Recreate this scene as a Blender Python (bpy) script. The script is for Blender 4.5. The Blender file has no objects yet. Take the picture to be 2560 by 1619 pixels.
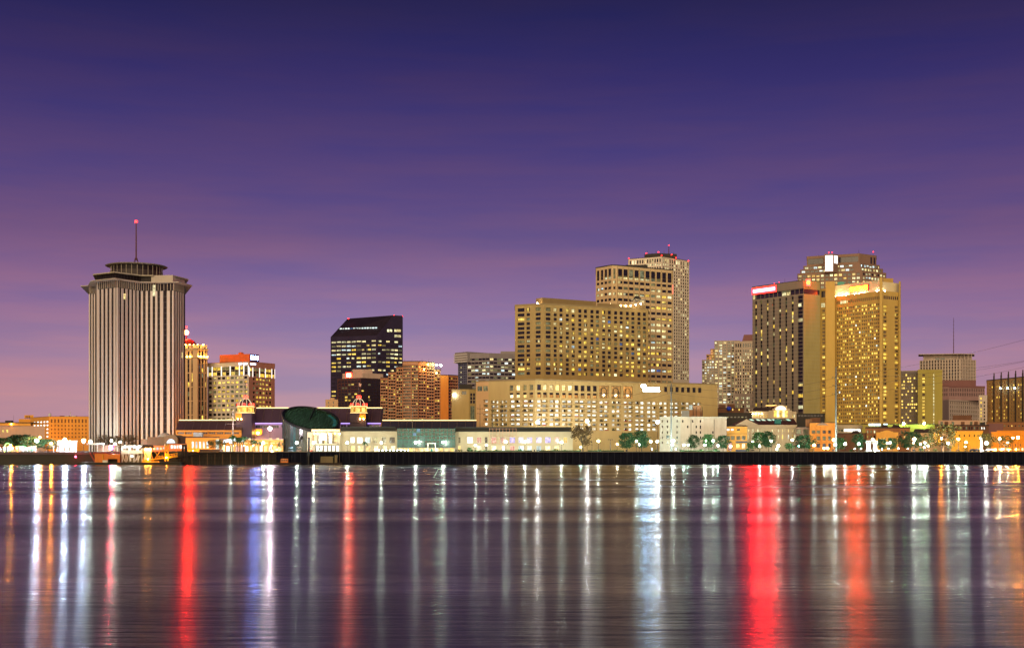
import bpy, bmesh, math, random
from mathutils import Vector, Matrix
R = math.radians
SC = bpy.context.scene
COL = SC.collection
# ------------------------------------------------------------------ camera
F, CX, HY, CH = 3150.0, 1280.0, 1120.0, 9.0      # focal length in photo pixels, horizon row, eye height
cam = bpy.data.objects.new('camera', bpy.data.cameras.new('camera')); COL.objects.link(cam)
cam.location = (0, 0, CH); cam.rotation_euler = (R(90), 0, 0)
cam.data.sensor_width = 36; cam.data.lens = 36 * F / 2560; cam.data.shift_y = (HY - 809.5) / 2560
cam.data.clip_start = 1; cam.data.clip_end = 30000
SC.camera = cam
# ------------------------------------------------------------------ exposure
vs = SC.view_settings
SC.display_settings.display_device = 'sRGB'
vs.view_transform = 'Standard'; vs.look = 'None'; vs.gamma = 1; vs.use_curve_mapping = False
vs.exposure = 1.0
EXP = 2.0 ** vs.exposure
SC.cycles.use_denoising = True
SC.cycles.max_bounces = 5; SC.cycles.diffuse_bounces = 2; SC.cycles.glossy_bounces = 3
SC.cycles.transmission_bounces = 3; SC.cycles.transparent_max_bounces = 6
SC.cycles.sample_clamp_indirect = 4.0; SC.cycles.caustics_reflective = False; SC.cycles.caustics_refractive = False
SC.cycles.use_light_tree = True
def lin(r, g, b):
    f = lambda v: (v / 255 / 12.92) if v / 255 <= 0.04045 else ((v / 255 + 0.055) / 1.055) ** 2.4
    return (f(r), f(g), f(b))
# ------------------------------------------------------------------ world: dusk sky
W = bpy.data.worlds.new('World'); SC.world = W; W.use_nodes = True
nt = W.node_tree; nt.nodes.clear()
def N(t, typ, **kw):
    n = t.nodes.new(typ)
    for k, v in kw.items(): setattr(n, k, v)
    return n
def ramp_set(n, stops):
    e = n.color_ramp.elements
    while len(e) > 1: e.remove(e[-1])
    e[0].position = stops[0][0]; e[0].color = (*stops[0][1], 1)
    for p, c in stops[1:]:
        k = e.new(p); k.color = (*c, 1)
tc = N(nt, 'ShaderNodeTexCoord'); sx = N(nt, 'ShaderNodeSeparateXYZ')
nt.links.new(tc.outputs['Generated'], sx.inputs[0])
rm = N(nt, 'ShaderNodeValToRGB')
sky_rows = [(1120, (186, 154, 164)), (1000, (182, 150, 165)), (900, (172, 141, 166)), (780, (148, 119, 157)),
            (690, (130, 103, 146)), (600, (112, 88, 133)), (500, (95, 76, 127)), (400, (80, 66, 121)), (200, (58, 49, 103)), (20, (40, 37, 83)), (-100, (34, 31, 72))]
stops = [(0.0, tuple(c * 0.55 / EXP for c in lin(150, 115, 130)))]
for py, c in sky_rows:
    t = math.atan((HY - py) / F); stops.append((0.02 + math.sin(t) / 0.8 * 0.98, tuple(v / EXP for v in lin(*c))))
stops.append((0.75, tuple(v / EXP for v in lin(28, 25, 58)))); stops.append((1.0, tuple(v / EXP for v in lin(24, 20, 52))))
ramp_set(rm, stops)
mp = N(nt, 'ShaderNodeMapRange'); mp.inputs[1].default_value = -0.0163; mp.inputs[2].default_value = 0.8
nt.links.new(sx.outputs['Z'], mp.inputs[0]); nt.links.new(mp.outputs[0], rm.inputs[0])
# thin streaks of high cloud
mapn = N(nt, 'ShaderNodeMapping'); mapn.inputs['Scale'].default_value = (1.5, 1.5, 14.0); mapn.inputs['Rotation'].default_value = (0, R(9), 0)
nt.links.new(tc.outputs['Generated'], mapn.inputs[0])
nz = N(nt, 'ShaderNodeTexNoise'); nz.inputs['Scale'].default_value = 2.6; nz.inputs['Detail'].default_value = 6; nz.inputs['Roughness'].default_value = 0.55
nt.links.new(mapn.outputs[0], nz.inputs['Vector'])
cr = N(nt, 'ShaderNodeValToRGB'); ramp_set(cr, [(0.36, (0, 0, 0)), (0.66, (1, 1, 1))]); nt.links.new(nz.outputs['Fac'], cr.inputs[0])
m1 = N(nt, 'ShaderNodeMix', data_type='RGBA', blend_type='MULTIPLY')
tint = N(nt, 'ShaderNodeMix', data_type='RGBA'); tint.inputs['A'].default_value = (0.82, 0.90, 1.06, 1); tint.inputs['B'].default_value = (1.15, 1.03, 0.98, 1)
nt.links.new(cr.outputs[0], tint.inputs['Factor'])
m1.inputs['Factor'].default_value = 1.0
nt.links.new(rm.outputs[0], m1.inputs['A']); nt.links.new(tint.outputs['Result'], m1.inputs['B'])
# the glow is rosier towards both ends of the city
ab = N(nt, 'ShaderNodeMath', operation='ABSOLUTE'); nt.links.new(sx.outputs['X'], ab.inputs[0])
me_ = N(nt, 'ShaderNodeMapRange'); me_.inputs[1].default_value = 0.12; me_.inputs[2].default_value = 0.42; nt.links.new(ab.outputs[0], me_.inputs[0])
ed = N(nt, 'ShaderNodeMix', data_type='RGBA'); ed.inputs['A'].default_value = (1, 1, 1, 1); ed.inputs['B'].default_value = (1.0, 0.82, 0.80, 1); 
mz = N(nt, 'ShaderNodeMapRange'); mz.inputs[1].default_value = 0.06; mz.inputs[2].default_value = 0.20; mz.inputs[3].default_value = 1.0; mz.inputs[4].default_value = 0.25; nt.links.new(sx.outputs['Z'], mz.inputs[0])
mq = N(nt, 'ShaderNodeMath', operation='MULTIPLY'); nt.links.new(me_.outputs[0], mq.inputs[0]); nt.links.new(mz.outputs[0], mq.inputs[1]); nt.links.new(mq.outputs[0], ed.inputs['Factor'])
m3 = N(nt, 'ShaderNodeMix', data_type='RGBA', blend_type='MULTIPLY'); m3.inputs['Factor'].default_value = 1.0
nt.links.new(m1.outputs['Result'], m3.inputs['A']); nt.links.new(ed.outputs['Result'], m3.inputs['B'])
sky = N(nt, 'ShaderNodeTexSky'); sky.sky_type = 'NISHITA'; sky.sun_disc = False
SUN_EL, SUN_AZ = 9.0, -10.0         # the last glow behind the camera, degrees above the horizon / to the right
sky.sun_elevation = R(-4); sky.sun_rotation = R(180 - SUN_AZ)
m2 = N(nt, 'ShaderNodeMix', data_type='RGBA', blend_type='ADD'); m2.inputs['Factor'].default_value = 0.03
nt.links.new(m3.outputs['Result'], m2.inputs['A']); nt.links.new(sky.outputs[0], m2.inputs['B'])
bg = N(nt, 'ShaderNodeBackground'); bg.inputs['Strength'].default_value = 1.0
ow = N(nt, 'ShaderNodeOutputWorld')
nt.links.new(m2.outputs['Result'], bg.inputs[0]); nt.links.new(bg.outputs[0], ow.inputs[0])
# ------------------------------------------------------------------ the dim warm glow from behind the camera
sun = bpy.data.objects.new('sun', bpy.data.lights.new('sun', 'SUN')); COL.objects.link(sun)
sun.data.energy = 1.65; sun.data.angle = R(50); sun.data.color = (1.0, 0.76, 0.39)
dv = Vector((-math.sin(R(SUN_AZ)) * math.cos(R(SUN_EL)), math.cos(R(SUN_AZ)) * math.cos(R(SUN_EL)), -math.sin(R(SUN_EL))))
sun.rotation_euler = dv.to_track_quat('-Z', 'Y').to_euler()
sun.location = (-60, -300, 150)
# ------------------------------------------------------------------ coordinates
def P(px, Y): return Vector(((px - CX) / F * Y, Y))
def Z(py, Y): return CH + (HY - py) / F * Y
def Yz(py, z): return (z - CH) * F / (HY - py)
def P3(px, py, Y): return Vector(((px - CX) / F * Y, Y, Z(py, Y)))
def roofline(z, pts): return [P(px, Yz(py, z)) for px, py in pts]      # plan of a flat roof from its edge in the photo
GZ = 7.0                                                              # height of the city ground above the river
# ------------------------------------------------------------------ materials
MATS = {}
def mat(name, col, rough=0.8, var=0.12, scale=0.15, metal=0.0, bump=0.0, streak=True, spec=0.3):
    if name in MATS: return MATS[name]
    m = bpy.data.materials.new(name); m.use_nodes = True; t = m.node_tree; b = t.nodes['Principled BSDF']
    b.inputs['Roughness'].default_value = rough; b.inputs['Metallic'].default_value = metal
    b.inputs['Specular IOR Level'].default_value = spec
    if var > 0:
        c = N(t, 'ShaderNodeTexCoord'); mp = N(t, 'ShaderNodeMapping')
        mp.inputs['Scale'].default_value = (scale, scale, scale * (0.25 if streak else 1)); t.links.new(c.outputs['Object'], mp.inputs[0])
        n = N(t, 'ShaderNodeTexNoise'); n.inputs['Scale'].default_value = 1.0; n.inputs['Detail'].default_value = 6; n.inputs['Roughness'].default_value = 0.65
        t.links.new(mp.outputs[0], n.inputs['Vector'])
        rp = N(t, 'ShaderNodeValToRGB')
        ramp_set(rp, [(0.25, tuple(v * (1 - var * 1.6) for v in col)), (0.5, tuple(col)), (0.75, tuple(min(0.9, v * (1 + var)) for v in col))])
        t.links.new(n.outputs['Fac'], rp.inputs[0]); t.links.new(rp.outputs[0], b.inputs['Base Color'])
        if bump:
            bp = N(t, 'ShaderNodeBump'); bp.inputs['Strength'].default_value = bump; bp.inputs['Distance'].default_value = 0.1
            t.links.new(n.outputs['Fac'], bp.inputs['Height']); t.links.new(bp.outputs[0], b.inputs['Normal'])
    else:
        b.inputs['Base Color'].default_value = (*col, 1)
    MATS[name] = m; return m
def emit(name, col, strength, sample=True):
    if name in MATS: return MATS[name]
    m = bpy.data.materials.new(name); m.use_nodes = True; t = m.node_tree; b = t.nodes['Principled BSDF']
    b.inputs['Base Color'].default_value = (0.3, 0.3, 0.3, 1); b.inputs['Roughness'].default_value = 0.5
    b.inputs['Emission Color'].default_value = (*col, 1); b.inputs['Emission Strength'].default_value = strength
    m.cycles.emission_sampling = 'FRONT' if sample else 'NONE'
    MATS[name] = m; return m
def lit(name, c1, c2, s1, s2):
    """a lamp-lit room seen through the pane: colour and brightness differ from room to room, mottled by what stands in the room"""
    m = bpy.data.materials.new(name); m.use_nodes = True; t = m.node_tree; b = t.nodes['Principled BSDF']
    b.inputs['Base Color'].default_value = (0.02, 0.02, 0.02, 1); b.inputs['Roughness'].default_value = 0.2
    oi = N(t, 'ShaderNodeObjectInfo'); mx = N(t, 'ShaderNodeMix', data_type='RGBA')
    mx.inputs['A'].default_value = (*c1, 1); mx.inputs['B'].default_value = (*c2, 1); t.links.new(oi.outputs['Random'], mx.inputs['Factor'])
    ml = N(t, 'ShaderNodeMath', operation='MULTIPLY'); ml.inputs[1].default_value = 7.31; t.links.new(oi.outputs['Random'], ml.inputs[0])
    fr = N(t, 'ShaderNodeMath', operation='FRACT'); t.links.new(ml.outputs[0], fr.inputs[0])
    mr = N(t, 'ShaderNodeMapRange'); mr.inputs[3].default_value = s1; mr.inputs[4].default_value = s2; t.links.new(fr.outputs[0], mr.inputs[0])
    g = N(t, 'ShaderNodeNewGeometry'); n = N(t, 'ShaderNodeTexNoise'); n.inputs['Scale'].default_value = 0.55; n.inputs['Detail'].default_value = 2
    t.links.new(g.outputs['Position'], n.inputs['Vector'])
    mr2 = N(t, 'ShaderNodeMapRange'); mr2.inputs[1].default_value = 0.3; mr2.inputs[2].default_value = 0.7; mr2.inputs[3].default_value = 0.35; mr2.inputs[4].default_value = 1.35
    t.links.new(n.outputs['Fac'], mr2.inputs[0])
    mm = N(t, 'ShaderNodeMath', operation='MULTIPLY'); t.links.new(mr.outputs[0], mm.inputs[0]); t.links.new(mr2.outputs[0], mm.inputs[1])
    t.links.new(mx.outputs['Result'], b.inputs['Emission Color']); t.links.new(mm.outputs[0], b.inputs['Emission Strength'])
    m.cycles.emission_sampling = 'NONE'; MATS[name] = m; return m
def glass(name, col, rough=0.12):
    m = mat(name, col, rough, 0); m.node_tree.nodes['Principled BSDF'].inputs['Specular IOR Level'].default_value = 0.5; return m
lit('lit_warm', (1.0, 0.50, 0.05), (1.0, 0.74, 0.22), 0.35, 0.85)
lit('lit_gold', (1.0, 0.62, 0.06), (1.0, 0.70, 0.14), 0.4, 0.9)
lit('lit_pale', (1.0, 0.74, 0.26), (0.98, 0.95, 0.55), 0.28, 0.8)
lit('lit_cool', (0.72, 0.95, 1.0), (0.9, 1.0, 0.85), 0.4, 1.0)
lit('lit_dim', (0.55, 0.42, 0.12), (0.40, 0.42, 0.22), 0.10, 0.26)
lit('lit_blue', (0.16, 0.30, 1.0), (0.2, 0.5, 1.0), 0.10, 0.25)
lit('lit_red', (1.0, 0.30, 0.10), (1.0, 0.5, 0.2), 0.35, 0.7)
lit('lit_white', (1.0, 0.93, 0.78), (0.98, 1.0, 0.9), 0.9, 2.2)
lit('lit_teal', (0.03, 0.50, 0.38), (0.03, 0.36, 0.42), 0.05, 0.14)
mat('pane_tan', (0.22, 0.155, 0.10), 0.45, 0.3, 0.4); glass('pane_dark', (0.010, 0.009, 0.016)); glass('pane_violet', (0.030, 0.022, 0.045), 0.2)
KIND = {'.': 'pane_dark', 'o': 'lit_warm', 'g': 'lit_gold', 'p': 'lit_pale', 'c': 'lit_cool', 'd': 'lit_dim', 'b': 'lit_blue', 'r': 'lit_red', 'w': 'lit_white', 'v': 'pane_violet', 't': 'lit_teal', 'm': 'pane_tan'}
# ------------------------------------------------------------------ mesh building
def setp(o, label=None, cat=None, group=None, kind=None):
    for k, v in (('label', label), ('category', cat), ('group', group), ('kind', kind)):
        if v: o[k] = v
    return o
class MB:
    def __init__(s): s.v, s.f, s.m, s.mats = [], [], [], []
    def mi(s, m):
        m = MATS[m] if isinstance(m, str) else m
        if m not in s.mats: s.mats.append(m)
        return s.mats.index(m)
    def face(s, pts, m):
        i = len(s.v); s.v += [tuple(p) for p in pts]; s.f.append(tuple(range(i, i + len(pts)))); s.m.append(s.mi(m))
    def box(s, c, d, m, rz=0.0, taper=1.0):
        """box centred on c in plan, standing from c.z to c.z + d.z"""
        ca, sa = math.cos(rz), math.sin(rz); hx, hy = d[0] / 2, d[1] / 2
        q = []
        for k, z in ((1.0, 0), (taper, d[2])):
            for x, y in ((-hx, -hy), (hx, -hy), (hx, hy), (-hx, hy)):
                x *= k; y *= k; q.append((c[0] + x * ca - y * sa, c[1] + x * sa + y * ca, c[2] + z))
        i = len(s.v); s.v += q; k = s.mi(m)
        for f in ((3, 2, 1, 0), (4, 5, 6, 7), (0, 1, 5, 4), (1, 2, 6, 5), (2, 3, 7, 6), (3, 0, 4, 7)):
            s.f.append(tuple(i + j for j in f)); s.m.append(k)
    def bar(s, a, b, w, m, n=4, w2=None):
        """straight bar from a to b with n sides"""
        a, b = Vector(a), Vector(b); d = (b - a)
        if d.length < 1e-6: return
        d.normalize(); x = d.orthogonal().normalized(); y = d.cross(x); w2 = w if w2 is None else w2
        i = len(s.v); k = s.mi(m)
        for p, r in ((a, w), (b, w2)):
            for j in range(n):
                t = 2 * math.pi * (j + 0.5) / n; s.v.append(tuple(p + (x * math.cos(t) + y * math.sin(t)) * r))
        for j in range(n):
            s.f.append((i + j, i + (j + 1) % n, i + n + (j + 1) % n, i + n + j)); s.m.append(k)
        s.f.append(tuple(i + j for j in reversed(range(n)))); s.m.append(k); s.f.append(tuple(i + n + j for j in range(n))); s.m.append(k)
    def prism(s, pts, z0, z1, m, top=None, cap=True, scale=1.0):
        n = len(pts); i = len(s.v); k = s.mi(m); kt = s.mi(top) if top else k
        cx = sum(p[0] for p in pts) / n; cy = sum(p[1] for p in pts) / n
        s.v += [(p[0], p[1], z0) for p in pts] + [(cx + (p[0] - cx) * scale, cy + (p[1] - cy) * scale, z1) for p in pts]
        for j in range(n):
            s.f.append((i + j, i + (j + 1) % n, i + n + (j + 1) % n, i + n + j)); s.m.append(k)
        if cap:
            s.f.append(tuple(i + n + j for j in range(n))); s.m.append(kt); s.f.append(tuple(i + j for j in reversed(range(n)))); s.m.append(k)
    def lathe(s, c, prof, m, n=20):
        """profile [(r, z)] turned about the vertical through c"""
        i = len(s.v); k = s.mi(m); L = len(prof)
        for r, z in prof:
            for j in range(n):
                t = 2 * math.pi * j / n; s.v.append((c[0] + r * math.cos(t), c[1] + r * math.sin(t), c[2] + z))
        for a in range(L - 1):
            for j in range(n):
                s.f.append((i + a * n + j, i + a * n + (j + 1) % n, i + (a + 1) * n + (j + 1) % n, i + (a + 1) * n + j)); s.m.append(k)
        s.f.append(tuple(i + j for j in reversed(range(n)))); s.m.append(k); s.f.append(tuple(i + (L - 1) * n + j for j in range(n))); s.m.append(k)
    def mesh(s, name, off=(0, 0, 0), smooth=False):
        me = bpy.data.meshes.new(name)
        me.from_pydata([(x - off[0], y - off[1], z - off[2]) for x, y, z in s.v], [], s.f)
        for m in s.mats: me.materials.append(m)
        me.polygons.foreach_set('material_index', s.m)
        if smooth: me.polygons.foreach_set('use_smooth', [True] * len(me.polygons))
        me.update(); return me
    def build(s, name, parent=None, at=None, smooth=False):
        """one mesh object; world-space vertices; origin at the root's base (parts) or at `at`"""
        if parent is not None:
            off = root_of(parent).location
        else:
            off = Vector(at) if at is not None else Vector((0, 0, 0))
        o = bpy.data.objects.new(name, s.mesh(name, off, smooth)); COL.objects.link(o)
        if parent is not None: o.parent = parent
        else: o.location = off
        return o
def root_of(o):
    while o.parent: o = o.parent
    return o
def empty(name, loc, label, cat, group=None):
    e = bpy.data.objects.new(name, None); COL.objects.link(e); e.location = loc; e.empty_display_size = 1
    return setp(e, label, cat, group)
def place(me, name, loc, rz, parent):
    o = bpy.data.objects.new(name, me); COL.objects.link(o)
    o.location = Vector(loc) - root_of(parent).location; o.rotation_euler = (0, 0, rz); o.parent = parent
    return o
# ------------------------------------------------------------------ windows
WM = {}
def rect_faces(mb, x0, x1, z0, z1, y, m): mb.face([(x0, y, z0), (x1, y, z0), (x1, y, z1), (x0, y, z1)], m)
def window_mesh(w, h, kind, style, frame):
    """pane with frame; local x right, z up, y inward. style: how the pane is divided and what hangs behind it"""
    key = (round(w, 2), round(h, 2), kind, style, frame)
    if key in WM: return WM[key]
    mb = MB(); t = min(0.16, 0.08 * w); hw = w / 2; m = KIND[kind]; off = 'pane_dark' if kind != '.' else 'pane_dark'
    dim = 'lit_dim' if kind in 'ogpcdrw' else off
    if style == 'full': rect_faces(mb, -hw, hw, 0, h, 0, m)
    elif style == 'left': rect_faces(mb, -hw, w * 0.1, 0, h, 0, m); rect_faces(mb, w * 0.1, hw, 0, h, 0, off)
    elif style == 'right': rect_faces(mb, -hw, -w * 0.12, 0, h, 0, dim); rect_faces(mb, -w * 0.12, hw, 0, h, 0, m)
    elif style == 'slit': rect_faces(mb, -hw, -w * 0.12, 0, h, 0, off); rect_faces(mb, -w * 0.12, w * 0.2, 0, h, 0, m); rect_faces(mb, w * 0.2, hw, 0, h, 0, off)
    elif style == 'low': rect_faces(mb, -hw, hw, 0, h * 0.6, 0, m); rect_faces(mb, -hw, hw, h * 0.6, h, 0, dim)
    elif style == 'top': rect_faces(mb, -hw, hw, h * 0.4, h, 0, m); rect_faces(mb, -hw, hw, 0, h * 0.4, 0, dim)
    y = -0.10
    for x0, x1, z0, z1 in ((-hw, hw, 0, t), (-hw, hw, h - t, h), (-hw, -hw + t, t, h - t), (hw - t, hw, t, h - t)): rect_faces(mb, x0, x1, z0, z1, y, frame)
    for x in (-hw + t, hw - t): mb.face([(x, y, t), (x, 0, t), (x, 0, h - t), (x, y, h - t)], frame)
    mb.face([(-hw + t, y, t), (hw - t, y, t), (hw - t, 0, t), (-hw + t, 0, t)], frame)
    n = 3 if w > 4.2 else 2 if w > 2 else 1
    for k in range(1, n):
        x = -hw + w * k / n; rect_faces(mb, x - t * 0.4, x + t * 0.4, t, h - t, y, frame)
    WM[key] = mb.mesh('window'); return WM[key]
mat('frame_dark', (0.035, 0.028, 0.028), 0.5, 0); mat('frame_tan', (0.46, 0.32, 0.14), 0.6, 0); mat('frame_pale', (0.45, 0.40, 0.34), 0.6, 0); mat('frame_black', (0.012, 0.012, 0.014), 0.4, 0)
class Face:
    """a vertical wall plane from a to b, left to right as the river sees it"""
    def __init__(s, a, b, z0, z1, wall):
        s.a, s.b = Vector(a), Vector(b); s.L = (s.b - s.a).length; s.d = (s.b - s.a) / s.L; s.n = Vector((s.d.y, -s.d.x))
        s.z0, s.z1, s.wall, s.rects = z0, z1, wall, []
        s.rz = math.atan2(s.d.y, s.d.x)
    def u(s, px):
        r = Vector(((px - CX) / F, 1.0))       # a + d u = t r
        det = s.d.x * r.y - s.d.y * r.x
        return (-s.a.x * r.y + s.a.y * r.x) / det
    def Y(s, px): return s.a.y + s.d.y * s.u(px)
    def z(s, px, py): return Z(py, s.Y(px))
    def pt(s, u, inn=0.0): return s.a + s.d * u - s.n * inn
    def p3(s, u, z, inn=0.0): q = s.pt(u, inn); return (q.x, q.y, z)
    def glow(s, mb, u0, u1, z0, z1, out, m, frame='steel_dark'):
        """a light box: dark case on the wall, only its front gives light"""
        s.slab(mb, u0, u1, z0, z1, out, frame); e = 0.15
        mb.face([s.p3(u0 + e, z0 + e, -out - 0.04), s.p3(u1 - e, z0 + e, -out - 0.04), s.p3(u1 - e, z1 - e, -out - 0.04), s.p3(u0 + e, z1 - e, -out - 0.04)], m)
    def slab(s, mb, u0, u1, z0, z1, out, m, back=0.0):
        """box on the wall standing `out` proud of it (starts 2 mm behind the surface)"""
        q = [s.pt(u0, -out), s.pt(u1, -out), s.pt(u1, back + 0.002), s.pt(u0, back + 0.002)]
        mb.prism(q, z0, z1, m)
class Bld:
    def __init__(s, name, label, base, cat='building', group=None):
        s.root = empty(name, (base[0], base[1], GZ), label, cat, group); s.faces, s.wins, s.bodies = [], [], []; s.rng = random.Random(name + label)
        s.frame = 'frame_dark'
    def body(s, pts, z0, z1, m, roof=None, depth=40, part='wall', parapet=0.0, back=None):
        q = [Vector(p) for p in pts]
        bk = [p + p / p.y * depth for p in reversed(q)] if back is None else [Vector(p) for p in back]
        ring = q + bk; fs = []
        for i in range(len(q) - 1): fs.append(Face(q[i], q[i + 1], z0, z1, m))
        s.bodies.append((ring, len(q) - 1, fs, z0, z1, m, roof or m, part, parapet)); s.faces += fs
        return fs
    def win(s, f, u0, u1, z0, z1, kind='.', style='full', depth=0.35, frame=None):
        u0, u1 = max(u0, 0.05), min(u1, f.L - 0.05)
        if u1 - u0 < 0.3: return
        f.rects.append((u0, u1, z0, z1, depth)); s.wins.append((f, u0, u1, z0, z1, kind, style, depth, frame or s.frame))
    def grid(s, f, cols, rows, ref, pat=None, prob=0.3, kinds='o', dim=0.1, depth=0.35, skip=None, frame=None):
        """cols: [(px0, px1)], rows: [(py0, py1)] measured at photo column ref"""
        for j, (y0, y1) in enumerate(rows):
            zb, zt = f.z(ref, y1), f.z(ref, y0)
            for i, (x0, x1) in enumerate(cols):
                if skip and skip(i, j): continue
                if pat is not None:
                    k = pat[j % len(pat)][i % len(pat[j % len(pat)])]
                else:
                    pr = prob[j % len(prob)] if isinstance(prob, (list, tuple)) else prob
                    r = s.rng.random(); k = s.rng.choice(kinds) if r < pr else ('d' if r < pr + dim else '.')
                if k == ' ': continue
                st = s.rng.choice(['full', 'full', 'full', 'left', 'right', 'low', 'top']) if k in 'ogpcr' else ('full' if k != 'l' else 'slit')
                if k == 'l': k = 'p'
                s.win(f, f.u(x0), f.u(x1), zb, zt, k, st, depth, frame)
    def finish(s, limit=300):
        for ring, nvis, fs, z0, z1, m, roof, part, par in s.bodies:
            mb = MB()
            for f in fs: wall_holes(mb, f)
            n = len(ring)
            for i in range(nvis, n):
                a, b = ring[i], ring[(i + 1) % n]; mb.face([(a.x, a.y, z0), (b.x, b.y, z0), (b.x, b.y, z1), (a.x, a.y, z1)], m)
            o = mb.build(part, s.root)
            rb = MB()
            if par > 0:
                c = sum(ring, Vector((0, 0))) / n
                inner = [p + (c - p).normalized() * 0.8 for p in ring]; outer = [p - (c - p).normalized() * 0.25 for p in ring]
                for i in range(n):
                    j = (i + 1) % n
                    A, B, C, D = outer[i], outer[j], inner[j], inner[i]
                    rb.face([(A.x, A.y, z1 - par * 0.4), (B.x, B.y, z1 - par * 0.4), (B.x, B.y, z1 + par), (A.x, A.y, z1 + par)], roof)
                    rb.face([(A.x, A.y, z1 + par), (B.x, B.y, z1 + par), (C.x, C.y, z1 + par), (D.x, D.y, z1 + par)], roof)
                    rb.face([(D.x, D.y, z1 + 0.01), (C.x, C.y, z1 + 0.01), (C.x, C.y, z1 + par), (D.x, D.y, z1 + par)], roof)
            rb.face([(p.x, p.y, z1) for p in ring], roof)
            rb.build('roof', s.root)
        ws = sorted(s.wins, key=lambda w: -(w[2] - w[1]) * (w[4] - w[3])) if len(s.wins) > limit else s.wins
        rest = MB()
        for q, (f, u0, u1, z0, z1, kind, style, depth, frame) in enumerate(ws):
            me = window_mesh(u1 - u0, z1 - z0, kind, style, frame); um = (u0 + u1) / 2
            if q < limit: place(me, 'window', f.p3(um, z0, depth), f.rz, s.root)
            else:
                base = Vector(f.p3(um, z0, depth)); ca, sa = math.cos(f.rz), math.sin(f.rz)
                for p in me.polygons:
                    rest.face([(base.x + me.vertices[i].co.x * ca - me.vertices[i].co.y * sa, base.y + me.vertices[i].co.x * sa + me.vertices[i].co.y * ca, base.z + me.vertices[i].co.z) for i in p.vertices], me.materials[p.material_index])
        if rest.f: setp(rest.build('small_windows', s.root), kind='stuff')
        return s
def wall_holes(mb, f):
    us = sorted({0.0, f.L} | {round(v, 4) for r in f.rects for v in r[:2]}); zs = sorted({f.z0, f.z1} | {round(v, 4) for r in f.rects for v in r[2:4] if f.z0 < v < f.z1})
    ui = {u: i for i, u in enumerate(us)}; zi = {z: i for i, z in enumerate(zs)}; hole = set()
    for r in f.rects:
        a, b = ui.get(round(r[0], 4)), ui.get(round(r[1], 4)); c, d = zi.get(round(r[2], 4), 0), zi.get(round(r[3], 4), len(zs) - 1)
        for i in range(a, b):
            for j in range(c, d): hole.add((i, j))
    for j in range(len(zs) - 1):
        i = 0
        while i < len(us) - 1:
            if (i, j) in hole: i += 1; continue
            k = i
            while k < len(us) - 1 and (k, j) not in hole: k += 1
            mb.face([f.p3(us[i], zs[j]), f.p3(us[k], zs[j]), f.p3(us[k], zs[j + 1]), f.p3(us[i], zs[j + 1])], f.wall); i = k
    for u0, u1, z0, z1, dp in f.rects:
        if dp == 2.2:                                   # open parking deck: sill, then the floor lies lower behind a parapet
            zf = z0 - 0.8
            mb.face([f.p3(u0, z0), f.p3(u1, z0), f.p3(u1, z0, 0.25), f.p3(u0, z0, 0.25)], f.wall); mb.face([f.p3(u0, zf, 0.25), f.p3(u1, zf, 0.25), f.p3(u1, z0, 0.25), f.p3(u0, z0, 0.25)], f.wall)
            mb.face([f.p3(u0, zf, 0.25), f.p3(u1, zf, 0.25), f.p3(u1, zf, dp), f.p3(u0, zf, dp)], f.wall); mb.face([f.p3(u0, zf, dp), f.p3(u1, zf, dp), f.p3(u1, z0, dp), f.p3(u0, z0, dp)], f.wall)
        else: mb.face([f.p3(u0, z0), f.p3(u1, z0), f.p3(u1, z0, dp), f.p3(u0, z0, dp)], f.wall)
        mb.face([f.p3(u0, z1, dp), f.p3(u1, z1, dp), f.p3(u1, z1), f.p3(u0, z1)], f.wall)
        mb.face([f.p3(u0, z0), f.p3(u0, z0, dp), f.p3(u0, z1, dp), f.p3(u0, z1)], f.wall)
        mb.face([f.p3(u1, z0, dp), f.p3(u1, z0), f.p3(u1, z1), f.p3(u1, z1, dp)], f.wall)
def cols(c0, pitch, n, w): return [(c0 + i * pitch - w / 2, c0 + i * pitch + w / 2) for i in range(n)]
rows = cols
def band(c0, c1, n, w): return cols(c0, (c1 - c0) / (n - 1) if n > 1 else 0, n, w)
SPH = {}
def ball(mb, c, r, m, sub=1):
    if sub not in SPH:
        bm = bmesh.new(); bmesh.ops.create_icosphere(bm, subdivisions=sub, radius=1); SPH[sub] = ([v.co.copy() for v in bm.verts], [[v.index for v in f.verts] for f in bm.faces]); bm.free()
    vs_, fs_ = SPH[sub]; i = len(mb.v); k = mb.mi(m)
    mb.v += [(c[0] + v.x * r, c[1] + v.y * r, c[2] + v.z * r) for v in vs_]
    for f in fs_: mb.f.append(tuple(i + j for j in f)); mb.m.append(k)
emit('beacon_red', (1.0, 0.004, 0.006), 7.0)
mat('steel_dark', (0.03, 0.025, 0.03), 0.5, 0)
def beacon(b, px, py, Y, h=2.5, r=1.1):
    r *= 0.52
    """red aviation light on its stub mast; a part of the building"""
    p = P3(px, py, Y); mb = MB(); ball(mb, p, r, 'beacon_red', 1); mb.bar(p - Vector((0, 0, h)), p - Vector((0, 0, r * 0.8)), 0.15, 'steel_dark')
    mb.build('warning_light', b.root)
def mast(b, px, py0, py1, Y, r0, r1, m, name='mast', rungs=0):
    mb = MB(); a, t = P3(px, py0, Y), P3(px, py1, Y)
    mb.bar(a, t, r0, m, 6, r1)
    for k in range(rungs):
        q = a.lerp(t, (k + 1) / (rungs + 1)); mb.bar(q - Vector((0.9, 0, 0)), q + Vector((0.9, 0, 0)), 0.1, m)
    return mb.build(name, b.root)
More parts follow.
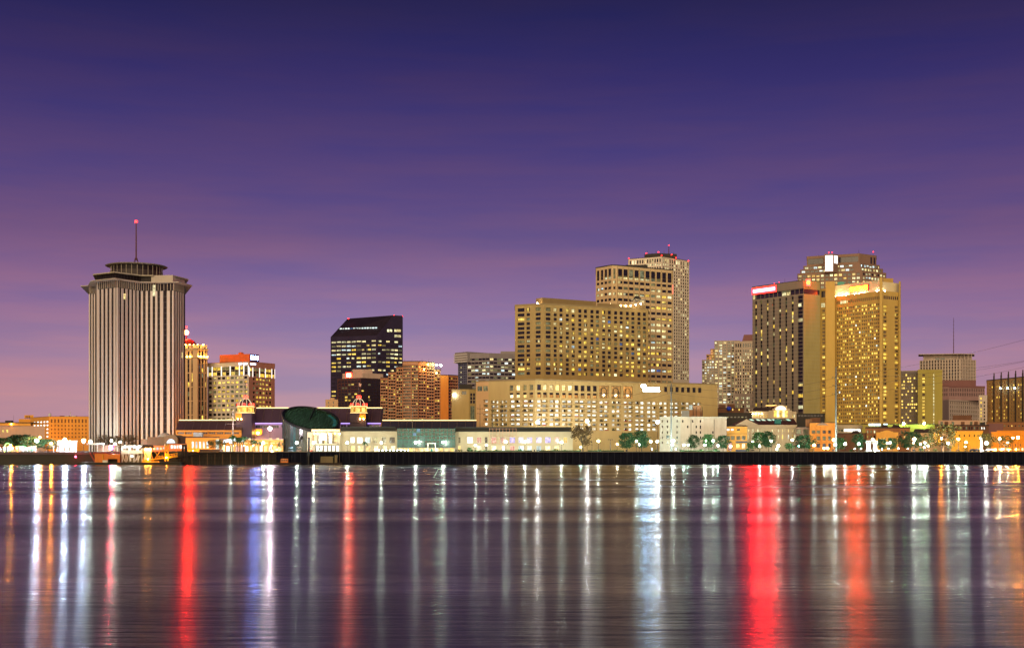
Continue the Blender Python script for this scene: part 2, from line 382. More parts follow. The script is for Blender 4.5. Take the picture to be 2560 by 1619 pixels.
# ================================================================== palette
mat('city_ground', (0.05, 0.045, 0.04), 0.9, 0.2, 0.02)
mat('lawn', (0.06, 0.11, 0.02), 0.95, 0.4, 0.6, streak=False); mat('promenade_paving', (0.22, 0.2, 0.17), 0.85, 0.2, 0.3, streak=False)
mat('wall_panel', (0.008, 0.009, 0.019), 0.8, 0.35, 0.4, spec=0.02); mat('wall_joint', (0.03, 0.03, 0.045), 0.8, 0.2, 0.4, spec=0.05); mat('coping', (0.16, 0.15, 0.14), 0.8, 0.2, 0.4)
mat('concrete_grey', (0.50, 0.43, 0.40), 0.85, 0.12, 0.12); mat('concrete_slab', (0.42, 0.36, 0.30), 0.85, 0.1, 0.2); mat('bronze_glass_wall', (0.020, 0.014, 0.018), 0.5, 0.2, 0.3, spec=0.12)
mat('spandrel_dark', (0.045, 0.032, 0.036), 0.6, 0); mat('roof_dark', (0.05, 0.045, 0.045), 0.9, 0.2, 0.1); mat('mast_brown', (0.10, 0.035, 0.03), 0.6, 0)
mat('peach_stone', (0.74, 0.48, 0.28), 0.85, 0.12, 0.1); mat('peach_trim', (0.70, 0.52, 0.30), 0.8, 0.08, 0.2); mat('dome_red', (0.35, 0.04, 0.03), 0.5, 0.2, 0.3)
emit('sign_red_hot', (1.0, 0.012, 0.004), 650.0); emit('flood_gold', (1.0, 0.60, 0.12), 60.0)
mat('hotel_white', (0.70, 0.62, 0.57), 0.8, 0.08, 0.1); mat('hotel_pink', (0.60, 0.34, 0.24), 0.8, 0.1, 0.1); mat('penthouse_orange', (0.75, 0.16, 0.05), 0.8, 0.1, 0.2); mat('blue_panel', (0.03, 0.07, 0.35), 0.5, 0.1, 0.3)
emit('sign_blue_white', (0.20, 0.32, 1.0), 105.0); emit('sign_ice_small', (0.6, 0.72, 1.0), 2.5); emit('fin_white', (1.0, 0.93, 0.85), 0.7, False)
mat('glass_black', (0.028, 0.022, 0.048), 0.18, 0.25, 0.06); mat('glass_black_roof', (0.022, 0.014, 0.028), 0.55, 0.25, 0.1)
mat('brown_glass', (0.075, 0.045, 0.04), 0.4, 0.15, 0.1); mat('brown_dark', (0.035, 0.025, 0.03), 0.35, 0.2, 0.1); mat('mech_white', (0.50, 0.38, 0.32), 0.85, 0.12, 0.2)
emit('sign_gold_hot', (1.0, 0.07, 0.012), 300.0); emit('border_halo_red', (1.0, 0.002, 0.003), 4.0)  # glowing red border stands in for the halo round lit signs
mat('brick_pink', (0.44, 0.20, 0.105), 0.85, 0.15, 0.15); mat('brick_orange', (0.80, 0.30, 0.06), 0.85, 0.1, 0.15); mat('balcony_band', (0.58, 0.31, 0.19), 0.85, 0.1, 0.2)  # amber lamplight is put into the pink brick and balcony tones
emit('lamp_white', (0.86, 1.0, 0.90), 260.0); emit('lamp_green', (0.62, 1.0, 0.70), 60.0); emit('lamp_jade', (0.45, 1.0, 0.35), 160.0); emit('lamp_amber', (1.0, 0.50, 0.10), 60.0); emit('lamp_orange', (1.0, 0.36, 0.04), 260.0); emit('lamp_blue', (0.72, 0.85, 1.0), 260.0)
mat('office_grey', (0.27, 0.24, 0.26), 0.7, 0.12, 0.1); mat('office_blue', (0.16, 0.17, 0.28), 0.6, 0.1, 0.1); mat('louvre_white', (0.60, 0.56, 0.58), 0.7, 0.05, 0.2)
mat('tan_concrete', (0.37, 0.255, 0.105), 0.85, 0.15, 0.09, bump=0.3); mat('tan_podium', (0.48, 0.345, 0.15), 0.85, 0.14, 0.09, bump=0.3); mat('tan_dark', (0.28, 0.20, 0.10), 0.85, 0.1, 0.1)
emit('lamp_warm', (1.0, 0.72, 0.36), 45.0)
mat('office_tan', (0.62, 0.45, 0.26), 0.85, 0.06, 0.06)
emit('sign_red_soft', (1.0, 0.05, 0.04), 1.2)
mat('white_marble', (0.74, 0.64, 0.53), 0.8, 0.05, 0.05)
mat('pier_taupe', (0.24, 0.20, 0.17), 0.85, 0.1, 0.1); mat('panel_olive', (0.40, 0.33, 0.15), 0.85, 0.15, 0.1); mat('parapet_taupe', (0.26, 0.21, 0.17), 0.85, 0.1, 0.1); mat('seam_pale', (0.42, 0.36, 0.26), 0.8, 0)
emit('logo_red', (1.0, 0.01, 0.01), 7.0); emit('logo_gold', (1.0, 0.35, 0.01), 5.0); emit('sign_marquee', (1.0, 0.003, 0.006), 420.0)
mat('granite_rose', (0.27, 0.165, 0.125), 0.8, 0.1, 0.08); emit('crown_white', (1.0, 0.95, 0.88), 1.3); mat('dark_attic', (0.06, 0.05, 0.06), 0.5, 0.1, 0.1)
mat('gold_stucco', (0.58, 0.385, 0.115), 0.85, 0.12, 0.08, bump=0.3); mat('gold_shade', (0.52, 0.33, 0.10), 0.85, 0.08, 0.05); mat('crown_plaster', (0.72, 0.62, 0.42), 0.8, 0.05, 0.1); mat('teal_panel', (0.12, 0.42, 0.36), 0.6, 0.1, 0.2)
emit('sign_yellow', (1.0, 0.075, 0.0002), 110.0); emit('crown_flood', (1.0, 0.86, 0.6), 85.0)
emit('sign_red_back', (1.0, 0.06, 0.03), 2.5)
mat('olive_stucco', (0.42, 0.34, 0.09), 0.85, 0.1, 0.06); mat('grey_violet_wall', (0.24, 0.19, 0.20), 0.85, 0.1, 0.1)
mat('fin_cream', (0.54, 0.43, 0.38), 0.85, 0.08, 0.1); mat('mauve_stone', (0.36, 0.22, 0.22), 0.85, 0.1, 0.1); mat('mauve_dark', (0.24, 0.11, 0.11), 0.85, 0.1, 0.1)
mat('bronze_wall', (0.58, 0.33, 0.13), 0.85, 0.12, 0.08); mat('pilaster_dark', (0.06, 0.04, 0.035), 0.7, 0.1, 0.1); emit('flood_cyan', (0.5, 0.85, 1.0), 45.0)
mat('pale_stone', (0.50, 0.40, 0.34), 0.85, 0.08, 0.1); mat('pale_warm', (0.66, 0.38, 0.18), 0.85, 0.08, 0.1)
lit('garage_back_glow', (1.0, 0.84, 0.56), (0.96, 1.0, 0.86), 0.3, 1.25); lit('lit_bronze', (1.0, 0.36, 0.05), (1.0, 0.5, 0.12), 0.25, 0.6); lit('lit_shop', (1.0, 0.60, 0.14), (1.0, 0.80, 0.42), 0.6, 1.6)
lit('lit_violet', (0.45, 0.38, 1.0), (0.8, 0.7, 1.0), 0.4, 0.9); lit('lit_rose', (1.0, 0.35, 0.30), (1.0, 0.55, 0.45), 0.3, 0.7)
emit('sign_white_hot', (0.46, 0.70, 1.0), 75.0)
mat('podium_pale', (0.66, 0.52, 0.32), 0.85, 0.06, 0.05); mat('podium_peach', (0.58, 0.36, 0.18), 0.85, 0.06, 0.05)
mat('white_plaster', (0.50, 0.46, 0.41), 0.9, 0.14, 0.25, bump=0.2); mat('peach_plaster', (0.50, 0.40, 0.33), 0.9, 0.16, 0.25, bump=0.2); mat('rust_metal', (0.34, 0.17, 0.09), 0.8, 0.3, 0.4); mat('plant_grey', (0.36, 0.40, 0.44), 0.6, 0.15, 0.3)
mat('drum_glass', (0.035, 0.045, 0.035), 0.25, 0.3, 0.2); mat('drum_lattice', (0.05, 0.13, 0.07), 0.4, 0.2, 0.2); mat('drum_top', (0.006, 0.016, 0.015), 0.16, 0.4, 0.12)
mat('pavilion_cream', (0.40, 0.33, 0.23), 0.85, 0.08, 0.15); mat('roof_slate', (0.030, 0.034, 0.036), 0.7, 0.2, 0.1); mat('glass_teal', (0.015, 0.09, 0.085), 0.15, 0.3, 0.1); mat('grid_teal', (0.008, 0.085, 0.07), 0.5, 0)
mat('scaffold_pink', (0.5, 0.26, 0.18), 0.6, 0)
lit('lit_screen', (0.72, 0.9, 1.0), (0.72, 0.9, 1.0), 1.6, 1.7)
emit('eave_gold', (1.0, 0.55, 0.12), 1.0)
mat('mansard_purple', (0.060, 0.034, 0.062), 0.6, 0.2, 0.1); mat('mansard_maroon', (0.050, 0.024, 0.030), 0.6, 0.2, 0.1); mat('mansard_navy', (0.035, 0.030, 0.055), 0.6, 0.2, 0.1); mat('seam_metal', (0.12, 0.075, 0.075), 0.5, 0)
mat('mall_orange', (0.70, 0.30, 0.06), 0.85, 0.15, 0.15); mat('mall_violet', (0.36, 0.24, 0.38), 0.85, 0.15, 0.15); mat('mall_taupe', (0.34, 0.24, 0.20), 0.85, 0.15, 0.15)
emit('neon_gold', (1.0, 0.70, 0.25), 1.6, False); emit('neon_violet', (0.42, 0.28, 1.0), 0.9); emit('neon_red', (1.0, 0.03, 0.012), 4.0); emit('neon_cream', (1.0, 0.80, 0.45), 0.9, False)
mat('dome_plum', (0.07, 0.03, 0.04), 0.5, 0.2, 0.2)
emit('globe_white', (0.75, 0.85, 1.0), 14.0)
mat('sodium_wall', (0.78, 0.36, 0.07), 0.85, 0.1, 0.1); mat('brick_shadow', (0.20, 0.09, 0.045), 0.85, 0.1, 0.1); mat('peach_wall', (0.58, 0.36, 0.26), 0.85, 0.1, 0.1); mat('dish_white', (0.7, 0.7, 0.72), 0.5, 0)  # the floodlight's orange is put into the sodium wall colour
emit('lamp_orange_low', (1.0, 0.45, 0.06), 60.0)
mat('quay_concrete', (0.07, 0.05, 0.06), 0.85, 0.3, 0.3); mat('pile_wood', (0.035, 0.024, 0.022), 0.9, 0.3, 0.5); mat('pile_lit', (0.13, 0.075, 0.05), 0.9, 0.3, 0.5); mat('deck_edge', (0.12, 0.085, 0.10), 0.8, 0.2, 0.4)  # lighter copy of the pile wood with light put into its colour
mat('hull_orange', (0.70, 0.20, 0.03), 0.6, 0.15, 0.3); mat('hull_red', (0.30, 0.05, 0.03), 0.6, 0.15, 0.3); mat('gantry_white', (0.75, 0.72, 0.66), 0.6, 0.05, 0.3); mat('gangway_yellow', (0.78, 0.38, 0.03), 0.6, 0.1, 0.3); mat('pontoon', (0.035, 0.035, 0.025), 0.7, 0.2, 0.3); mat('olive_metal', (0.16, 0.12, 0.06), 0.6, 0.2, 0.2); mat('awning_brown', (0.09, 0.05, 0.04), 0.8, 0.1, 0.3)
emit('dock_light', (0.95, 1.0, 0.9), 26.0); emit('dock_amber', (1.0, 0.38, 0.04), 240.0); emit('red_signal', (1.0, 0.02, 0.06), 130.0)
emit('sign_pink', (1.0, 0.02, 0.09), 480.0)
emit('fan_blue', (0.45, 0.80, 1.0), 0.7, False); mat('dome_glass', (0.42, 0.36, 0.28), 0.4, 0.3, 0.6)
emit('lit_canopy', (0.75, 0.88, 1.0), 1.1); emit('lamp_fire', (1.0, 0.52, 0.12), 70.0)
mat('brick_red', (0.30, 0.13, 0.06), 0.9, 0.2, 0.2); mat('brick_brown', (0.17, 0.08, 0.05), 0.9, 0.2, 0.2); mat('stone_cream', (0.56, 0.46, 0.34), 0.85, 0.1, 0.15); mat('ochre_wall', (0.72, 0.38, 0.09), 0.9, 0.12, 0.15); mat('roof_tile_dark', (0.045, 0.028, 0.03), 0.8, 0.2, 0.2); mat('blue_shop', (0.08, 0.11, 0.17), 0.7, 0.1, 0.3)
emit('sky_green', (0.50, 1.0, 0.72), 0.55, False); mat('teal_box', (0.01, 0.16, 0.15), 0.5, 0.2, 0.5)
emit('lunette', (1.0, 0.86, 0.55), 2.2)
mat('blue_tank', (0.01, 0.06, 0.75), 0.4, 0)
emit('sign_ice', (0.65, 0.95, 1.0), 1.4)
mat('yellow_wall', (0.80, 0.46, 0.06), 0.9, 0.1, 0.15)
mat('market_orange', (0.80, 0.30, 0.03), 0.9, 0.1, 0.15)
mat('leaf_dark', (0.012, 0.042, 0.014), 0.7, 0.5, 0.9, streak=False); mat('leaf_mid', (0.028, 0.075, 0.022), 0.7, 0.4, 0.9, streak=False); mat('leaf_olive', (0.075, 0.075, 0.025), 0.7, 0.4, 0.9, streak=False); mat('leaf_rust', (0.10, 0.06, 0.025), 0.7, 0.4, 0.9, streak=False); mat('bark', (0.10, 0.075, 0.05), 0.9, 0.3, 0.6); mat('bark_pale', (0.34, 0.30, 0.24), 0.9, 0.3, 0.6)
mat('hedge_green', (0.02, 0.045, 0.015), 0.8, 0.4, 1.0, streak=False)
emit('lamp_star', (0.86, 1.0, 0.82), 540.0); emit('lamp_teal', (0.55, 1.0, 0.82), 420.0); emit('lamp_ice', (0.62, 0.76, 1.0), 1400.0); emit('lamp_pink', (1.0, 0.80, 0.92), 900.0); emit('lamp_sodium', (1.0, 0.40, 0.05), 600.0); emit('lamp_blaze', (0.98, 0.96, 0.86), 330.0); emit('lamp_tiny', (0.9, 1.0, 0.95), 45.0); emit('lamp_tangerine', (1.0, 0.30, 0.02), 2600.0); emit('lamp_cherry', (1.0, 0.02, 0.05), 420.0)
emit('lamp_warmwhite', (1.0, 0.82, 0.55), 260.0); emit('lamp_green_small', (0.1, 1.0, 0.5), 120.0)
emit('fair_green', (0.08, 1.0, 0.12), 4.0, False); mat('fair_grey', (0.3, 0.3, 0.33), 0.7, 0.2, 0.5)
emit('fair_cyan', (0.2, 0.7, 1.0), 60.0); emit('fair_yellow', (1.0, 0.7, 0.2), 60.0); emit('fair_red', (1.0, 0.15, 0.1), 60.0)
mat('pole_steel', (0.12, 0.13, 0.14), 0.6, 0.15, 0.3); mat('pole_pale', (0.36, 0.30, 0.26), 0.7, 0.1, 0.3)
mat('sculpture_white', (0.75, 0.76, 0.78), 0.4, 0.05, 1.0)
# ================================================================== setting: river, bank, ground
def water_material():
    m = bpy.data.materials.new('river_water'); m.use_nodes = True; t = m.node_tree; b = t.nodes['Principled BSDF']
    b.inputs['Base Color'].default_value = (0.045, 0.028, 0.020, 1); b.inputs['IOR'].default_value = 1.42
    c = N(t, 'ShaderNodeTexCoord')
    def noise(scale, sc, detail=3):
        mp = N(t, 'ShaderNodeMapping'); mp.inputs['Scale'].default_value = sc; t.links.new(c.outputs['Object'], mp.inputs[0])
        n = N(t, 'ShaderNodeTexNoise'); n.inputs['Scale'].default_value = scale; n.inputs['Detail'].default_value = detail; t.links.new(mp.outputs[0], n.inputs['Vector']); return n
    # calmer and rougher bands drifting across the stream
    n1 = noise(1.0, (0.0035, 0.026, 1), 5)
    mr = N(t, 'ShaderNodeMapRange'); mr.inputs[1].default_value = 0.3; mr.inputs[2].default_value = 0.7; mr.inputs[3].default_value = 0.15; mr.inputs[4].default_value = 0.30
    t.links.new(n1.outputs['Fac'], mr.inputs[0]); t.links.new(mr.outputs[0], b.inputs['Roughness'])
    b.inputs['Anisotropic'].default_value = 0.76
    tg = N(t, 'ShaderNodeCombineXYZ'); tg.inputs[1].default_value = 1.0; t.links.new(tg.outputs[0], b.inputs['Tangent'])     # crests lie across the view
    # swell and ripples, long across the view
    n2 = noise(1.0, (0.012, 0.11, 1), 4); n3 = noise(1.0, (0.16, 1.1, 1), 3)
    b2 = N(t, 'ShaderNodeBump'); b2.inputs['Strength'].default_value = 1.0; b2.inputs['Distance'].default_value = 0.15; t.links.new(n2.outputs['Fac'], b2.inputs['Height'])
    b3 = N(t, 'ShaderNodeBump'); b3.inputs['Strength'].default_value = 1.0; b3.inputs['Distance'].default_value = 0.055; t.links.new(n3.outputs['Fac'], b3.inputs['Height'])
    n4 = noise(1.0, (0.45, 2.6, 1), 2); b4 = N(t, 'ShaderNodeBump'); b4.inputs['Strength'].default_value = 1.0; b4.inputs['Distance'].default_value = 0.022; t.links.new(n4.outputs['Fac'], b4.inputs['Height'])
    t.links.new(b2.outputs[0], b3.inputs['Normal']); t.links.new(b3.outputs[0], b4.inputs['Normal']); t.links.new(b4.outputs[0], b.inputs['Normal'])
    MATS['river_water'] = m
water_material()
mb = MB(); mb.face([(-2600, -400, 0), (2600, -400, 0), (2600, 706, 0), (-2600, 706, 0)], 'river_water')
setp(mb.build('river'), 'wide dark river streaked with coloured light reflections', 'river', kind='structure')
mb = MB(); mb.face([(-9000, 702.2, GZ), (9000, 702.2, GZ), (9000, 14000, GZ), (-9000, 14000, GZ)], 'city_ground')
mb.face([(-9000, 702.2, -2), (9000, 702.2, -2), (9000, 702.2, GZ), (-9000, 702.2, GZ)], 'city_ground')
setp(mb.build('ground'), 'dark city ground behind the river wall', 'ground', kind='structure')
mb = MB(); x0, x1 = P(1650, 703).x, P(2700, 703).x
mb.face([(x0, 704.5, GZ + 0.25), (x1, 704.5, GZ + 0.25), (x1, 722, GZ + 0.25), (x0, 722, GZ + 0.25)], 'lawn'); mb.face([(x0, 704.5, GZ), (x1, 704.5, GZ), (x1, 704.5, GZ + 0.25), (x0, 704.5, GZ + 0.25)], 'promenade_paving')
setp(mb.build('lawn'), 'strip of green lawn along the top of the river wall', 'lawn', kind='structure')
mb = MB(); x0, x1 = P(420, 703).x, P(1650, 703).x
mb.face([(x0, 702.4, GZ + 0.05), (x1, 702.4, GZ + 0.05), (x1, 735, GZ + 0.05), (x0, 735, GZ + 0.05)], 'promenade_paving')
setp(mb.build('promenade'), 'pale paved promenade along the river front', 'pavement', kind='structure')
# river wall of steel panels
WX0, WX1 = 690, 2860
sw = empty('river_wall', (*P(1600, 701), 0), 'long dark river wall of upright panels along the far bank', 'wall')
rng = random.Random(5); px = WX0
while px < WX1:
    w = rng.uniform(13.5, 16.5); a, b = P(px, 700), P(px + w, 700); mb = MB(); d = rng.uniform(-0.07, 0.07); L = b.x - a.x
    mb.box(((a.x + b.x) / 2, 701.2 + d, -1.5), (L - 0.24, 1.6, 8.35), 'wall_panel')
    mb.box((a.x, 700.55 + d, -1.5), (0.2, 0.25, 8.3), 'wall_joint')
    mb.build('panel', sw); px += w
mb = MB(); a, b = P(WX0, 700), P(WX1, 700); mb.box(((a.x + b.x) / 2, 701.1, 6.86), (b.x - a.x, 2.4, 0.45), 'coping'); mb.build('coping', sw)

# ================================================================== towers, left to right
# ---- cruciform concrete tower with drum and mast
def tower_cruciform():
    B = Bld('cruciform_tower', 'tall grey concrete tower with close vertical fins, round drum and red tipped mast', P(340, 860), 'skyscraper')
    zc = Z(699, 820)
    pl = [(222, 716), (241, 715.2), (243, 705), (294, 699), (325, 704), (352, 708), (400, 708.3), (434, 707), (463, 715)]
    pts = roofline(zc, pl)
    back = [p + p / p.y * (900 - p.y) for p in reversed(pts)]
    zs = Z(727, 838)                                  # foot of the top gallery
    mb = MB(); inset = [p + p / p.y * 0.9 for p in pts]; mb.prism(inset + back, GZ, zc, 'bronze_glass_wall', 'roof_dark'); mb.build('core', B.root)
    npier = [3, 0, 5, 3, 3, 4, 2, 5]; lits = {(3, 1): 0.955, (5, 2): 0.975, (7, 3): 0.62}
    rng = random.Random(3); fl = (zs - GZ) / 29
    for i in range(len(pts) - 1):
        f = Face(pts[i], pts[i + 1], GZ, zc, 'concrete_grey'); n = npier[i]
        if n == 0:
            mb = MB(); f.slab(mb, 0, f.L, GZ, zc - 0.5, 0.1, 'concrete_grey', 0.8); mb.build('pier', B.root); continue
        pit = f.L / n; cache = None
        for k in range(n):
            mb = MB(); w = pit * 0.45; u = pit * k
            f.slab(mb, u, u + w, GZ, zs, 0.0, 'concrete_grey', 1.1)
            mb.build('pier', B.root)
            mb = MB()
            for j in range(1, 29): f.slab(mb, u + w + 0.02, u + pit - 0.02, GZ + j * fl - 0.35, GZ + j * fl + 0.35, -0.55, 'spandrel_dark', 0.75)
            for e in (0.03, pit * 0.55 - 0.11): f.slab(mb, u + w + e, u + w + e + 0.08, GZ, zs, -0.5, 'frame_dark', 0.8)
            q = lits.get((i, k))
            if q:
                j = int(29 * q); f.slab(mb, u + w + 0.05, u + pit - 0.05, GZ + j * fl + 0.4, GZ + (j + (2.2 if i == 5 else 1.2)) * fl - 0.4, -0.04, 'lit_pale', 0.7)
            mb.build('window_strip', B.root)
        for k in range(n * 2):                       # slender mullions of the top gallery
            mb = MB(); u = pit * k / 2 + 0.2; f.slab(mb, u, u + 0.26, zs + 0.22, zc, 0.05, 'concrete_slab', 0.4); mb.build('mullion', B.root)
    def slab(plist, out, z, th, name='cornice', m='concrete_slab', bk=None):
        c = Vector((P(345, 862).x, 862)); q = [p + (p - c).normalized() * out for p in plist]; mb = MB(); mb.prism(q + (bk or back), z, z + th, m); return mb.build(name, B.root)
    slab(pts, 5.4, zc, 0.45)
    # second tier: glazed on one half, solid on the other
    z2 = zc + 0.9
    gl = [P(244, 838), P(291, 827), P(352, 843), P(378, 843)]; bk = [p + p / p.y * (885 - p.y) for p in reversed(gl)]
    mb = MB(); mb.prism(gl + bk, z2, z2 + 4.2, 'bronze_glass_wall'); mb.build('upper_storey', B.root)
    for i in range(3):
        f = Face(gl[i], gl[i + 1], z2, z2 + 4, 'concrete_slab')
        for k in range(8): mb = MB(); u = f.L * (k + 0.5) / 8; f.slab(mb, u, u + 0.2, z2, z2 + 4.19, 0.15, 'spandrel_dark'); mb.build('mullion', B.root)
    slab(gl, 3.6, z2 + 4.21, 0.7, bk=bk)
    so = [P(378, 842), P(432, 840), P(462, 856)]; bk = [p + p / p.y * (885 - p.y) for p in reversed(so)]
    mb = MB(); mb.prism(so + bk, z2, z2 + 4.9, 'concrete_grey', 'roof_dark'); mb.build('upper_storey', B.root)
    slab(so[1:], 2.8, z2 + 3.6, 0.7, bk=bk[:2])
    # round drum with ribbon of windows under a wide disc
    c = P3(341.5, 690, 862); r = (404 - 279) / 2 / F * 862
    zb, zw0, zw1, zt = z2 + 1, Z(671.5, 845), Z(659, 845), Z(656, 845)
    mb = MB(); mb.lathe((c.x, c.y, 0), [(r - 0.3, zb), (r - 0.3, zw1)], 'bronze_glass_wall', 40); mb.build('drum', B.root)
    mb = MB(); mb.lathe((c.x, c.y, 0), [(r, zb + 0.1), (r + 0.1, zw0 - 0.6), (r + 0.1, zw0)], 'spandrel_dark', 40); mb.build('drum_band', B.root)
    for k in range(30):
        t = 2 * math.pi * k / 30; mb = MB(); mb.box((c.x + (r + 0.15) * math.cos(t), c.y + (r + 0.15) * math.sin(t), zb + 0.2), (0.26, 0.26, zw1 - zb - 0.21), 'concrete_slab', t); mb.build('mullion', B.root)
    ro = (417 - 266) / 2 / F * 862
    mb = MB(); mb.lathe((c.x, c.y, 0), [(r * 0.95, zw1), (ro - 0.6, zw1 + 0.1), (ro, zw1 + 0.45), (ro - 0.8, zw1 + 0.75), (r * 0.5, zw1 + 1.3), (0.5, zw1 + 1.5)], 'concrete_slab', 48); mb.build('disc_roof', B.root)
    # mast
    zt = zw1 + 1.4; top = Z(554, 862); mb = MB(); x, y = c.x - 0.3, c.y
    for s_, t_ in ((-1, -1), (1, -1), (1, 1), (-1, 1)):
        mb.bar((x + 1.6 * s_, y + 1.6 * t_, zt), (x + 0.45 * s_, y + 0.45 * t_, zt + 5), 0.2, 'mast_brown'); mb.bar((x + 1.2 * s_, y + 1.2 * t_, zt + 1.8), (x - 1.2 * t_ * (1 if s_ * t_ > 0 else -1), y + 1.2 * s_ * (1 if s_ * t_ > 0 else -1), zt + 1.8), 0.12, 'mast_brown')
    mb.bar((x, y, zt + 3.5), (x, y, top - 0.6), 0.5, 'mast_brown', 8, 0.34); mb.bar((x - 3, y, zt - 0.2), (x - 3, y, zt + 0.4), 1.2, 'steel_dark')
    mb.bar((x + 4.5, y, zt - 0.4), (x + 4.5, y, zt + 1.0), 1.3, 'steel_dark'); mb.bar((x - 13, y, zt - 2), (x - 11.5, y, zt + 3.5), 0.07, 'steel_dark')
    mb.build('mast', B.root)
    mb = MB(); ball(mb, (x, y, top), 1.15, 'beacon_red', 1); mb.build('warning_light', B.root)
tower_cruciform()

# ---- slender hotel with uplit crown and red dome, half hidden by the first tower
def uplights(b, pts, m='flood_gold', r=0.5):
    for p in pts:
        mb = MB(); mb.lathe((p[0], p[1], p[2]), [(r * 0.5, -0.4), (r, 0.0), (r, 0.12)], m, 8); mb.build('floodlight', b.root)
def hotel_uplit():
    B = Bld('slender_hotel', 'slender peach stone hotel with golden uplit crown and red dome, beside the concrete tower', P(480, 1150), 'hotel')
    z1 = Z(872, 1150)
    def yy(px): return 1150 + abs(px - 492) * 0.35
    pts = [P(438, 1164), P(482, yy(482)), P(482.5, 1146), P(494, 1146), P(494.5, yy(494)), P(519, yy(519))]
    fs = B.body(pts, GZ, z1, 'peach_stone', 'peach_trim', 30)
    for px, f, w in ((471, fs[0], 4.5), (480, fs[0], 3), (499, fs[4], 4.2), (506.5, fs[4], 4.2), (514.5, fs[4], 2.6)):
        for j in range(5):
            y0 = 898 + j * 35
            for q in range(3): B.win(f, f.u(px - w / 2), f.u(px + w / 2), f.z(px, y0 + q * 10.9 + 10.6), f.z(px, y0 + q * 10.9), B.rng.choice('......d.g.'), 'full', 0.4)
        B.win(f, f.u(px - w / 2), f.u(px + w / 2), f.z(px, 889), f.z(px, 877), '.', 'full', 0.4)
    for py, h, o in ((895, 1.0, 0.9), (873.5, 1.3, 1.4)):
        mb = MB()
        for f in fs:
            if f.L > 1: f.slab(mb, 0, f.L, Z(py, 1150), Z(py, 1150) + h, o, 'peach_trim')
        mb.build('cornice', B.root)
    z2 = Z(861, 1150); pts2 = [P(440, 1168), P(483, 1157), P(493, 1157), P(517, 1163)]
    fs2 = B.body(pts2, z1 + 0.01, z2, 'peach_stone', 'peach_trim', 24, part='attic', parapet=0.5)
    for px in (471, 480): B.win(fs2[0], fs2[0].u(px - 1.5), fs2[0].u(px + 1.5), z1 + 1, z2 - 1, '.')
    for px in (499, 506.5, 513): B.win(fs2[2], fs2[2].u(px - 2), fs2[2].u(px + 2), z1 + 1, z2 - 1, 'r' if px == 506.5 else '.')
    B.finish()
    c = P3(466, 850, 1172); r = 24 / F * 1172
    mb = MB(); prof = [(r + 0.6, z2 + 0.2), (r + 0.6, z2 + 1.6), (r, z2 + 1.7)] + [(r * math.cos(t), z2 + 1.7 + r * 0.62 * math.sin(t)) for t in (0.3, 0.6, 0.9, 1.2, 1.45)]
    mb.lathe((c.x, c.y, 0), prof, 'dome_red', 28); mb.build('dome', B.root, smooth=True)
    mb = MB(); zt = z2 + 1.7 + r * 0.62; b = (c.x, c.y, Z(831, 1172)); ball(mb, b, 5.6 / F * 1172, 'sign_red_hot', 2); mb.bar((c.x, c.y, zt - 0.3), (c.x, c.y, b[2]), 0.5, 'steel_dark'); mb.build('lit_ball', B.root)
    mb = MB(); ball(mb, (c.x, c.y, Z(817, 1172)), 0.9, 'beacon_red'); mb.bar((c.x, c.y, b[2]), (c.x, c.y, Z(818, 1172)), 0.18, 'steel_dark'); mb.build('warning_light', B.root)
    uplights(B, [(P(px, yy(px) - 2.2).x, yy(px) - 2.0, Z(893, 1150) + 1.1) for px in (467, 475.5, 488.5, 496.5, 503, 511, 518)])
    uplights(B, [(P(px, yy(px) + 2).x, yy(px) + 3.6, z1 + 0.55) for px in (460, 472, 484, 492, 503, 514)], r=0.4)
    uplights(B, [(P(px, 1160).x, 1160, z2 + 0.8) for px in (455, 464, 474, 484, 494, 508)], r=0.4)
hotel_uplit()

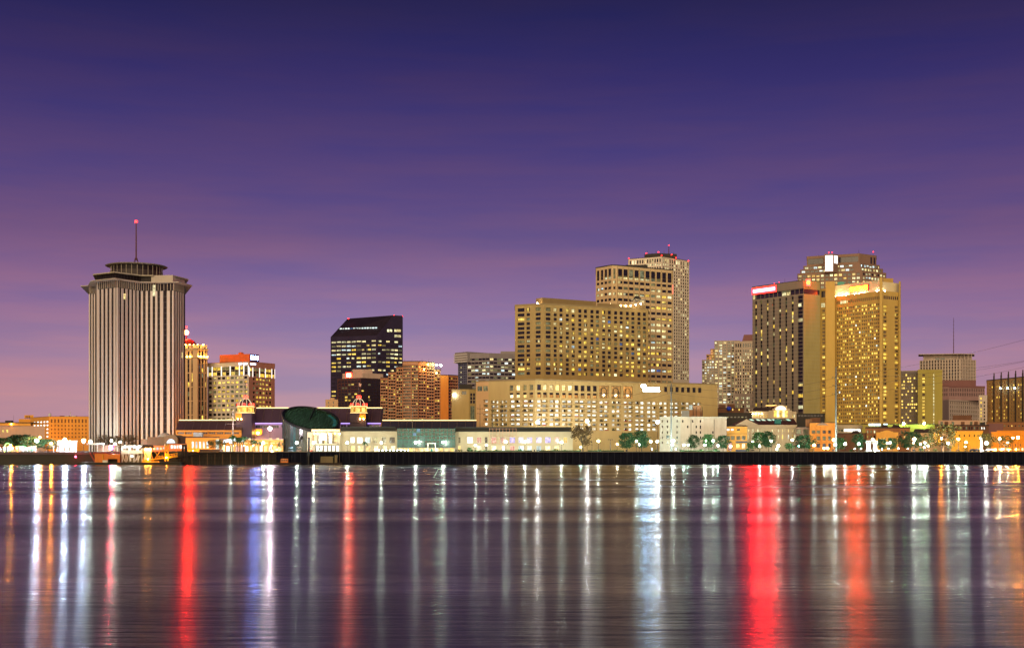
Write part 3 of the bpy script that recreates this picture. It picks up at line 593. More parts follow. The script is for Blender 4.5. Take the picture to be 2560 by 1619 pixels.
# ---- white hotel with orange-lit penthouse
def hotel_white():
    B = Bld('square_hotel', 'square pale hotel with yellow windows, white light fins and orange penthouse with blue sign', P(600, 1165), 'hotel')
    B.frame = 'frame_dark'
    z1 = Z(904, 1150); pts = roofline(z1, [(519.5, 908.5), (622, 904), (687, 910)])
    fa, fb = B.body(pts, GZ, z1, 'hotel_white', 'hotel_pink', 40, parapet=0.5)
    fb.wall = MATS['hotel_pink']
    cl = [(522 + i * 11.05, 522 + i * 11.05 + 7.4) for i in range(9)]
    rw = [(943.2 + j * 11.25, 943.2 + j * 11.25 + 6.2) for j in range(10)]
    pat = ['.o..gdoo.', '.ggo gogd o'.replace(' ', ''), '.g.gddgdg', 'ddgggdggg', '.ogo odgd'.replace(' ', 'g'), '.gdgg.ggd', '.dd.gg.gd', 'ogogogdog', '.....dgdg', 'od.dogogg']
    B.grid(fa, cl, rw, 522, pat, depth=0.45)
    B.grid(fb, [(632.5 + i * 8.1, 632.5 + i * 8.1 + 5.4) for i in range(6)], rw, 622, ['.gggdg', '.dggg.', 'd.gggg', '.d.g..', '.ggggg', '.ggg..', '..gggg', '.dgg.g', 'd.g.dg', '..g...'], depth=0.45, frame='frame_tan')
    # two tall storeys of dark glass between light fins
    for f, c, rf in ((fa, [(521, 529), (532, 552), (555, 574), (577, 597), (600, 609), (611, 620)], 522), (fb, [(624.5, 630), (633, 647), (650, 662), (664.5, 678), (680.5, 686)], 622)):
        for y0, y1 in ((918.5, 926.5), (927, 930.5), (931, 939.5)):
            for x0, x1 in c:
                n = 2 if x1 - x0 > 12 else 1
                for k in range(n):
                    q0 = x0 + (x1 - x0) * k / n; q1 = x0 + (x1 - x0) * (k + 1) / n
                    B.win(f, f.u(q0) + 0.1, f.u(q1) - 0.1, f.z(rf, y1), f.z(rf, y0), '.' if y1 - y0 < 5 else B.rng.choice('gg.d'), 'full', 0.5)
        for i in range(len(c) + 1):
            px = c[i][0] - 1.3 if i < len(c) else c[-1][1] + 1.1
            mb = MB(); u = f.u(px); f.slab(mb, max(u - 0.35, 0.02), min(u + 0.35, f.L - 0.02), f.z(rf, 941), f.z(rf, 917), 0.35, 'fin_white'); mb.build('light_fin', B.root)
    for px0, px1, f in ((597, 605.5, fa), (608, 619, fa), (624.5, 639, fb)):
        mb = MB(); f.glow(mb, f.u(px0), f.u(px1), f.z(px0, 911.5), f.z(px0, 906.5), 0.4, 'sign_ice_small', 'hotel_white'); mb.build('sign', B.root)
    zp = Z(885, 1155); pp = roofline(zp, [(549, 887), (624, 884.2), (647.5, 886.5)])
    f1, f2 = B.body(pp, z1 + 0.6, zp, 'penthouse_orange', 'penthouse_orange', 25, part='penthouse'); f2.wall = MATS['blue_panel']  # orange-red light on the penthouse is put into its wall colour
    mb = MB(); f2.glow(mb, f2.u(625.5), f2.u(645), f2.z(625, 898), f2.z(625, 888.5), 0.5, 'sign_blue_white', 'blue_panel'); mb.build('sign', B.root)
    mb = MB(); c = P3(602.5, 884, 1165); mb.lathe((c.x, c.y, zp), [(2.6, 0), (2.6, 1.6), (1.6, 2.4), (0.4, 2.6)], 'penthouse_orange', 14); mb.build('roof_tank', B.root)
    B.finish()
hotel_white()

# ---- dark glass office tower with slanted roof
def tower_slanted():
    B = Bld('slant_roof_tower', 'dark glass office tower with slanted roof and rows of lit yellow windows', P(920, 1520), 'skyscraper')
    Y0 = 1500; ze = Z(838, Y0); zr = Z(792, 1520)
    A, C, D = P(826.5, 1522), P(942, Y0), P(1007, 1519)
    back = [P(1007, 1570), P(826.5, 1570)]
    fa, fb = B.body([A, C, D], GZ, ze, 'glass_black', 'glass_black', back=back)
    B.frame = 'frame_black'
    rw = [(849.8 + j * 10.35, 849.8 + j * 10.35 + 4.6) for j in range(20)]
    pr = [0.6, 0.75, 0.85, 0.85, 0.7, 0.65, 0.55, 0.6, 0.5, 0.3, 0.25, 0.15, 0.2, 0.2, 0.2, 0.2, 0.1, 0.1, 0.1, 0.1]
    B.grid(fa, [(829 + i * 12.5, 829 + i * 12.5 + 10.6) for i in range(9)], rw, 942, None, pr, 'ppgpc', 0.08, 0.15)
    B.grid(fb, [(945 + i * 10.3, 945 + i * 10.3 + 8.8) for i in range(6)], rw, 942, None, [0.3, 0.6, 0.6, 0.8, 0.7, 0.8, 0.6, 0.5] + [0.2] * 12, 'ppgpc', 0.08, 0.15)
    # slanted roof: gable wall on the right, sloping glass facing the river
    R1, R2, R3 = P3(869, 799.5, 1552), P3(984, 791.5, 1530), P3(1007, 793.5, 1532)
    zr = R2.z; a, c, d = (A.x, A.y, ze), (C.x, C.y, ze), (D.x, D.y, ze)
    r1, r2, r3 = (R1.x, R1.y, zr), (fb.pt(fb.u(984)).x, fb.pt(fb.u(984)).y, zr), (D.x, D.y, zr)
    bl, br = (back[1].x, back[1].y, ze), (back[0].x, back[0].y, zr)
    r1b = (R1.x + 1, 1568, zr)
    mb = MB(); mb.face([a, c, r2, r1], 'glass_black_roof'); mb.build('slanted_roof', B.root)
    mb = MB(); mb.face([c, d, r3, r2], 'glass_black'); mb.face([d, (back[0].x, back[0].y, ze), br, r3], 'glass_black'); mb.face([a, r1, r1b, bl], 'glass_black'); mb.face([bl, r1b, br, (back[0].x, back[0].y, ze)], 'glass_black'); mb.build('gable', B.root)
    mb = MB(); mb.face([r1, r2, r3, br, r1b], 'roof_dark'); mb.build('ridge_roof', B.root)
    for i, (px0, px1) in enumerate([(968, 973.5), (975, 980), (986, 991), (992, 1002)]):
        for py in (823, 836.5):
            if px0 < 980 and py > 830: continue
            q = fb.p3(fb.u(px0), 0, -0.12); mb = MB(); fb.slab(mb, fb.u(px0), fb.u(px1), fb.z(px0, py + 6), fb.z(px0, py), 0.12, 'lit_pale'); mb.build('window', B.root)
    va, vc, v1, v2 = Vector(a), Vector(c), Vector(r1), Vector(r2)
    for k in range(1, 5):
        t = k / 5; p, q = va.lerp(v1, t), vc.lerp(v2, t); mb = MB(); mb.bar(p + Vector((0, -0.2, 0.2)), q + Vector((0, -0.2, 0.2)), 0.18, 'frame_black'); mb.build('roof_rib', B.root)
    p, q = va.lerp(v1, 0.33), vc.lerp(v2, 0.28)
    for k in range(14):
        s0, s1 = 0.08 + k * 0.06, 0.08 + k * 0.06 + 0.045
        mb = MB(); u = p.lerp(q, s0) + Vector((0, -1.6, 1.6)); v = p.lerp(q, s1) + Vector((0, -1.6, 1.6)); mb.face([u, v, v + Vector((0, 0.6, 1.5)), u + Vector((0, 0.6, 1.5))], 'lit_cool' if B.rng.random() < 0.8 else 'lit_blue'); mb.build('window', B.root)
    B.finish()
    for px, py in ((871, 796), (985, 788), (1006, 790)): beacon(B, px, py, 1532, 2.0, 1.5)
tower_slanted()

# ---- brown hotel with red and yellow sign
def hotel_brown():
    B = Bld('brown_hotel', 'dark brown hotel slab with white rooftop blocks and glowing red and yellow sign', P(900, 1260), 'hotel')
    z1 = Z(945, 1250); pts = roofline(z1, [(843, 947), (902, 944), (955, 946.5)])
    fa, fb = B.body(pts, GZ, z1, 'brown_glass', 'roof_dark', 40); fb.wall = MATS['brown_dark']; B.frame = 'frame_dark'
    rw = [(950 + j * 7.7, 950 + j * 7.7 + 5) for j in range(14)]
    B.grid(fa, [(846 + i * 8.0, 846 + i * 8.0 + 6.4) for i in range(7)], rw, 902, None, 0.17, 'g', 0.12, 0.2)
    B.grid(fb, [(904 + i * 8.4, 904 + i * 8.4 + 6.2) for i in range(6)], rw, 902, None, 0.14, 'gp', 0.05, 0.2)
    f1, f2 = B.body([P(856, 1262), P(906, 1258), P(958, 1270)], z1 + 0.01, Z(933, 1260), 'mech_white', 'mech_white', 16, part='penthouse')
    B.body([P(882, 1270), P(908, 1268), P(931, 1272)], Z(933, 1260) + 0.02, Z(922, 1262), 'mech_white', 'mech_white', 8, part='penthouse')
    B.finish()
    mb = MB(); f1.glow(mb, f1.u(864), f1.u(881), f1.z(865, 944), f1.z(865, 930.5), 0.5, 'border_halo_red'); o = mb.build('sign', B.root)
    mb = MB(); f1.glow(mb, f1.u(867.5), f1.u(877.5), f1.z(865, 942), f1.z(865, 933.5), 0.8, 'sign_gold_hot'); mb.build('sign_panel', o)
hotel_brown()

# ---- stepped brick apartment tower
def tower_brick():
    B = Bld('stepped_apartment_tower', 'stepped pink brick apartment tower with rounded top and balcony bands', P(1047, 1160), 'apartment block')
    Y0 = 1150
    segs = [(951, 970, 944, 14), (970, 990, 930, 8), (990, 1007, 917, 3), (1007, 1028, 903, -1), (1028, 1046, 903, -3), (1046, 1066, 903, -1), (1066, 1086, 905, 2), (1086, 1101, 923, 5), (1101, 1121, 937, 8), (1121, 1145, 937, 18)]
    for x0, x1, top, dy in segs:
        y = Y0 + dy; z1 = Z(top, y); round_ = 1007 <= x0 < 1086
        orange = x0 == 1101  # the orange-lit bay carries its light in the brick colour
        a, b = P(x0, y + (0.6 if x0 < 1040 else -0.6)), P(x1, y + (-0.6 if x0 < 1040 else 3 if x0 < 1120 else 9))
        (f,) = B.body([a, b], GZ, z1, 'brick_orange' if orange else 'brick_pink', 'roof_dark', 26, parapet=0.4)
        if orange: continue
        n = max(2, round((x1 - x0) / 6.0)); w = (x1 - x0 - 2) / n; rw = []
        py = top + (11 if round_ else 6); last = 1050
        while py < last: rw.append((py, py + 4.5)); py += 7.75
        B.grid(f, [(x0 + 1.3 + w * i, x0 + 1.3 + w * i + w * 0.82) for i in range(n)], rw, x0, None, 0.17, 'gog', 0.12, 0.5)
        mb = MB(); m = MB()
        for y0, y1 in rw: f.slab(mb, 0.2, f.L - 0.2, f.z(x0, y1 + 2.9), f.z(x0, y1 + 0.4), 0.7, 'balcony_band')
        mb.build('balcony_band', B.root)
        if round_: mb = MB(); f.slab(mb, 0, f.L, z1 - 3.2, z1 - 0.6, 0.5, 'balcony_band'); mb.build('cornice', B.root)
    B.finish(300)
    for px, py, r in ((1091, 912, 1.0), (1102, 913, 1.0)):
        mb = MB(); p = P3(px, py, 1150); ball(mb, p, r, 'lamp_green', 1); mb.bar((p.x, p.y, p.z - 5), (p.x, p.y, p.z - 0.8), 0.2, 'steel_dark'); mb.build('floodlight', B.root)
    for px, py in ((1070, 911), (1060, 923), (1091, 932)):
        mb = MB(); ball(mb, P3(px, py, 1147), 0.6, 'lamp_amber', 1); mb.build('floodlight', B.root)
    for px in (1012, 1030, 1055, 1072): mast(B, px, 904, 897, 1160, 0.12, 0.06, 'steel_dark')
tower_brick()

# ---- far grey-blue office block with striped louvres
def office_far():
    B = Bld('banded_office_block', 'far grey office block with ribbon windows and white striped louvred corner', P(1215, 1510), 'office block')
    z1 = Z(882, 1500); pts = [P(1145, 1530), P(1168, 1512), P(1223, 1500), P(1290, 1516)]
    fs = B.body(pts, GZ, z1, 'office_grey', 'roof_dark', 40); fs[0].wall = MATS['office_blue']; B.frame = 'frame_black'
    B.grid(fs[0], [(1147 + i * 4.2, 1147 + i * 4.2 + 2.4) for i in range(5)], [(905 + j * 6, 905 + j * 6 + 3.5) for j in range(24)], 1150, ['vpvvv', 'vvvvv'], depth=0.2)
    rw = [(894.5 + j * 9.2, 894.5 + j * 9.2 + 5.2) for j in range(9)]
    B.grid(fs[1], [(1169.5 + i * 9, 1169.5 + i * 9 + 8.3) for i in range(6)], rw, 1223, None, 0.3, 'pc', 0.15, 0.2)
    B.grid(fs[2], [(1225 + i * 9.2, 1225 + i * 9.2 + 8.4) for i in range(7)], rw, 1223, None, 0.3, 'pcp', 0.15, 0.2)
    B.finish()
    f = Face(P(1137, 1526), P(1168.3, 1508), 0, 1, 'louvre_white'); mb = MB(); mb.prism([f.a, f.b, P(1223, 1530), P(1150, 1550)], Z(905, 1510), Z(879, 1510), 'office_grey'); mb.build('louvre_box', B.root)
    for k in range(4): mb = MB(); z = Z(902 - k * 6, 1510); f.slab(mb, -1, f.L + 0.5, z - 1.3, z + 0.2, 1.0, 'louvre_white'); mb.build('louvre', B.root)
    mb = MB(); mb.box((*P(1272, 1540), z1), (20, 14, 4.5), 'office_grey'); mb.build('penthouse', B.root)
office_far()

# ---- riverside hotel slab on the parking podium
def hotel_slab():
    B = Bld('slab_hotel', 'wide tan hotel slab with a grid of small windows above the parking podium', P(1470, 845), 'hotel')
    z1 = Z(760, 830); pts = roofline(z1, [(1287.5, 764), (1360, 760), (1621, 774)])
    zb = Z(946, 830) - 1.5
    fa, fb = B.body(pts, zb, z1, 'tan_concrete', 'tan_dark', 26, parapet=0.7); B.frame = 'frame_dark'
    cx = [600, 717, 813, 918, 1015, 1125, 1218, 1325, 1417, 1520, 1613, 1718, 1810, 1912, 2003, 2104, 2194]
    cl = [(1280 + (c - (40 if i == 0 else 26)) / 6.622, 1280 + (c + (40 if i == 0 else 26)) / 6.622) for i, c in enumerate(cx)]
    ry = [292, 375, 447, 522, 597, 670, 745, 817, 893, 970, 1045, 1117, 1192, 1267, 1342]
    rw = [(730 + (y - (30 if j == 0 else 24)) / 6.622, 730 + (y + (30 if j == 0 else 24)) / 6.622) for j, y in enumerate(ry)]
    main = ['dp.gp....g.......', '.........p.......', '..c.g.g.dpb..gd.d', 'dp.g..l.dgggpc.l.', 'd.lp..pgg..pgd.dd', '..p.gdgdggl.pggpd', '....lg..b.......p', 'dd.p..g.dpddbgg.d', '..gpc..lgpg....pg', 'd.pdg.g.g...gdbg.', '...g.gggp....l.pp', 'ddd.p..gg.ggpgg.d', 'pgg.lggdd..dggggp', '.lp.gb....g.g.gdg', '..p..ggdgpgp.gg..']
    left = ['.gd', '...', 'gd.', '..d', '..d', '...', '...', 'dpl', '...', 'd.d', '...', '.gd', 'l.g', 'gg.', 'd..']
    B.grid(fb, cl, rw, 1388, main, depth=0.6)
    lr = [(y0 + 0.6, y1 + 0.6) for y0, y1 in rw]
    B.grid(fa, [(1294, 1311), (1316, 1325), (1339, 1351.5)], lr, 1303, left, depth=0.6)
    B.finish(340)
    # rooftop plant and lit roof pavilion
    mb = MB(); q = [P(1340, 846), P(1356, 840), P(1490, 862)]; mb.prism(q + [p + p / p.y * 12 for p in reversed(q)], z1, Z(744.5, 842), 'tan_dark', 'roof_dark'); mb.build('penthouse', B.root)
    mb = MB(); q = [P(1493, 852), P(1612, 864)]; mb.prism(q + [p + p / p.y * 12 for p in reversed(q)], z1 + 0.71, z1 + 3.2, 'tan_dark', 'roof_dark'); mb.build('roof_terrace', B.root)
    mb = MB(); zt = z1 + 3.2
    for k in range(7): mb.box((*P(1580 + k * 5, 862), zt), (0.35, 0.35, 3.4), 'frame_pale')
    mb.prism([P(1576, 859), P(1614, 862), P(1614, 868), P(1576, 866)], zt + 3.4, zt + 3.7, 'frame_pale'); mb.prism([P(1582, 859), P(1604, 861), P(1604, 867), P(1582, 866)], zt + 3.7, zt + 6.2, 'roof_dark', scale=0.3); mb.build('roof_pavilion', B.root)
    for k in range(9):
        mb = MB(); ball(mb, P3(1502 + k * 12.5, 763 - 5 * math.sin(k * 0.9) * 0.5 - k * 0.2, 858), 0.42, 'lamp_warm', 1); mb.build('terrace_lamp', B.root)
    mb = MB(); p = P3(1343.5, 758.5, 838); ball(mb, p, 0.7, 'lamp_warm', 1); mb.bar((p.x, p.y, z1), p, 0.2, 'steel_dark'); mb.build('roof_lamp', B.root)
hotel_slab()

# ---- pale office tower behind the hotel slab
def office_tan():
    B = Bld('chamfered_office_tower', 'pale tan office tower with chamfered corner and wide ribbon windows behind the slab hotel', P(1590, 920), 'skyscraper')
    z1 = Z(663, 900); pts = roofline(z1, [(1489.5, 670), (1529, 663), (1543, 663.4), (1682, 675.5)])
    f0, f1, f2 = B.body(pts, GZ, z1, 'office_tan', 'roof_dark', 38, parapet=0.5); B.frame = 'frame_dark'
    x = lambda v: 1470 + v / 4.352
    c0 = [(x(93), x(122)), (x(136), x(165)), (x(177), x(207)), (x(218), x(250))]; c1 = [(x(276), x(299))]
    c2 = [(x(327 + i * 60), x(376 + i * 59.6)) for i in range(10)]
    for f, c, rf, s in ((f0, c0, 1491, -5), (f1, c1, 1536, -1), (f2, c2, 1545, 0)):
        tp = 610 + 267 / 4.352 if f is not f0 else 610 + 293 / 4.352
        for x0, x1 in c:
            B.win(f, f.u(x0), f.u(x1), f.z(rf, tp + 17), f.z(rf, tp), B.rng.choice('...d'), 'full', 0.6); B.win(f, f.u(x0), f.u(x1), f.z(rf, tp + 25), f.z(rf, tp + 17.1), B.rng.choice('pppd.'), 'low', 0.6)
    r2 = [(610 + (397 + j * 63.2) / 4.352, 610 + (427 + j * 63.2) / 4.352) for j in range(18)]
    pat = ['p.....d...', '.d.d..pp..', 'pp.ppgdpgp', '....p.d.g.', '......gggp', '..........', '...... ggg'.replace(' ', '.'), '......pppp', '.....gppp.', '......d.pd', '.....dcpp p'.replace(' ', ''), '....dgpppg', '....dgggpp', '.....gpgpg', '.....dgg..', '.....ccbcg', '.....p....', '.....vdvdd']
    B.grid(f2, c2, r2, 1545, pat, depth=0.5)
    B.grid(f1, c1, r2, 1536, ['p', '.', 'p', '.'], depth=0.5)
    r0 = [(610 + (423 + j * 62.2) / 4.352, 610 + (451 + j * 62.2) / 4.352) for j in range(5)]
    B.grid(f0, c0, r0, 1491, ['...d', 'cc..', 'pp.p', '....'], depth=0.5)
    B.finish()
    for i in range(11):                                           # vertical joints between the bays
        mb = MB(); u = f2.u(x(320 + i * 59.8)); f2.slab(mb, max(0.05, u - 0.12), min(u + 0.12, f2.L - 0.05), GZ + 30, z1 - 1, 0.1, 'tan_dark'); mb.build('joint', B.root)
    mb = MB(); mb.box((*P(1590, 925), z1 + 0.01), (16, 10, 3.2), 'roof_dark'); mb.build('penthouse', B.root)
    mb = MB(); f2.slab(mb, f2.L - 0.5, f2.L - 0.02, Z(735, 926), Z(712, 926), 0.3, 'sign_red_soft'); mb.build('sign', B.root)
office_tan()

# ---- tallest white tower behind
def tower_white():
    B = Bld('white_fin_tower', 'tallest white tower with narrow window slots and red roof beacons', P(1650, 1420), 'skyscraper')
    z1 = Z(641, 1400); pts = roofline(z1, [(1571, 648), (1654, 641), (1723, 652.5)])
    fa, fb = B.body(pts, GZ, z1, 'white_marble', 'roof_dark', 40, parapet=0.4); B.frame = 'frame_dark'
    rw = [(645.5, 655), (657.5, 662.5)] + [(666 + j * 8.05, 666 + j * 8.05 + 5.4) for j in range(35)]
    B.grid(fb, [(1657.5 + i * 5.55, 1657.5 + i * 5.55 + 3.3) for i in range(12)], rw, 1656, None, [0.5, 0.5, 0.35] + [0.16] * 32, 'ppp', 0.06, 0.6)
    B.grid(fa, [(1574 + i * 6.2, 1574 + i * 6.2 + 3.4) for i in range(13)], rw[:6], 1652, None, [0.3, 0.75, 0.4, 0.3], 'ppp', 0.05, 0.6)
    B.finish(300)
    mb = MB(); q = [P(1611, 1425), P(1646, 1418), P(1692, 1424)]; mb.prism(q + [p + p / p.y * 20 for p in reversed(q)], z1 + 0.1, Z(633.5, 1420), 'roof_dark'); mb.build('penthouse', B.root)
    for px in (1618, 1630, 1640, 1660, 1684): mast(B, px, 634, 625 + (px % 7), 1428, 0.25, 0.1, 'mast_brown')
    mast(B, 1672, 634, 615, 1425, 0.5, 0.25, 'mast_brown', rungs=3)
    for px, py in ((1572, 645.5), (1616, 633), (1646, 630), (1654, 638.5), (1679, 636.5), (1690, 644.5), (1721, 652), (1672, 613.5)): beacon(B, px, py, 1412 if px != 1672 else 1425, 1.5, 1.3)
tower_white()

# ---- dark hotel with vertical window strips and red sign
def hotel_dark():
    B = Bld('dark_strip_hotel', 'dark taupe hotel tower with vertical window strips and glowing red rooftop sign', P(1960, 1050), 'hotel')
    z1 = Z(700, 1020); pts = roofline(z1, [(1881, 717.5), (2009, 700), (2050, 703.5)])
    fa, fb = B.body(pts, GZ, z1, 'pier_taupe', 'roof_dark', 34, parapet=0.3); fb.wall = MATS['panel_olive']; B.frame = 'frame_black'
    cl = [(c - w / 2, c + w / 2) for c, w in ((1889.6, 5.4), (1903, 5.0), (1918.6, 5.0), (1934, 5.0), (1949.5, 5.2), (1965, 5.2), (1981, 5.6), (2000.5, 13))]
    H = 33; rw = [(738.5 + j * 9.45, 738.5 + j * 9.45 + 9.0) for j in range(H)]
    B.grid(fa, cl, rw, 2000, None, 0.24, 'gpog', 0.04, 0.9)
    # dark glazed band below the parapet
    for k in range(12): u0, u1 = fa.L * k / 12 + 0.15, fa.L * (k + 1) / 12 - 0.15; B.win(fa, u0, u1, fa.z(2000, 734.5), fa.z(2000, 722), 'p' if k in (0, 7, 8) else 'v', 'low' if k else 'left', 0.4)
    B.win(fb, 0.2, fb.L - 0.2, fb.z(2010, 734.5), fb.z(2010, 722), 'v', 'full', 0.4)
    B.finish()
    for j in range(0, 34):                       # floor seams
        z = fa.z(2000, 738 + j * 9.45); mb = MB(); fa.slab(mb, 0.02, fa.L - 0.02, z - 0.09, z + 0.09, 0.06, 'seam_pale'); fb.slab(mb, 0.02, fb.L - 0.02, z - 0.09, z + 0.09, 0.06, 'seam_pale'); mb.build('floor_seam', B.root)
    mb = MB(); fa.slab(mb, 0.3, fa.L * 0.999, fa.z(2000, 721), z1 - 0.3, 0.5, 'parapet_taupe'); mb.build('parapet_band', B.root)
    mb = MB(); fa.glow(mb, fa.u(1882), fa.u(1944), fa.z(1884, 737.5), fa.z(1884, 719.5), 1.0, 'border_halo_red'); o = mb.build('sign', B.root)  # red backing panel widened to the glow around the sign
    mb = MB(); fa.glow(mb, fa.u(1885), fa.u(1940.5), fa.z(1884, 733), fa.z(1884, 724.5), 1.3, 'sign_marquee'); mb.build('sign_panel', o)
    mb = MB(); c = P3(2021.5, 706, 1012); mb.box((c.x, c.y + 1, c.z - 2.6), (3.4, 0.6, 5.2), 'logo_red'); o = mb.build('sign', B.root)
    mb = MB(); ball(mb, (c.x, c.y + 0.6, c.z), 1.4, 'logo_gold', 1); mb.bar((c.x, c.y + 1.2, z1 - 1), (c.x, c.y + 9, z1 - 1), 0.3, 'steel_dark'); mb.build('sign_logo', o)
    for px, py in ((1936, 708), (1948, 705)): beacon(B, px, py, 1050, 3.0, 0.6)
    mb = MB(); mb.box((*P(1948, 1062), z1), (5, 4, 2.2), 'roof_dark'); mb.build('roof_plant', B.root)
    mast(B, 1962, 706, 696, 1050, 0.12, 0.06, 'steel_dark')
hotel_dark()

# ---- stepped office tower behind the two hotels
def tower_stepped():
    B = Bld('stepped_crown_tower', 'rose granite office tower with stepped crown and bright white lit shaft', P(2105, 1370), 'skyscraper')
    B.frame = 'frame_dark'; Y0 = 1350
    tiers = [((1994, 684), (2155, 677.5), (2215, 682), GZ), ((2001, 673.5), (2152, 667.5), (2207, 671)), ((2009, 664), (2150, 658), (2198.5, 661)), ((2017, 645), (2148, 634), (2191, 632.5))]
    zprev = GZ
    for k, t in enumerate(tiers):
        z1 = Z(t[1][1], Y0 + k * 3); a, b, c = P(t[0][0], Y0 + 22 + k * 3), P(t[1][0], Y0 + k * 3), P(t[2][0], Y0 + 16 + k * 3)
        fa, fb = B.body([a, b, c], zprev + 0.01, z1, 'granite_rose', 'granite_rose', 40 - k * 4, part='wall' if k < 3 else 'attic', parapet=0.3)
        py = t[1][1]; zprev = z1
        if k == 0:
            rw = [(py + 4.0 + j * 9.6, py + 4.0 + j * 9.6 + 6) for j in range(9)]
            B.grid(fa, [(1996 + i * 11.2, 1996 + i * 11.2 + 8) for i in range(14)], rw, t[1][0], None, 0.55, 'ppo', 0.1, 0.5)
            B.grid(fb, [(2157.5 + i * 7.2, 2157.5 + i * 7.2 + 5) for i in range(8)], rw, t[1][0], None, 0.72, 'pppc', 0.1, 0.5)
        elif k < 3:
            n = 13 - k
            B.grid(fa, [(t[0][0] + 3 + i * 11, t[0][0] + 3 + i * 11 + 9) for i in range(n)], [(py + 2.6, py + 8)], t[1][0], None, 0.5, 'pc', 0.1, 0.4)
            B.grid(fb, [(t[1][0] + 2.5 + i * 7.2, t[1][0] + 2.5 + i * 7.2 + 5.2) for i in range(7)], [(py + 2.6, py + 8.5)], t[1][0], None, 0.95, 'cp' if k == 2 else 'p', 0.1, 0.4)
        else:
            for x0, x1 in ((2019, 2058), (2096, 2146)): B.win(fa, fa.u(x0), fa.u(x1), fa.z(2148, py + 20), fa.z(2148, py + 6), 'v', 'full', 0.5)
            for x0, x1 in ((2176, 2181), (2184, 2189)): B.win(fb, fb.u(x0), fb.u(x1), fb.z(2148, py + 22), fb.z(2148, py + 5), 'v', 'full', 0.5)
    B.finish()
    mb = MB(); q = [P(2061, 1354), P(2084, 1352), P(2095, 1358)]; z0, z1 = Z(680, 1352), Z(634.5, 1352); mb.prism(q + [P(2095, 1385), P(2061, 1385)], z0, z1, 'granite_rose'); o = mb.build('lit_shaft', B.root)
    f = Face(q[0], q[1], 0, 1, 'crown_white'); g = Face(q[1], q[2], 0, 1, 'crown_white')
    for k in range(4):
        mb = MB(); zz0 = Z(677 - k * 10, 1352); f.slab(mb, f.u(2063.5), f.u(2082), zz0, zz0 + 3.7, 0.3, 'crown_white'); mb.build('pane', o)
        if k > 1: mb = MB(); g.slab(mb, g.u(2085.5), g.u(2093.5), zz0, zz0 + 3.7, 0.3, 'crown_white'); mb.build('pane', o)
    for px, py in ((2072, 631.5), (2080, 631)): beacon(B, px, py, 1362, 2.0, 1.1)
    beacon(B, 2183, 629.5, 1380, 2.5, 1.1); mast(B, 2147, 634, 624, 1380, 0.2, 0.1, 'steel_dark'); mast(B, 2046, 643, 636, 1380, 0.2, 0.1, 'steel_dark')
tower_stepped()

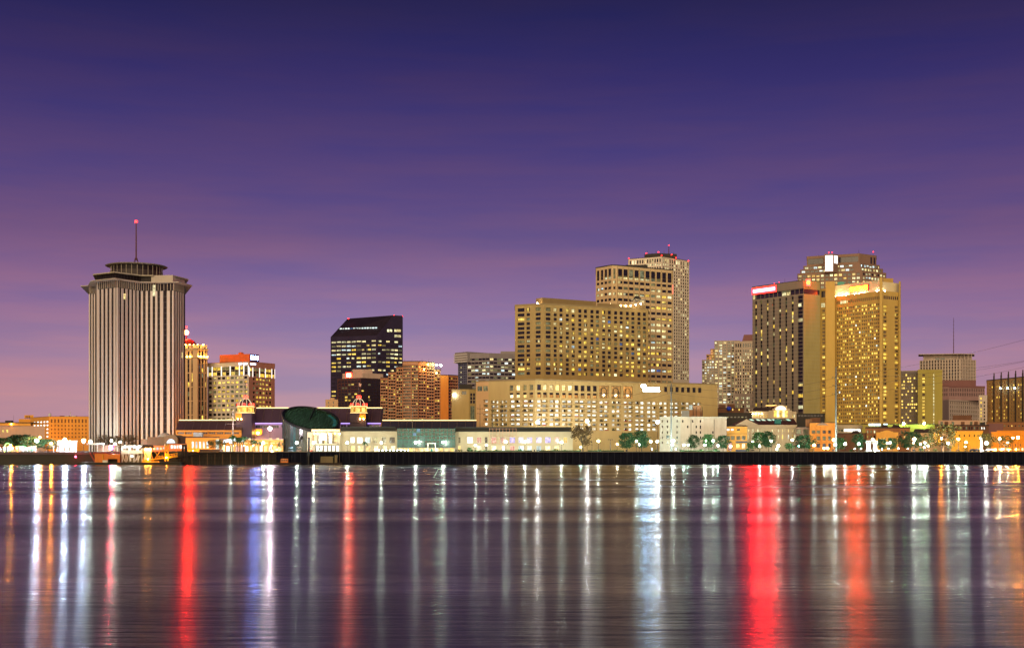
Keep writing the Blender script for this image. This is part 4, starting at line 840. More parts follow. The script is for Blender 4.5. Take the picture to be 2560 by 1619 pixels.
# ---- golden hotel tower with lit crown
def hotel_gold():
    B = Bld('golden_hotel_tower', 'golden stucco hotel tower with hundreds of windows and floodlit crown with yellow sign', P(2150, 1030), 'hotel')
    B.frame = 'frame_tan'; zb = Z(727, 1000)
    aL, aR = P(2087, 1037), P(2201, 1000)
    (fc,) = B.body([aL, aR], GZ, zb, 'gold_stucco', 'gold_shade', 34)                  # main face
    xs = [2091.5 + i * 15.3 for i in range(4)] + [2153.5, 2169, 2184.5]
    rowsy = [757.5 + j * 9.35 for j in range(33)]
    for j, y in enumerate(rowsy):
        for i, x in enumerate(xs):
            zb_, zt_ = fc.z(2199, y + 5.4), fc.z(2199, y)
            for k in range(3):
                q0 = x + k * 4.6; kind = 'g' if B.rng.random() < 0.23 else ('d' if B.rng.random() < 0.12 else ('c' if B.rng.random() < 0.02 else 'm'))
                B.win(fc, fc.u(q0) + 0.08, fc.u(q0 + 4.2), zb_, zt_, kind, 'full', 0.5)
    for k in range(22):
        u0 = fc.u(2090 + k * 5); B.win(fc, u0, fc.u(2090 + k * 5 + 4.2), fc.z(2199, 748), fc.z(2199, 740), 'p' if k in (2, 3, 4, 5) else 'm', 'full', 0.5)
    # right face with two stacks of bay windows
    b1, b2 = P(2205, 999), P(2250.5, 1010)
    (fd,) = B.body([b1, b2], GZ, zb, 'gold_stucco', 'gold_shade', 34)
    for j in range(33):
        y = 762 + j * 9.2
        for x0, x1 in ((2208.5, 2218), (2237, 2246.5)):
            B.win(fd, fd.u(x0), fd.u(x1), fd.z(2206, y + 6.4), fd.z(2206, y), 'g' if B.rng.random() < 0.36 else 'm', B.rng.choice(['full', 'left', 'full']), 0.9)
    for k in range(8): B.win(fd, fd.u(2209 + k * 4.7), fd.u(2213 + k * 4.7), fd.z(2206, 747), fd.z(2206, 738), 'v', 'full', 0.4)
    # tall blank pier and narrow wing on the left
    (fp,) = B.body([P(2064, 1026), P(2087.2, 1024)], GZ, Z(703.5, 1025), 'gold_stucco', 'gold_shade', 30, part='pier')
    (fw,) = B.body([P(2050, 1036), P(2064.3, 1034)], GZ, Z(722, 1035), 'gold_stucco', 'gold_shade', 24, part='wing')
    for j in range(32):
        y = 774 + j * 8.9; B.win(fw, fw.u(2055.5), fw.u(2062.5), fw.z(2060, y + 5.5), fw.z(2060, y), 'g' if B.rng.random() < 0.3 else 'm', 'full', 0.5)
    B.win(fw, fw.u(2052.5), fw.u(2062.5), fw.z(2060, 768), fw.z(2060, 757), 'p', 'full', 0.5); B.win(fw, fw.u(2052.5), fw.u(2062.5), fw.z(2060, 743), fw.z(2060, 727), 'v', 'full', 1.5)
    B.finish(300)
    mb = MB(); q = [P(2199, 997), P(2206, 996), P(2206.5, 1004), P(2199, 1006)]; mb.prism(q, GZ, Z(695, 1000), 'gold_stucco'); mb.build('pier', B.root)
    mb = MB(); q = [P(2247, 1007), P(2251.5, 1008), P(2252, 1014), P(2247, 1014)]; mb.prism(q, GZ, Z(703, 1008), 'gold_stucco'); mb.build('pier', B.root)
    # set-back crown wall, lit from the terrace below
    c0, c1 = P(2087, 1045), P(2200, 1008); mb = MB(); mb.prism([c0, c1, P(2200, 1012), P(2087, 1049)], zb, Z(704.5, 1020), 'crown_plaster'); mb.build('crown', B.root)
    d0, d1 = P(2204, 1006), P(2250, 1018); mb = MB(); mb.prism([d0, d1, P(2250, 1022), P(2204, 1010)], zb, Z(706, 1012), 'crown_plaster'); mb.build('crown', B.root)
    f = Face(c0, c1, zb, zb + 10, 'crown_plaster')
    for px in (2093, 2101, 2109, 2119, 2140, 2152, 2163, 2196): q = f.pt(f.u(px), -2.0); uplights(B, [(q.x, q.y, zb + 0.6)], 'crown_flood', 0.42)
    q = P(2212, 1004); uplights(B, [(q.x, q.y, zb + 0.6)], 'crown_flood', 0.4)
    mb = MB(); f.glow(mb, f.u(2126.5), f.u(2173), f.z(2127, 731.5), f.z(2127, 716), 1.2, 'border_halo_red'); o = mb.build('sign', B.root)
    mb = MB(); f.glow(mb, f.u(2128), f.u(2171.5), f.z(2127, 729.5), f.z(2127, 718.5), 1.5, 'sign_yellow'); mb.build('sign_panel', o)
    mb = MB(); mb.prism([P(2094, 1050), P(2111, 1047), P(2111, 1054), P(2094, 1057)], zb, Z(705, 1050), 'teal_panel'); mb.build('roof_block', B.root)
    mb = MB(); mb.prism([P(2208, 1022), P(2233, 1024), P(2233, 1034), P(2208, 1032)], zb, Z(695, 1022), 'gold_shade'); mb.build('roof_block', B.root)
hotel_gold()

# ---- lower gold hotel to the right
def hotel_olive():
    B = Bld('olive_hotel', 'mid-rise olive yellow hotel with a gridded wing and two window stacks', P(2310, 1060), 'hotel')
    B.frame = 'frame_tan'; z1 = Z(927, 1062)
    (fa,) = B.body([P(2251, 1066), P(2295.5, 1062)], GZ, z1, 'grey_violet_wall', 'olive_stucco', 24, parapet=0.3)
    (fb,) = B.body([P(2294.5, 1050), P(2356, 1053)], GZ, Z(924.5, 1050), 'olive_stucco', 'olive_stucco', 30, part='block', parapet=0.4)
    for j in range(16):
        y = 934.5 + j * 8.15
        for i in range(4):
            for k in range(2): x = 2253.5 + i * 10.2 + k * 4.7; B.win(fa, fa.u(x), fa.u(x + 4.2), fa.z(2260, y + 5), fa.z(2260, y), 'g' if B.rng.random() < 0.34 else 'm', 'full', 0.4)
        B.win(fb, fb.u(2306), fb.u(2313), fb.z(2310, y + 5.6), fb.z(2310, y), 'g' if B.rng.random() < 0.5 else 'v', 'full', 0.6)
        B.win(fb, fb.u(2333), fb.u(2336.5), fb.z(2335, y + 5.6), fb.z(2335, y), 'p', 'full', 0.4)
    B.finish()
hotel_olive()

# ---- far fin tower with mast, and the arcaded block below it
def tower_fins():
    B = Bld('finned_tower', 'far cream tower with tight vertical fins, flat roof canopy and tall mast', P(2370, 1520), 'office block')
    z1 = Z(900, 1500); pts = roofline(z1, [(2299, 901), (2401, 897.5), (2440, 899.5)])
    fa, fb = B.body(pts, GZ, z1, 'fin_cream', 'roof_dark', 30); B.frame = 'frame_dark'
    for i in range(14):
        for j in range(10): B.win(fa, fa.u(2301.5 + i * 7.1), fa.u(2304.5 + i * 7.1), fa.z(2401, 905 + j * 8), fa.z(2401, 898.5 + j * 8), '.', 'full', 0.6)
    for i in range(9):
        for j in range(10): B.win(fb, fb.u(2403.5 + i * 4.0), fb.u(2405.3 + i * 4.0), fb.z(2402, 905 + j * 8), fb.z(2402, 898.5 + j * 8), '.', 'full', 0.6)
    ph = B.body([P(2308, 1520), P(2378, 1512), P(2430, 1518)], z1 + 0.01, Z(887, 1515), 'fin_cream', 'fin_cream', 16, part='penthouse')
    for i in range(2): B.win(ph[0], ph[0].u(2338 + i * 13), ph[0].u(2349 + i * 13), z1 + 1.5, z1 + 4, '.', 'full', 0.4)
    B.finish(200)
    mb = MB(); mb.prism([P(2296, 1510), P(2401, 1500), P(2436, 1506), P(2436, 1540), P(2296, 1540)], Z(886.6, 1512), Z(885, 1512), 'fin_cream'); mb.build('canopy', B.root)
    for px in (2393, 2402, 2411, 2420, 2429): mb = MB(); mb.box((*P(px, 1507), z1 + 0.01), (0.7, 0.7, Z(886.8, 1512) - z1), 'fin_cream'); mb.build('post', B.root)
    mast(B, 2384, 885, 794, 1520, 0.5, 0.2, 'mast_brown', rungs=9)
tower_fins()
def block_mauve():
    B = Bld('arcaded_block', 'broad mauve stone block with rows of small arched windows below the finned tower', P(2410, 1365), 'building')
    z0 = Z(1000, 1340); z1 = Z(964, 1350)
    a = roofline(Z(998, 1340), [(2352, 1000), (2372, 998), (2466, 1003)])
    fs = B.body(a, GZ, Z(998, 1340), 'fin_cream', 'mauve_dark', 30); B.frame = 'frame_dark'
    for j in range(5):
        for i in range(17): x = 2376 + i * 5.3; B.win(fs[1], fs[1].u(x), fs[1].u(x + 2.2), fs[1].z(2372, 1009 + j * 10.5), fs[1].z(2372, 1002 + j * 10.5), 'd' if B.rng.random() < 0.06 else '.', 'full', 0.5)
    b = [P(2350, 1366), P(2372, 1358), P(2462, 1372)]
    gs = B.body(b, Z(998, 1340) + 0.01, z1, 'mauve_stone', 'mauve_dark', 24, part='upper_wall', parapet=0.8)
    for j in range(2):
        for i in range(20): x = 2374 + i * 4.4; B.win(gs[1], gs[1].u(x), gs[1].u(x + 1.8), gs[1].z(2372, 978 + j * 11), gs[1].z(2372, 970 + j * 11), '.', 'full', 0.4)
        for i in range(3): x = 2356 + i * 5; B.win(gs[0], gs[0].u(x), gs[0].u(x + 2), gs[0].z(2372, 978 + j * 11), gs[0].z(2372, 971 + j * 11), '.', 'full', 0.4)
    mb = MB(); gs[1].slab(mb, 0, gs[1].L, z1 - 1.2, z1 - 0.4, 0.8, 'mauve_dark'); mb.build('cornice', B.root)
    mb = MB(); fs[1].slab(mb, 0, fs[1].L, Z(998, 1340) - 1.3, Z(998, 1340) - 0.2, 0.8, 'fin_cream'); mb.build('cornice', B.root)
    mb = MB(); mb.prism([P(2354, 1378), P(2440, 1380), P(2440, 1388), P(2354, 1386)], z1, Z(950, 1380), 'mauve_dark'); mb.build('roof_plant', B.root)
    B.finish(250)
block_mauve()

# ---- hotel at the right edge with dark pilasters
def hotel_bronze():
    B = Bld('pilastered_hotel', 'bronze coloured hotel at the right edge with dark pilasters and blue-white floodlights', P(2530, 1120), 'hotel')
    B.frame = 'frame_tan'; Y1 = 1110; z1 = Z(951, Y1); a, b = P(2466.5, Y1), P(2640, Yz(934, z1))
    (f,) = B.body([a, b], GZ, z1, 'bronze_wall', 'roof_dark', 40, parapet=0.5)
    for i in range(9):
        x = 2486 + i * 18
        mb = MB(); u = f.u(x); f.slab(mb, u - 0.6, u + 0.6, f.z(x, 1054), z1 + 3.5, 0.8, 'pilaster_dark'); f.slab(mb, u - 0.4, u + 0.4, z1 + 3.51, z1 + 6, 0.6, 'pilaster_dark'); mb.build('pilaster', B.root)
        for j in range(11):
            y = 957 + j * 8.6
            for k in range(2): q = x - 16 + 2.6 + k * 6; B.win(f, f.u(q), f.u(q + 2.9), f.z(2470, y + 5), f.z(2470, y), 'g' if B.rng.random() < (0.7 if j == 1 else 0.22) else 'd' if B.rng.random() < 0.15 else 'm', 'full', 0.4)
        if 0 < i < 4: mb = MB(); q = f.p3(f.u(x), f.z(x, 970), -1.2); ball(mb, q, 0.55, 'flood_cyan', 1); mb.build('floodlight', B.root)
    B.finish()
hotel_bronze()

# ---- pale pair of towers behind the parking podium
def tower_terraced():
    B = Bld('terraced_tower', 'far pale tower with terraced corner glowing orange and many lit offices', P(1800, 1500), 'skyscraper')
    B.frame = 'frame_pale'; Y0 = 1500
    for x0, x1, top, dy, m in ((1755, 1786, 899, 6, 'pale_stone'), (1766, 1786.2, 885, 9, 'pale_warm'), (1776, 1796, 871.5, 5, 'pale_warm'), (1786, 1808, 855, 2, 'pale_warm'), (1786.3, 1850, 851, 0, 'pale_stone')):
        if m == 'pale_warm' and x0 > 1770: dy += 3
        (f,) = B.body([P(x0, Y0 + dy + 4), P(x1, Y0 + dy)], GZ, Z(top, Y0 + dy), m, 'pale_stone', 24, parapet=0.2)
        py = top + 3.5; n = int((x1 - x0) / (6.2 if x0 < 1786 else 10)); w = (x1 - x0 - 1) / n; rws = []
        last = {1755: 965, 1766: 899, 1776: 885, 1786: 872, 1786.3: 1008}[x0]
        while py < last: rws.append((py, py + 4.3)); py += 6.75
        B.grid(f, [(x0 + 0.8 + i * w, x0 + 0.8 + i * w + w * 0.74) for i in range(n)], rws, x0, None, 0.5 if m == 'pale_stone' else 0.85, 'ppc' if m == 'pale_stone' else 'or', 0.1, 0.4)
    B.finish()
    (f2,) = [B.faces[-1]]
tower_terraced()
def tower_gabled():
    B = Bld('gabled_tower', 'far stone tower with brown hipped roof squeezed beside the dark strip hotel', P(1865, 1480), 'skyscraper')
    B.frame = 'frame_dark'; Y0 = 1470; z1 = Z(852, Y0)
    fs = B.body([P(1835, Y0 + 8), P(1856, Y0 + 2), P(1890, Y0)], GZ, z1, 'pale_stone', 'mauve_dark', 24)
    for f, c, rf in ((fs[0], cols(1840, 5.6, 3, 3), 1850), (fs[1], cols(1859, 5.6, 5, 3.1), 1860)):
        B.grid(f, c, [(858, 867.5)], rf, ['.'], depth=0.5); B.grid(f, c, [(874 + j * 8, 879.5 + j * 8) for j in range(18)], rf, None, [0.1, 0.6, 0.3, 0.5, 0.1, 0.3, 0.2, 0.5, 0.6], 'ppo', 0.1, 0.5)
    B.finish()
    mb = MB(); mb.prism([P(1855, Y0 + 6), P(1890, Y0 + 4), P(1890, Y0 + 24), P(1855, Y0 + 24)], z1, Z(836.5, Y0 + 10), 'mauve_dark', scale=0.72); mb.build('hipped_roof', B.root)
    C = Bld('cream_block', 'cream stone block with paired lit windows at the foot of the far towers', P(1860, 1250), 'building'); C.frame = 'frame_dark'
    (f,) = C.body([P(1833, 1252), P(1890, 1250)], GZ, Z(985, 1250), 'pale_stone', 'pale_stone', 20, parapet=0.8)
    for j in range(5):
        for i in range(4):
            for k in range(2): x = 1838.5 + i * 14 + k * 4.6; C.win(f, f.u(x), f.u(x + 3), f.z(1840, 998 + j * 10), f.z(1840, 992 + j * 10), C.rng.choice('ppp.d'), 'full', 0.4)
    C.finish()
tower_gabled()

# ================================================================== parking podium with shops, in front of the slab hotel
KIND.update({'G': 'garage_back_glow', 'B': 'lit_bronze', 'S': 'lit_shop', 'V': 'lit_violet', 'R': 'lit_rose'})
CARS = []
def car_mesh(name, m):
    """small saloon seen from the side: shaped hull, glasshouse, four wheels"""
    mb = MB(); pr = [(-2.15, 0.35), (-2.2, 0.75), (-1.5, 0.9), (-0.95, 1.42), (0.75, 1.45), (1.35, 0.95), (2.1, 0.8), (2.2, 0.4)]
    n = len(pr); i = len(mb.v); k = mb.mi(m)
    for s in (-1, 1): mb.v += [(x, s * (0.86 if z < 1.0 else 0.66), z) for x, z in pr]
    for j in range(n): a, b = j, (j + 1) % n; mb.f.append((i + a, i + b, i + n + b, i + n + a)); mb.m.append(k)
    mb.f.append(tuple(i + j for j in range(n))); mb.m.append(k); mb.f.append(tuple(i + n + j for j in reversed(range(n)))); mb.m.append(k)
    for s in (-1, 1):
        mb.face([(-0.85, s * 0.70, 1.36), (-1.3, s * 0.80, 0.98), (1.1, s * 0.80, 0.98), (0.7, s * 0.70, 1.38)], 'pane_dark')
        for x in (-1.35, 1.35): mb.bar((x, s * 0.62, 0.33), (x, s * 0.9, 0.33), 0.34, 'frame_black', 10)
    return mb.mesh(name)
for nm, c in (('car_black', (0.01, 0.01, 0.012)), ('car_grey', (0.10, 0.10, 0.11)), ('car_silver', (0.4, 0.4, 0.42)), ('car_red', (0.30, 0.03, 0.03)), ('car_blue', (0.04, 0.07, 0.2)), ('car_white', (0.7, 0.7, 0.68))):
    m = mat(nm, c, 0.3, 0); CARS.append(car_mesh('parked_car', nm))
def podium():
    B = Bld('parking_podium', 'long beige parking podium with lit open parking decks and three arched windows', P(1500, 815), 'parking garage')
    z1 = Z(949, 780); pts = roofline(z1, [(1190, 954), (1221.5, 952.8), (1338, 949), (1794, 961)])
    f0, f1, f2 = B.body(pts, GZ, z1, 'tan_podium', 'tan_dark', 30, parapet=0.6); f0.wall = MATS['podium_peach']; B.frame = 'tan_podium'
    x = lambda v: 1180 + v / 3.648; y = lambda v: 920 + v / 3.648
    cars = []
    decks = [300, 342, 383, 425, 467, 509, 551]
    def deck(f, groups, ref, off=0.0, n=7, split=2, dens=0.55):
        for j in range(n):
            zb, zt = f.z(ref, y(decks[j] + 13 + off)), f.z(ref, y(decks[j] - 13.5 + off))
            for g0, g1 in groups:
                for k in range(split):
                    q0, q1 = g0 + (g1 - g0) * k / split + 0.35, g0 + (g1 - g0) * (k + 1) / split - 0.35
                    u0, u1 = f.u(q0), f.u(q1); B.win(f, u0, u1, zb, zt, 'd' if B.rng.random() < 0.12 else 'G', B.rng.choice(['full', 'full', 'top', 'left', 'right']), 2.2)  # back of each opening glows in place of lights on the deck
                    if B.rng.random() < dens and u1 - u0 > 2.5: cars.append((f, (u0 + u1) / 2 + B.rng.uniform(-0.3, 0.3), zb, B.rng.uniform(1.14, 1.22), B.rng.random(), j, round(q0)))
    st = [(592, 690), (708, 805), (822, 918), (937, 1030), (1050, 1145), (1163, 1250), (1275, 1360), (1385, 1470), (1490, 1580), (1597, 1690)]
    deck(f2, [(x(a), x(b)) for a, b in st], 1345); deck(f2, [(x(a), x(b)) for a, b in ((1708, 1792), (1806, 1892), (1908, 1992), (2014, 2092))], 1345, n=4)
    deck(f1, [(1227, 1246), (1249, 1268), (1273, 1300), (1305, 1333)], 1336, n=6); deck(f0, [(1207.5, 1220)], 1221, n=6, split=1, dens=0)
    for i, v in enumerate([613, 667, 725, 782, 840, 897, 953, 1010, 1066, 1122]):
        B.win(f2, f2.u(x(v - 18)), f2.u(x(v + 18)), f2.z(1345, y(200)), f2.z(1345, y(147)), 'v' if i == 0 else ('S' if i < 6 else '.'), 'full', 0.8, 'frame_dark')
        B.win(f2, f2.u(x(v - 18)), f2.u(x(v + 18)), f2.z(1345, y(266)), f2.z(1345, y(219)), 'B', 'low', 0.8, 'frame_dark')
    for v in (358, 418, 480, 540):
        B.win(f1, f1.u(x(v - 17)), f1.u(x(v + 17)), f1.z(1336, y(200)), f1.z(1336, y(148)), 'S' if v in (418,) else 'd', 'full', 0.8, 'frame_tan'); B.win(f1, f1.u(x(v - 17)), f1.u(x(v + 17)), f1.z(1336, y(266)), f1.z(1336, y(219)), 'S' if v < 500 else 'B', 'low', 0.8, 'frame_dark')
    for v in (70, 122): B.win(f0, f0.u(x(v - 22)), f0.u(x(v + 22)), f0.z(1221, y(208)), f0.z(1221, y(160)), 'd', 'full', 0.3)
    for i in range(7): v = 1768 + i * 51.7; B.win(f2, f2.u(x(v - 15)), f2.u(x(v + 15)), f2.z(1690, y(218)), f2.z(1690, y(172)), '.', 'full', 0.6, 'frame_dark')
    for v0, v1 in ((1160, 1250), (1270, 1360), (1380, 1468)):         # tall shop windows with an arch inside
        u0, u1 = f2.u(x(v0)), f2.u(x(v1)); zb, zt = f2.z(1500, y(272)), f2.z(1500, y(157)); B.win(f2, u0, u1, zb, zt, 'B', 'full', 0.9, 'frame_black')
        um = (u0 + u1) / 2; r = (u1 - u0) * 0.27; zc = zt - (zt - zb) * 0.42; mb = MB()
        for k in range(10):
            a, b = math.pi * k / 10, math.pi * (k + 1) / 10; mb.bar(f2.p3(um - r * math.cos(a), zc + r * math.sin(a), 0.5), f2.p3(um - r * math.cos(b), zc + r * math.sin(b), 0.5), 0.22, 'frame_black')
        for s in (-1, 1): mb.bar(f2.p3(um + s * r, zb, 0.5), f2.p3(um + s * r, zc, 0.5), 0.22, 'frame_black')
        mb.bar(f2.p3(u0, zc - 1.5, 0.5), f2.p3(u1, zc - 1.5, 0.5), 0.2, 'frame_black'); mb.build('arch_tracery', B.root)
        mb = MB(); ball(mb, f2.p3(um, zb + 1.9, 0.3), 0.45, 'lamp_warm', 1); mb.build('shop_lamp', B.root)
    B.finish(300)
    for k in range(12): mb = MB(); u = 2 + k * (f2.L - 4) / 11; f2.slab(mb, u, u + 0.4, z1 - 1.6, z1 - 1.2, 0.2, 'tan_dark'); mb.build('scupper', B.root)
    s0, s1 = f2.u(x(1538)), f2.u(x(1704)); zt, zb = f2.z(1620, y(172)), f2.z(1620, y(212)); mb = MB()
    f2.glow(mb, s0 + 1.2, s1, zb, zt - 0.2, 0.5, 'sign_white_hot', 'tan_podium'); f2.glow(mb, s0, (s0 + s1) / 2 - 3, zt - 0.19, zt + 1.5, 0.5, 'sign_white_hot', 'tan_podium'); mb.build('sign', B.root)
    ordn = 'first second third fourth fifth sixth seventh eighth ninth tenth eleventh twelfth thirteenth fourteenth fifteenth sixteenth seventeenth eighteenth nineteenth twentieth'.split()
    tone = ['black', 'grey', 'silver', 'dark red', 'dark blue', 'white']; count = {}
    for i, (f, u, z, inn, r, j, px) in enumerate(sorted(cars, key=lambda c: (c[5], c[6]))):
        n = count[j] = count.get(j, -1) + 1; c = int(r * 100) % 3 if r < 0.8 else 3 + int(r * 100) % 3
        p = f.p3(u, z, inn); o = bpy.data.objects.new('parked_car', CARS[c]); COL.objects.link(o); o.location = (p[0], p[1], p[2] - 0.79); o.rotation_euler = (0, 0, f.rz + (math.pi if r < 0.5 else 0))
        setp(o, '%s car on the %s parking deck from the top, %s from the left' % (tone[c].replace('dark ', ''), ordn[j], ordn[n] if n < 20 else 'twenty-' + ordn[n - 20]), 'car', 'cars inside the parking decks')
podium()

# ---- white cold-storage warehouse
def warehouse():
    B = Bld('white_warehouse', 'big windowless-looking white plaster warehouse with rusty rooftop plant by the river', P(1740, 745), 'warehouse'); B.frame = 'frame_dark'
    z1 = Z(1043, 740); fa, fb = B.body([P(1649, 741), P(1701, 740), P(1816.5, 743)], GZ, z1, 'white_plaster', 'white_plaster', 22, parapet=0.5); fb.wall = MATS['peach_plaster']
    x = lambda v: 1600 + v / 4.816; y = lambda v: 980 + v / 4.816
    L = [(270, (348, 415, 482, 543, 605)), (330, (348, 415, 482, 605)), (447, (348, 415, 482, 543, 605, 675)), (388, (605,))]
    for v, ys in L:
        for q in ys: B.win(fa, fa.u(x(v - 8)), fa.u(x(v + 8)), fa.z(1690, y(q + 15)), fa.z(1690, y(q - 15)), 't' if q == 543 and v > 300 else '.', 'full', 0.3)
    B.win(fa, fa.u(x(315)), fa.u(x(355)), fa.z(1690, y(557)), fa.z(1690, y(517)), 't', 'full', 0.3)
    for v, ys in [(515, (348,)), (575, (415,)), (635, (348,)), (678, (415, 482)), (728, (348, 418, 482, 543)), (878, (482,))]:
        for q in ys: B.win(fb, fb.u(x(v - 8)), fb.u(x(v + 8)), fb.z(1705, y(q + (22 if q == 418 else 15))), fb.z(1705, y(q - (20 if q == 418 else 15))), '.', 'full', 0.3)
    for v, q in ((820, 360), (820, 430), (935, 360), (985, 365), (935, 425), (990, 425), (940, 490), (1000, 490), (770, 360)):      # bricked-up openings
        mb = MB(); fb.slab(mb, fb.u(x(v - 8)), fb.u(x(v + 8)), fb.z(1705, y(q + 16)), fb.z(1705, y(q - 16)), 0.05, 'peach_plaster'); mb.build('blind_window', B.root)
    for px in (1727, 1785): mb = MB(); fb.slab(mb, fb.u(px), fb.u(px) + 0.2, GZ, z1 - 1, 0.2, 'steel_dark'); mb.build('downpipe', B.root)
    B.finish()
    zr = z1 + 0.01; mb = MB(); mb.prism([P(1704, 750), P(1723, 750), P(1723, 757), P(1704, 757)], zr, Z(1026, 750), 'plant_grey'); mb.build('rooftop_plant', B.root)
    mb = MB(); mb.prism([P(1724, 750), P(1757, 750), P(1757, 757), P(1724, 757)], zr, Z(1024, 750), 'rust_metal'); mb.prism([P(1732, 751), P(1752, 751), P(1752, 756), P(1732, 756)], Z(1024, 750) + 0.01, Z(1013, 750), 'rust_metal'); mb.build('rooftop_plant', B.root)
    mb = MB(); c = P(1727, 751); mb.lathe((c.x, c.y, Z(1024, 750)), [(1.1, 0), (1.1, 2.9), (0.6, 3.2)], 'plant_grey', 12); mb.build('roof_tank', B.root)
    mb = MB()
    for px in (1733, 1741, 1752, 1756): mb.bar(P3(px, 1042, 749), P3(px, 1016 + px % 5, 749), 0.12, 'steel_dark')
    mb.build('roof_pipes', B.root)
warehouse()

# ---- slanted glass drum (aquarium)
def aquarium():
    B = Bld('glass_drum', 'dark green glass drum with a slanted oval top crossed by a black boom', P(778, 757), 'aquarium')
    c = P(778, 757); r = 70.5 / F * 757; n = 48
    top = lambda x, y: 26.8 - 3.4 * (x / r) + 6.6 * (y / r)
    ring = [(r * math.cos(2 * math.pi * k / n), r * math.sin(2 * math.pi * k / n)) for k in range(n)]
    for k in range(n):                           # curved glass wall panel by panel
        a, b = ring[k], ring[(k + 1) % n]
        if (a[1] + b[1]) / 2 > r * 0.25 and k % 2: pass
        mb = MB(); g = 0.0
        mb.face([(c.x + a[0], c.y + a[1], GZ), (c.x + b[0], c.y + b[1], GZ), (c.x + b[0], c.y + b[1], top(*b)), (c.x + a[0], c.y + a[1], top(*a))], 'lit_teal' if k in (26, 27, 31, 32) else 'drum_glass')
        q = (c.x + a[0] * 1.004, c.y + a[1] * 1.004); mb.bar((*q, GZ), (*q, top(*a)), 0.13, 'frame_dark'); mb.build('wall_panel', B.root)
    mb = MB(); s = 0.955; mb.face([(c.x + x * s, c.y + y * s, top(x * s, y * s) - 0.5) for x, y in ring], 'drum_top'); mb.build('oval_roof', B.root)
    mb = MB()
    for k in range(n):
        a, b = ring[k], ring[(k + 1) % n]
        mb.bar((c.x + a[0], c.y + a[1], top(*a)), (c.x + b[0], c.y + b[1], top(*b)), 0.75, 'frame_black', 6)
    mb.build('rim', B.root)
    for ax in (0, 1):                            # lattice of the roof
        for k in range(-7, 8):
            t = k / 8; h = math.sqrt(max(0, 1 - t * t)) * 0.93; p, q = ((t, -h), (t, h)) if ax == 0 else ((-h, t), (h, t))
            mb = MB(); mb.bar(*[(c.x + x * r, c.y + y * r, top(x * r, y * r) - 0.25) for x, y in (p, q)], 0.10, 'drum_lattice'); mb.build('roof_rib', B.root)
    for k in range(6):                           # lit skylights along the upper rim
        t = R(-8 + k * 11); x, y = r * 0.84 * math.cos(t), r * 0.84 * math.sin(t); mb = MB(); mb.face([(c.x + x + dx, c.y + y + dy, top(x + dx, y + dy) - 0.3) for dx, dy in ((-1.0, -1.3), (1.0, -1.3), (1.0, 1.3), (-1.0, 1.3))], 'lit_teal'); mb.build('skylight', B.root)
    mb = MB(); a, b = P3(788, 1019, 768), P3(750, 1101, 736); mb.bar(a, b, 0.45, 'frame_black', 6)
    for k in range(1, 12): q = a.lerp(b, k / 12); mb.bar(q + Vector((-0.9, 0, 0)), q + Vector((0.9, 0, 0)), 0.12, 'frame_black')
    mb.build('boom', B.root)
aquarium()

# ---- riverside shopping pavilions with teal glass hall between them
def pavilion(label, x0, x1, ups, lows, Y=724, roof=(1077, 1066), frame_px=None):
    B = Bld('shopping_pavilion', label, P((x0 + x1) / 2, Y), 'shopping arcade', 'riverside shopping pavilions'); B.frame = 'frame_pale'
    z1 = Z(roof[0], Y); (f,) = B.body([P(x0, Y), P(x1, Y)], GZ, z1, 'pavilion_cream', 'roof_slate', 14, parapet=0.25)
    for a, b, k in ups: B.win(f, f.u(a), f.u(b), f.z(x0, 1107), f.z(x0, 1092), k, 'full', 0.7, 'frame_dark' if k == '.' else None)
    for a, b, k in lows: B.win(f, f.u(a), f.u(b), f.z(x0, 1130), f.z(x0, 1113.5), k, 'full', 1.2)
    B.finish()
    mb = MB(); q = [P(x0 + 1, Y + 5), P(x1 - 4, Y + 5)]; mb.prism(q + [P(x1 - 8, Y + 26), P(x0 + 1, Y + 26)], z1 + 0.02, Z(roof[1], Y + 8), 'roof_slate'); mb.build('roof_deck', B.root)
    return B, f
lo = [(a, b, 'S') for a, b in ((876, 887), (893, 907), (914, 926), (934, 945), (958, 967), (976, 988))]
pavilion('two-storey cream shopping pavilion between the glass drum and the teal glass hall', 850, 994, [(875, 886, 'w'), (892, 906, 'w'), (912, 926, 'c'), (933, 945, 'p'), (954, 965, 'd'), (974, 987, '.')], lo)
ups = [(1145, 1151.5, 'd'), (1168, 1182, 'w'), (1192, 1204, 'R'), (1212, 1219, '.'), (1228, 1241, 'R'), (1251, 1263, 'R'), (1273, 1288, 'V'), (1296, 1309, 'V'), (1317, 1331, 'V'), (1340, 1354, 'V'), (1363, 1377, 'V'), (1387, 1398, 'R'), (1409, 1418, 'o')]
lo = [(1145, 1152, 'S'), (1192, 1204, 'S'), (1212, 1219, 'd'), (1228, 1241, 'S'), (1255, 1262, 'w'), (1275, 1287, 'R'), (1296, 1309, 'c'), (1318, 1330, 'c'), (1341, 1353, 'c'), (1363, 1376, 'S'), (1386, 1398, 'S')]
BP, FP = pavilion('long two-storey cream shopping pavilion beside the parking podium with pink and violet windows', 1137, 1432, ups, lo, roof=(1078, 1067))
for k in range(9): mb = MB(); u = FP.u(1224 + k * 8.3); mb.bar(FP.p3(u, GZ + 4, -1.4), FP.p3(u, GZ + 13.5, -1.4), 0.09, 'scaffold_pink'); mb.build('trellis_post', BP.root)
for k in range(5): mb = MB(); z = GZ + 5 + k * 2.05; mb.bar(FP.p3(FP.u(1223), z, -1.4), FP.p3(FP.u(1291), z, -1.4), 0.08, 'scaffold_pink'); mb.build('trellis_rail', BP.root)
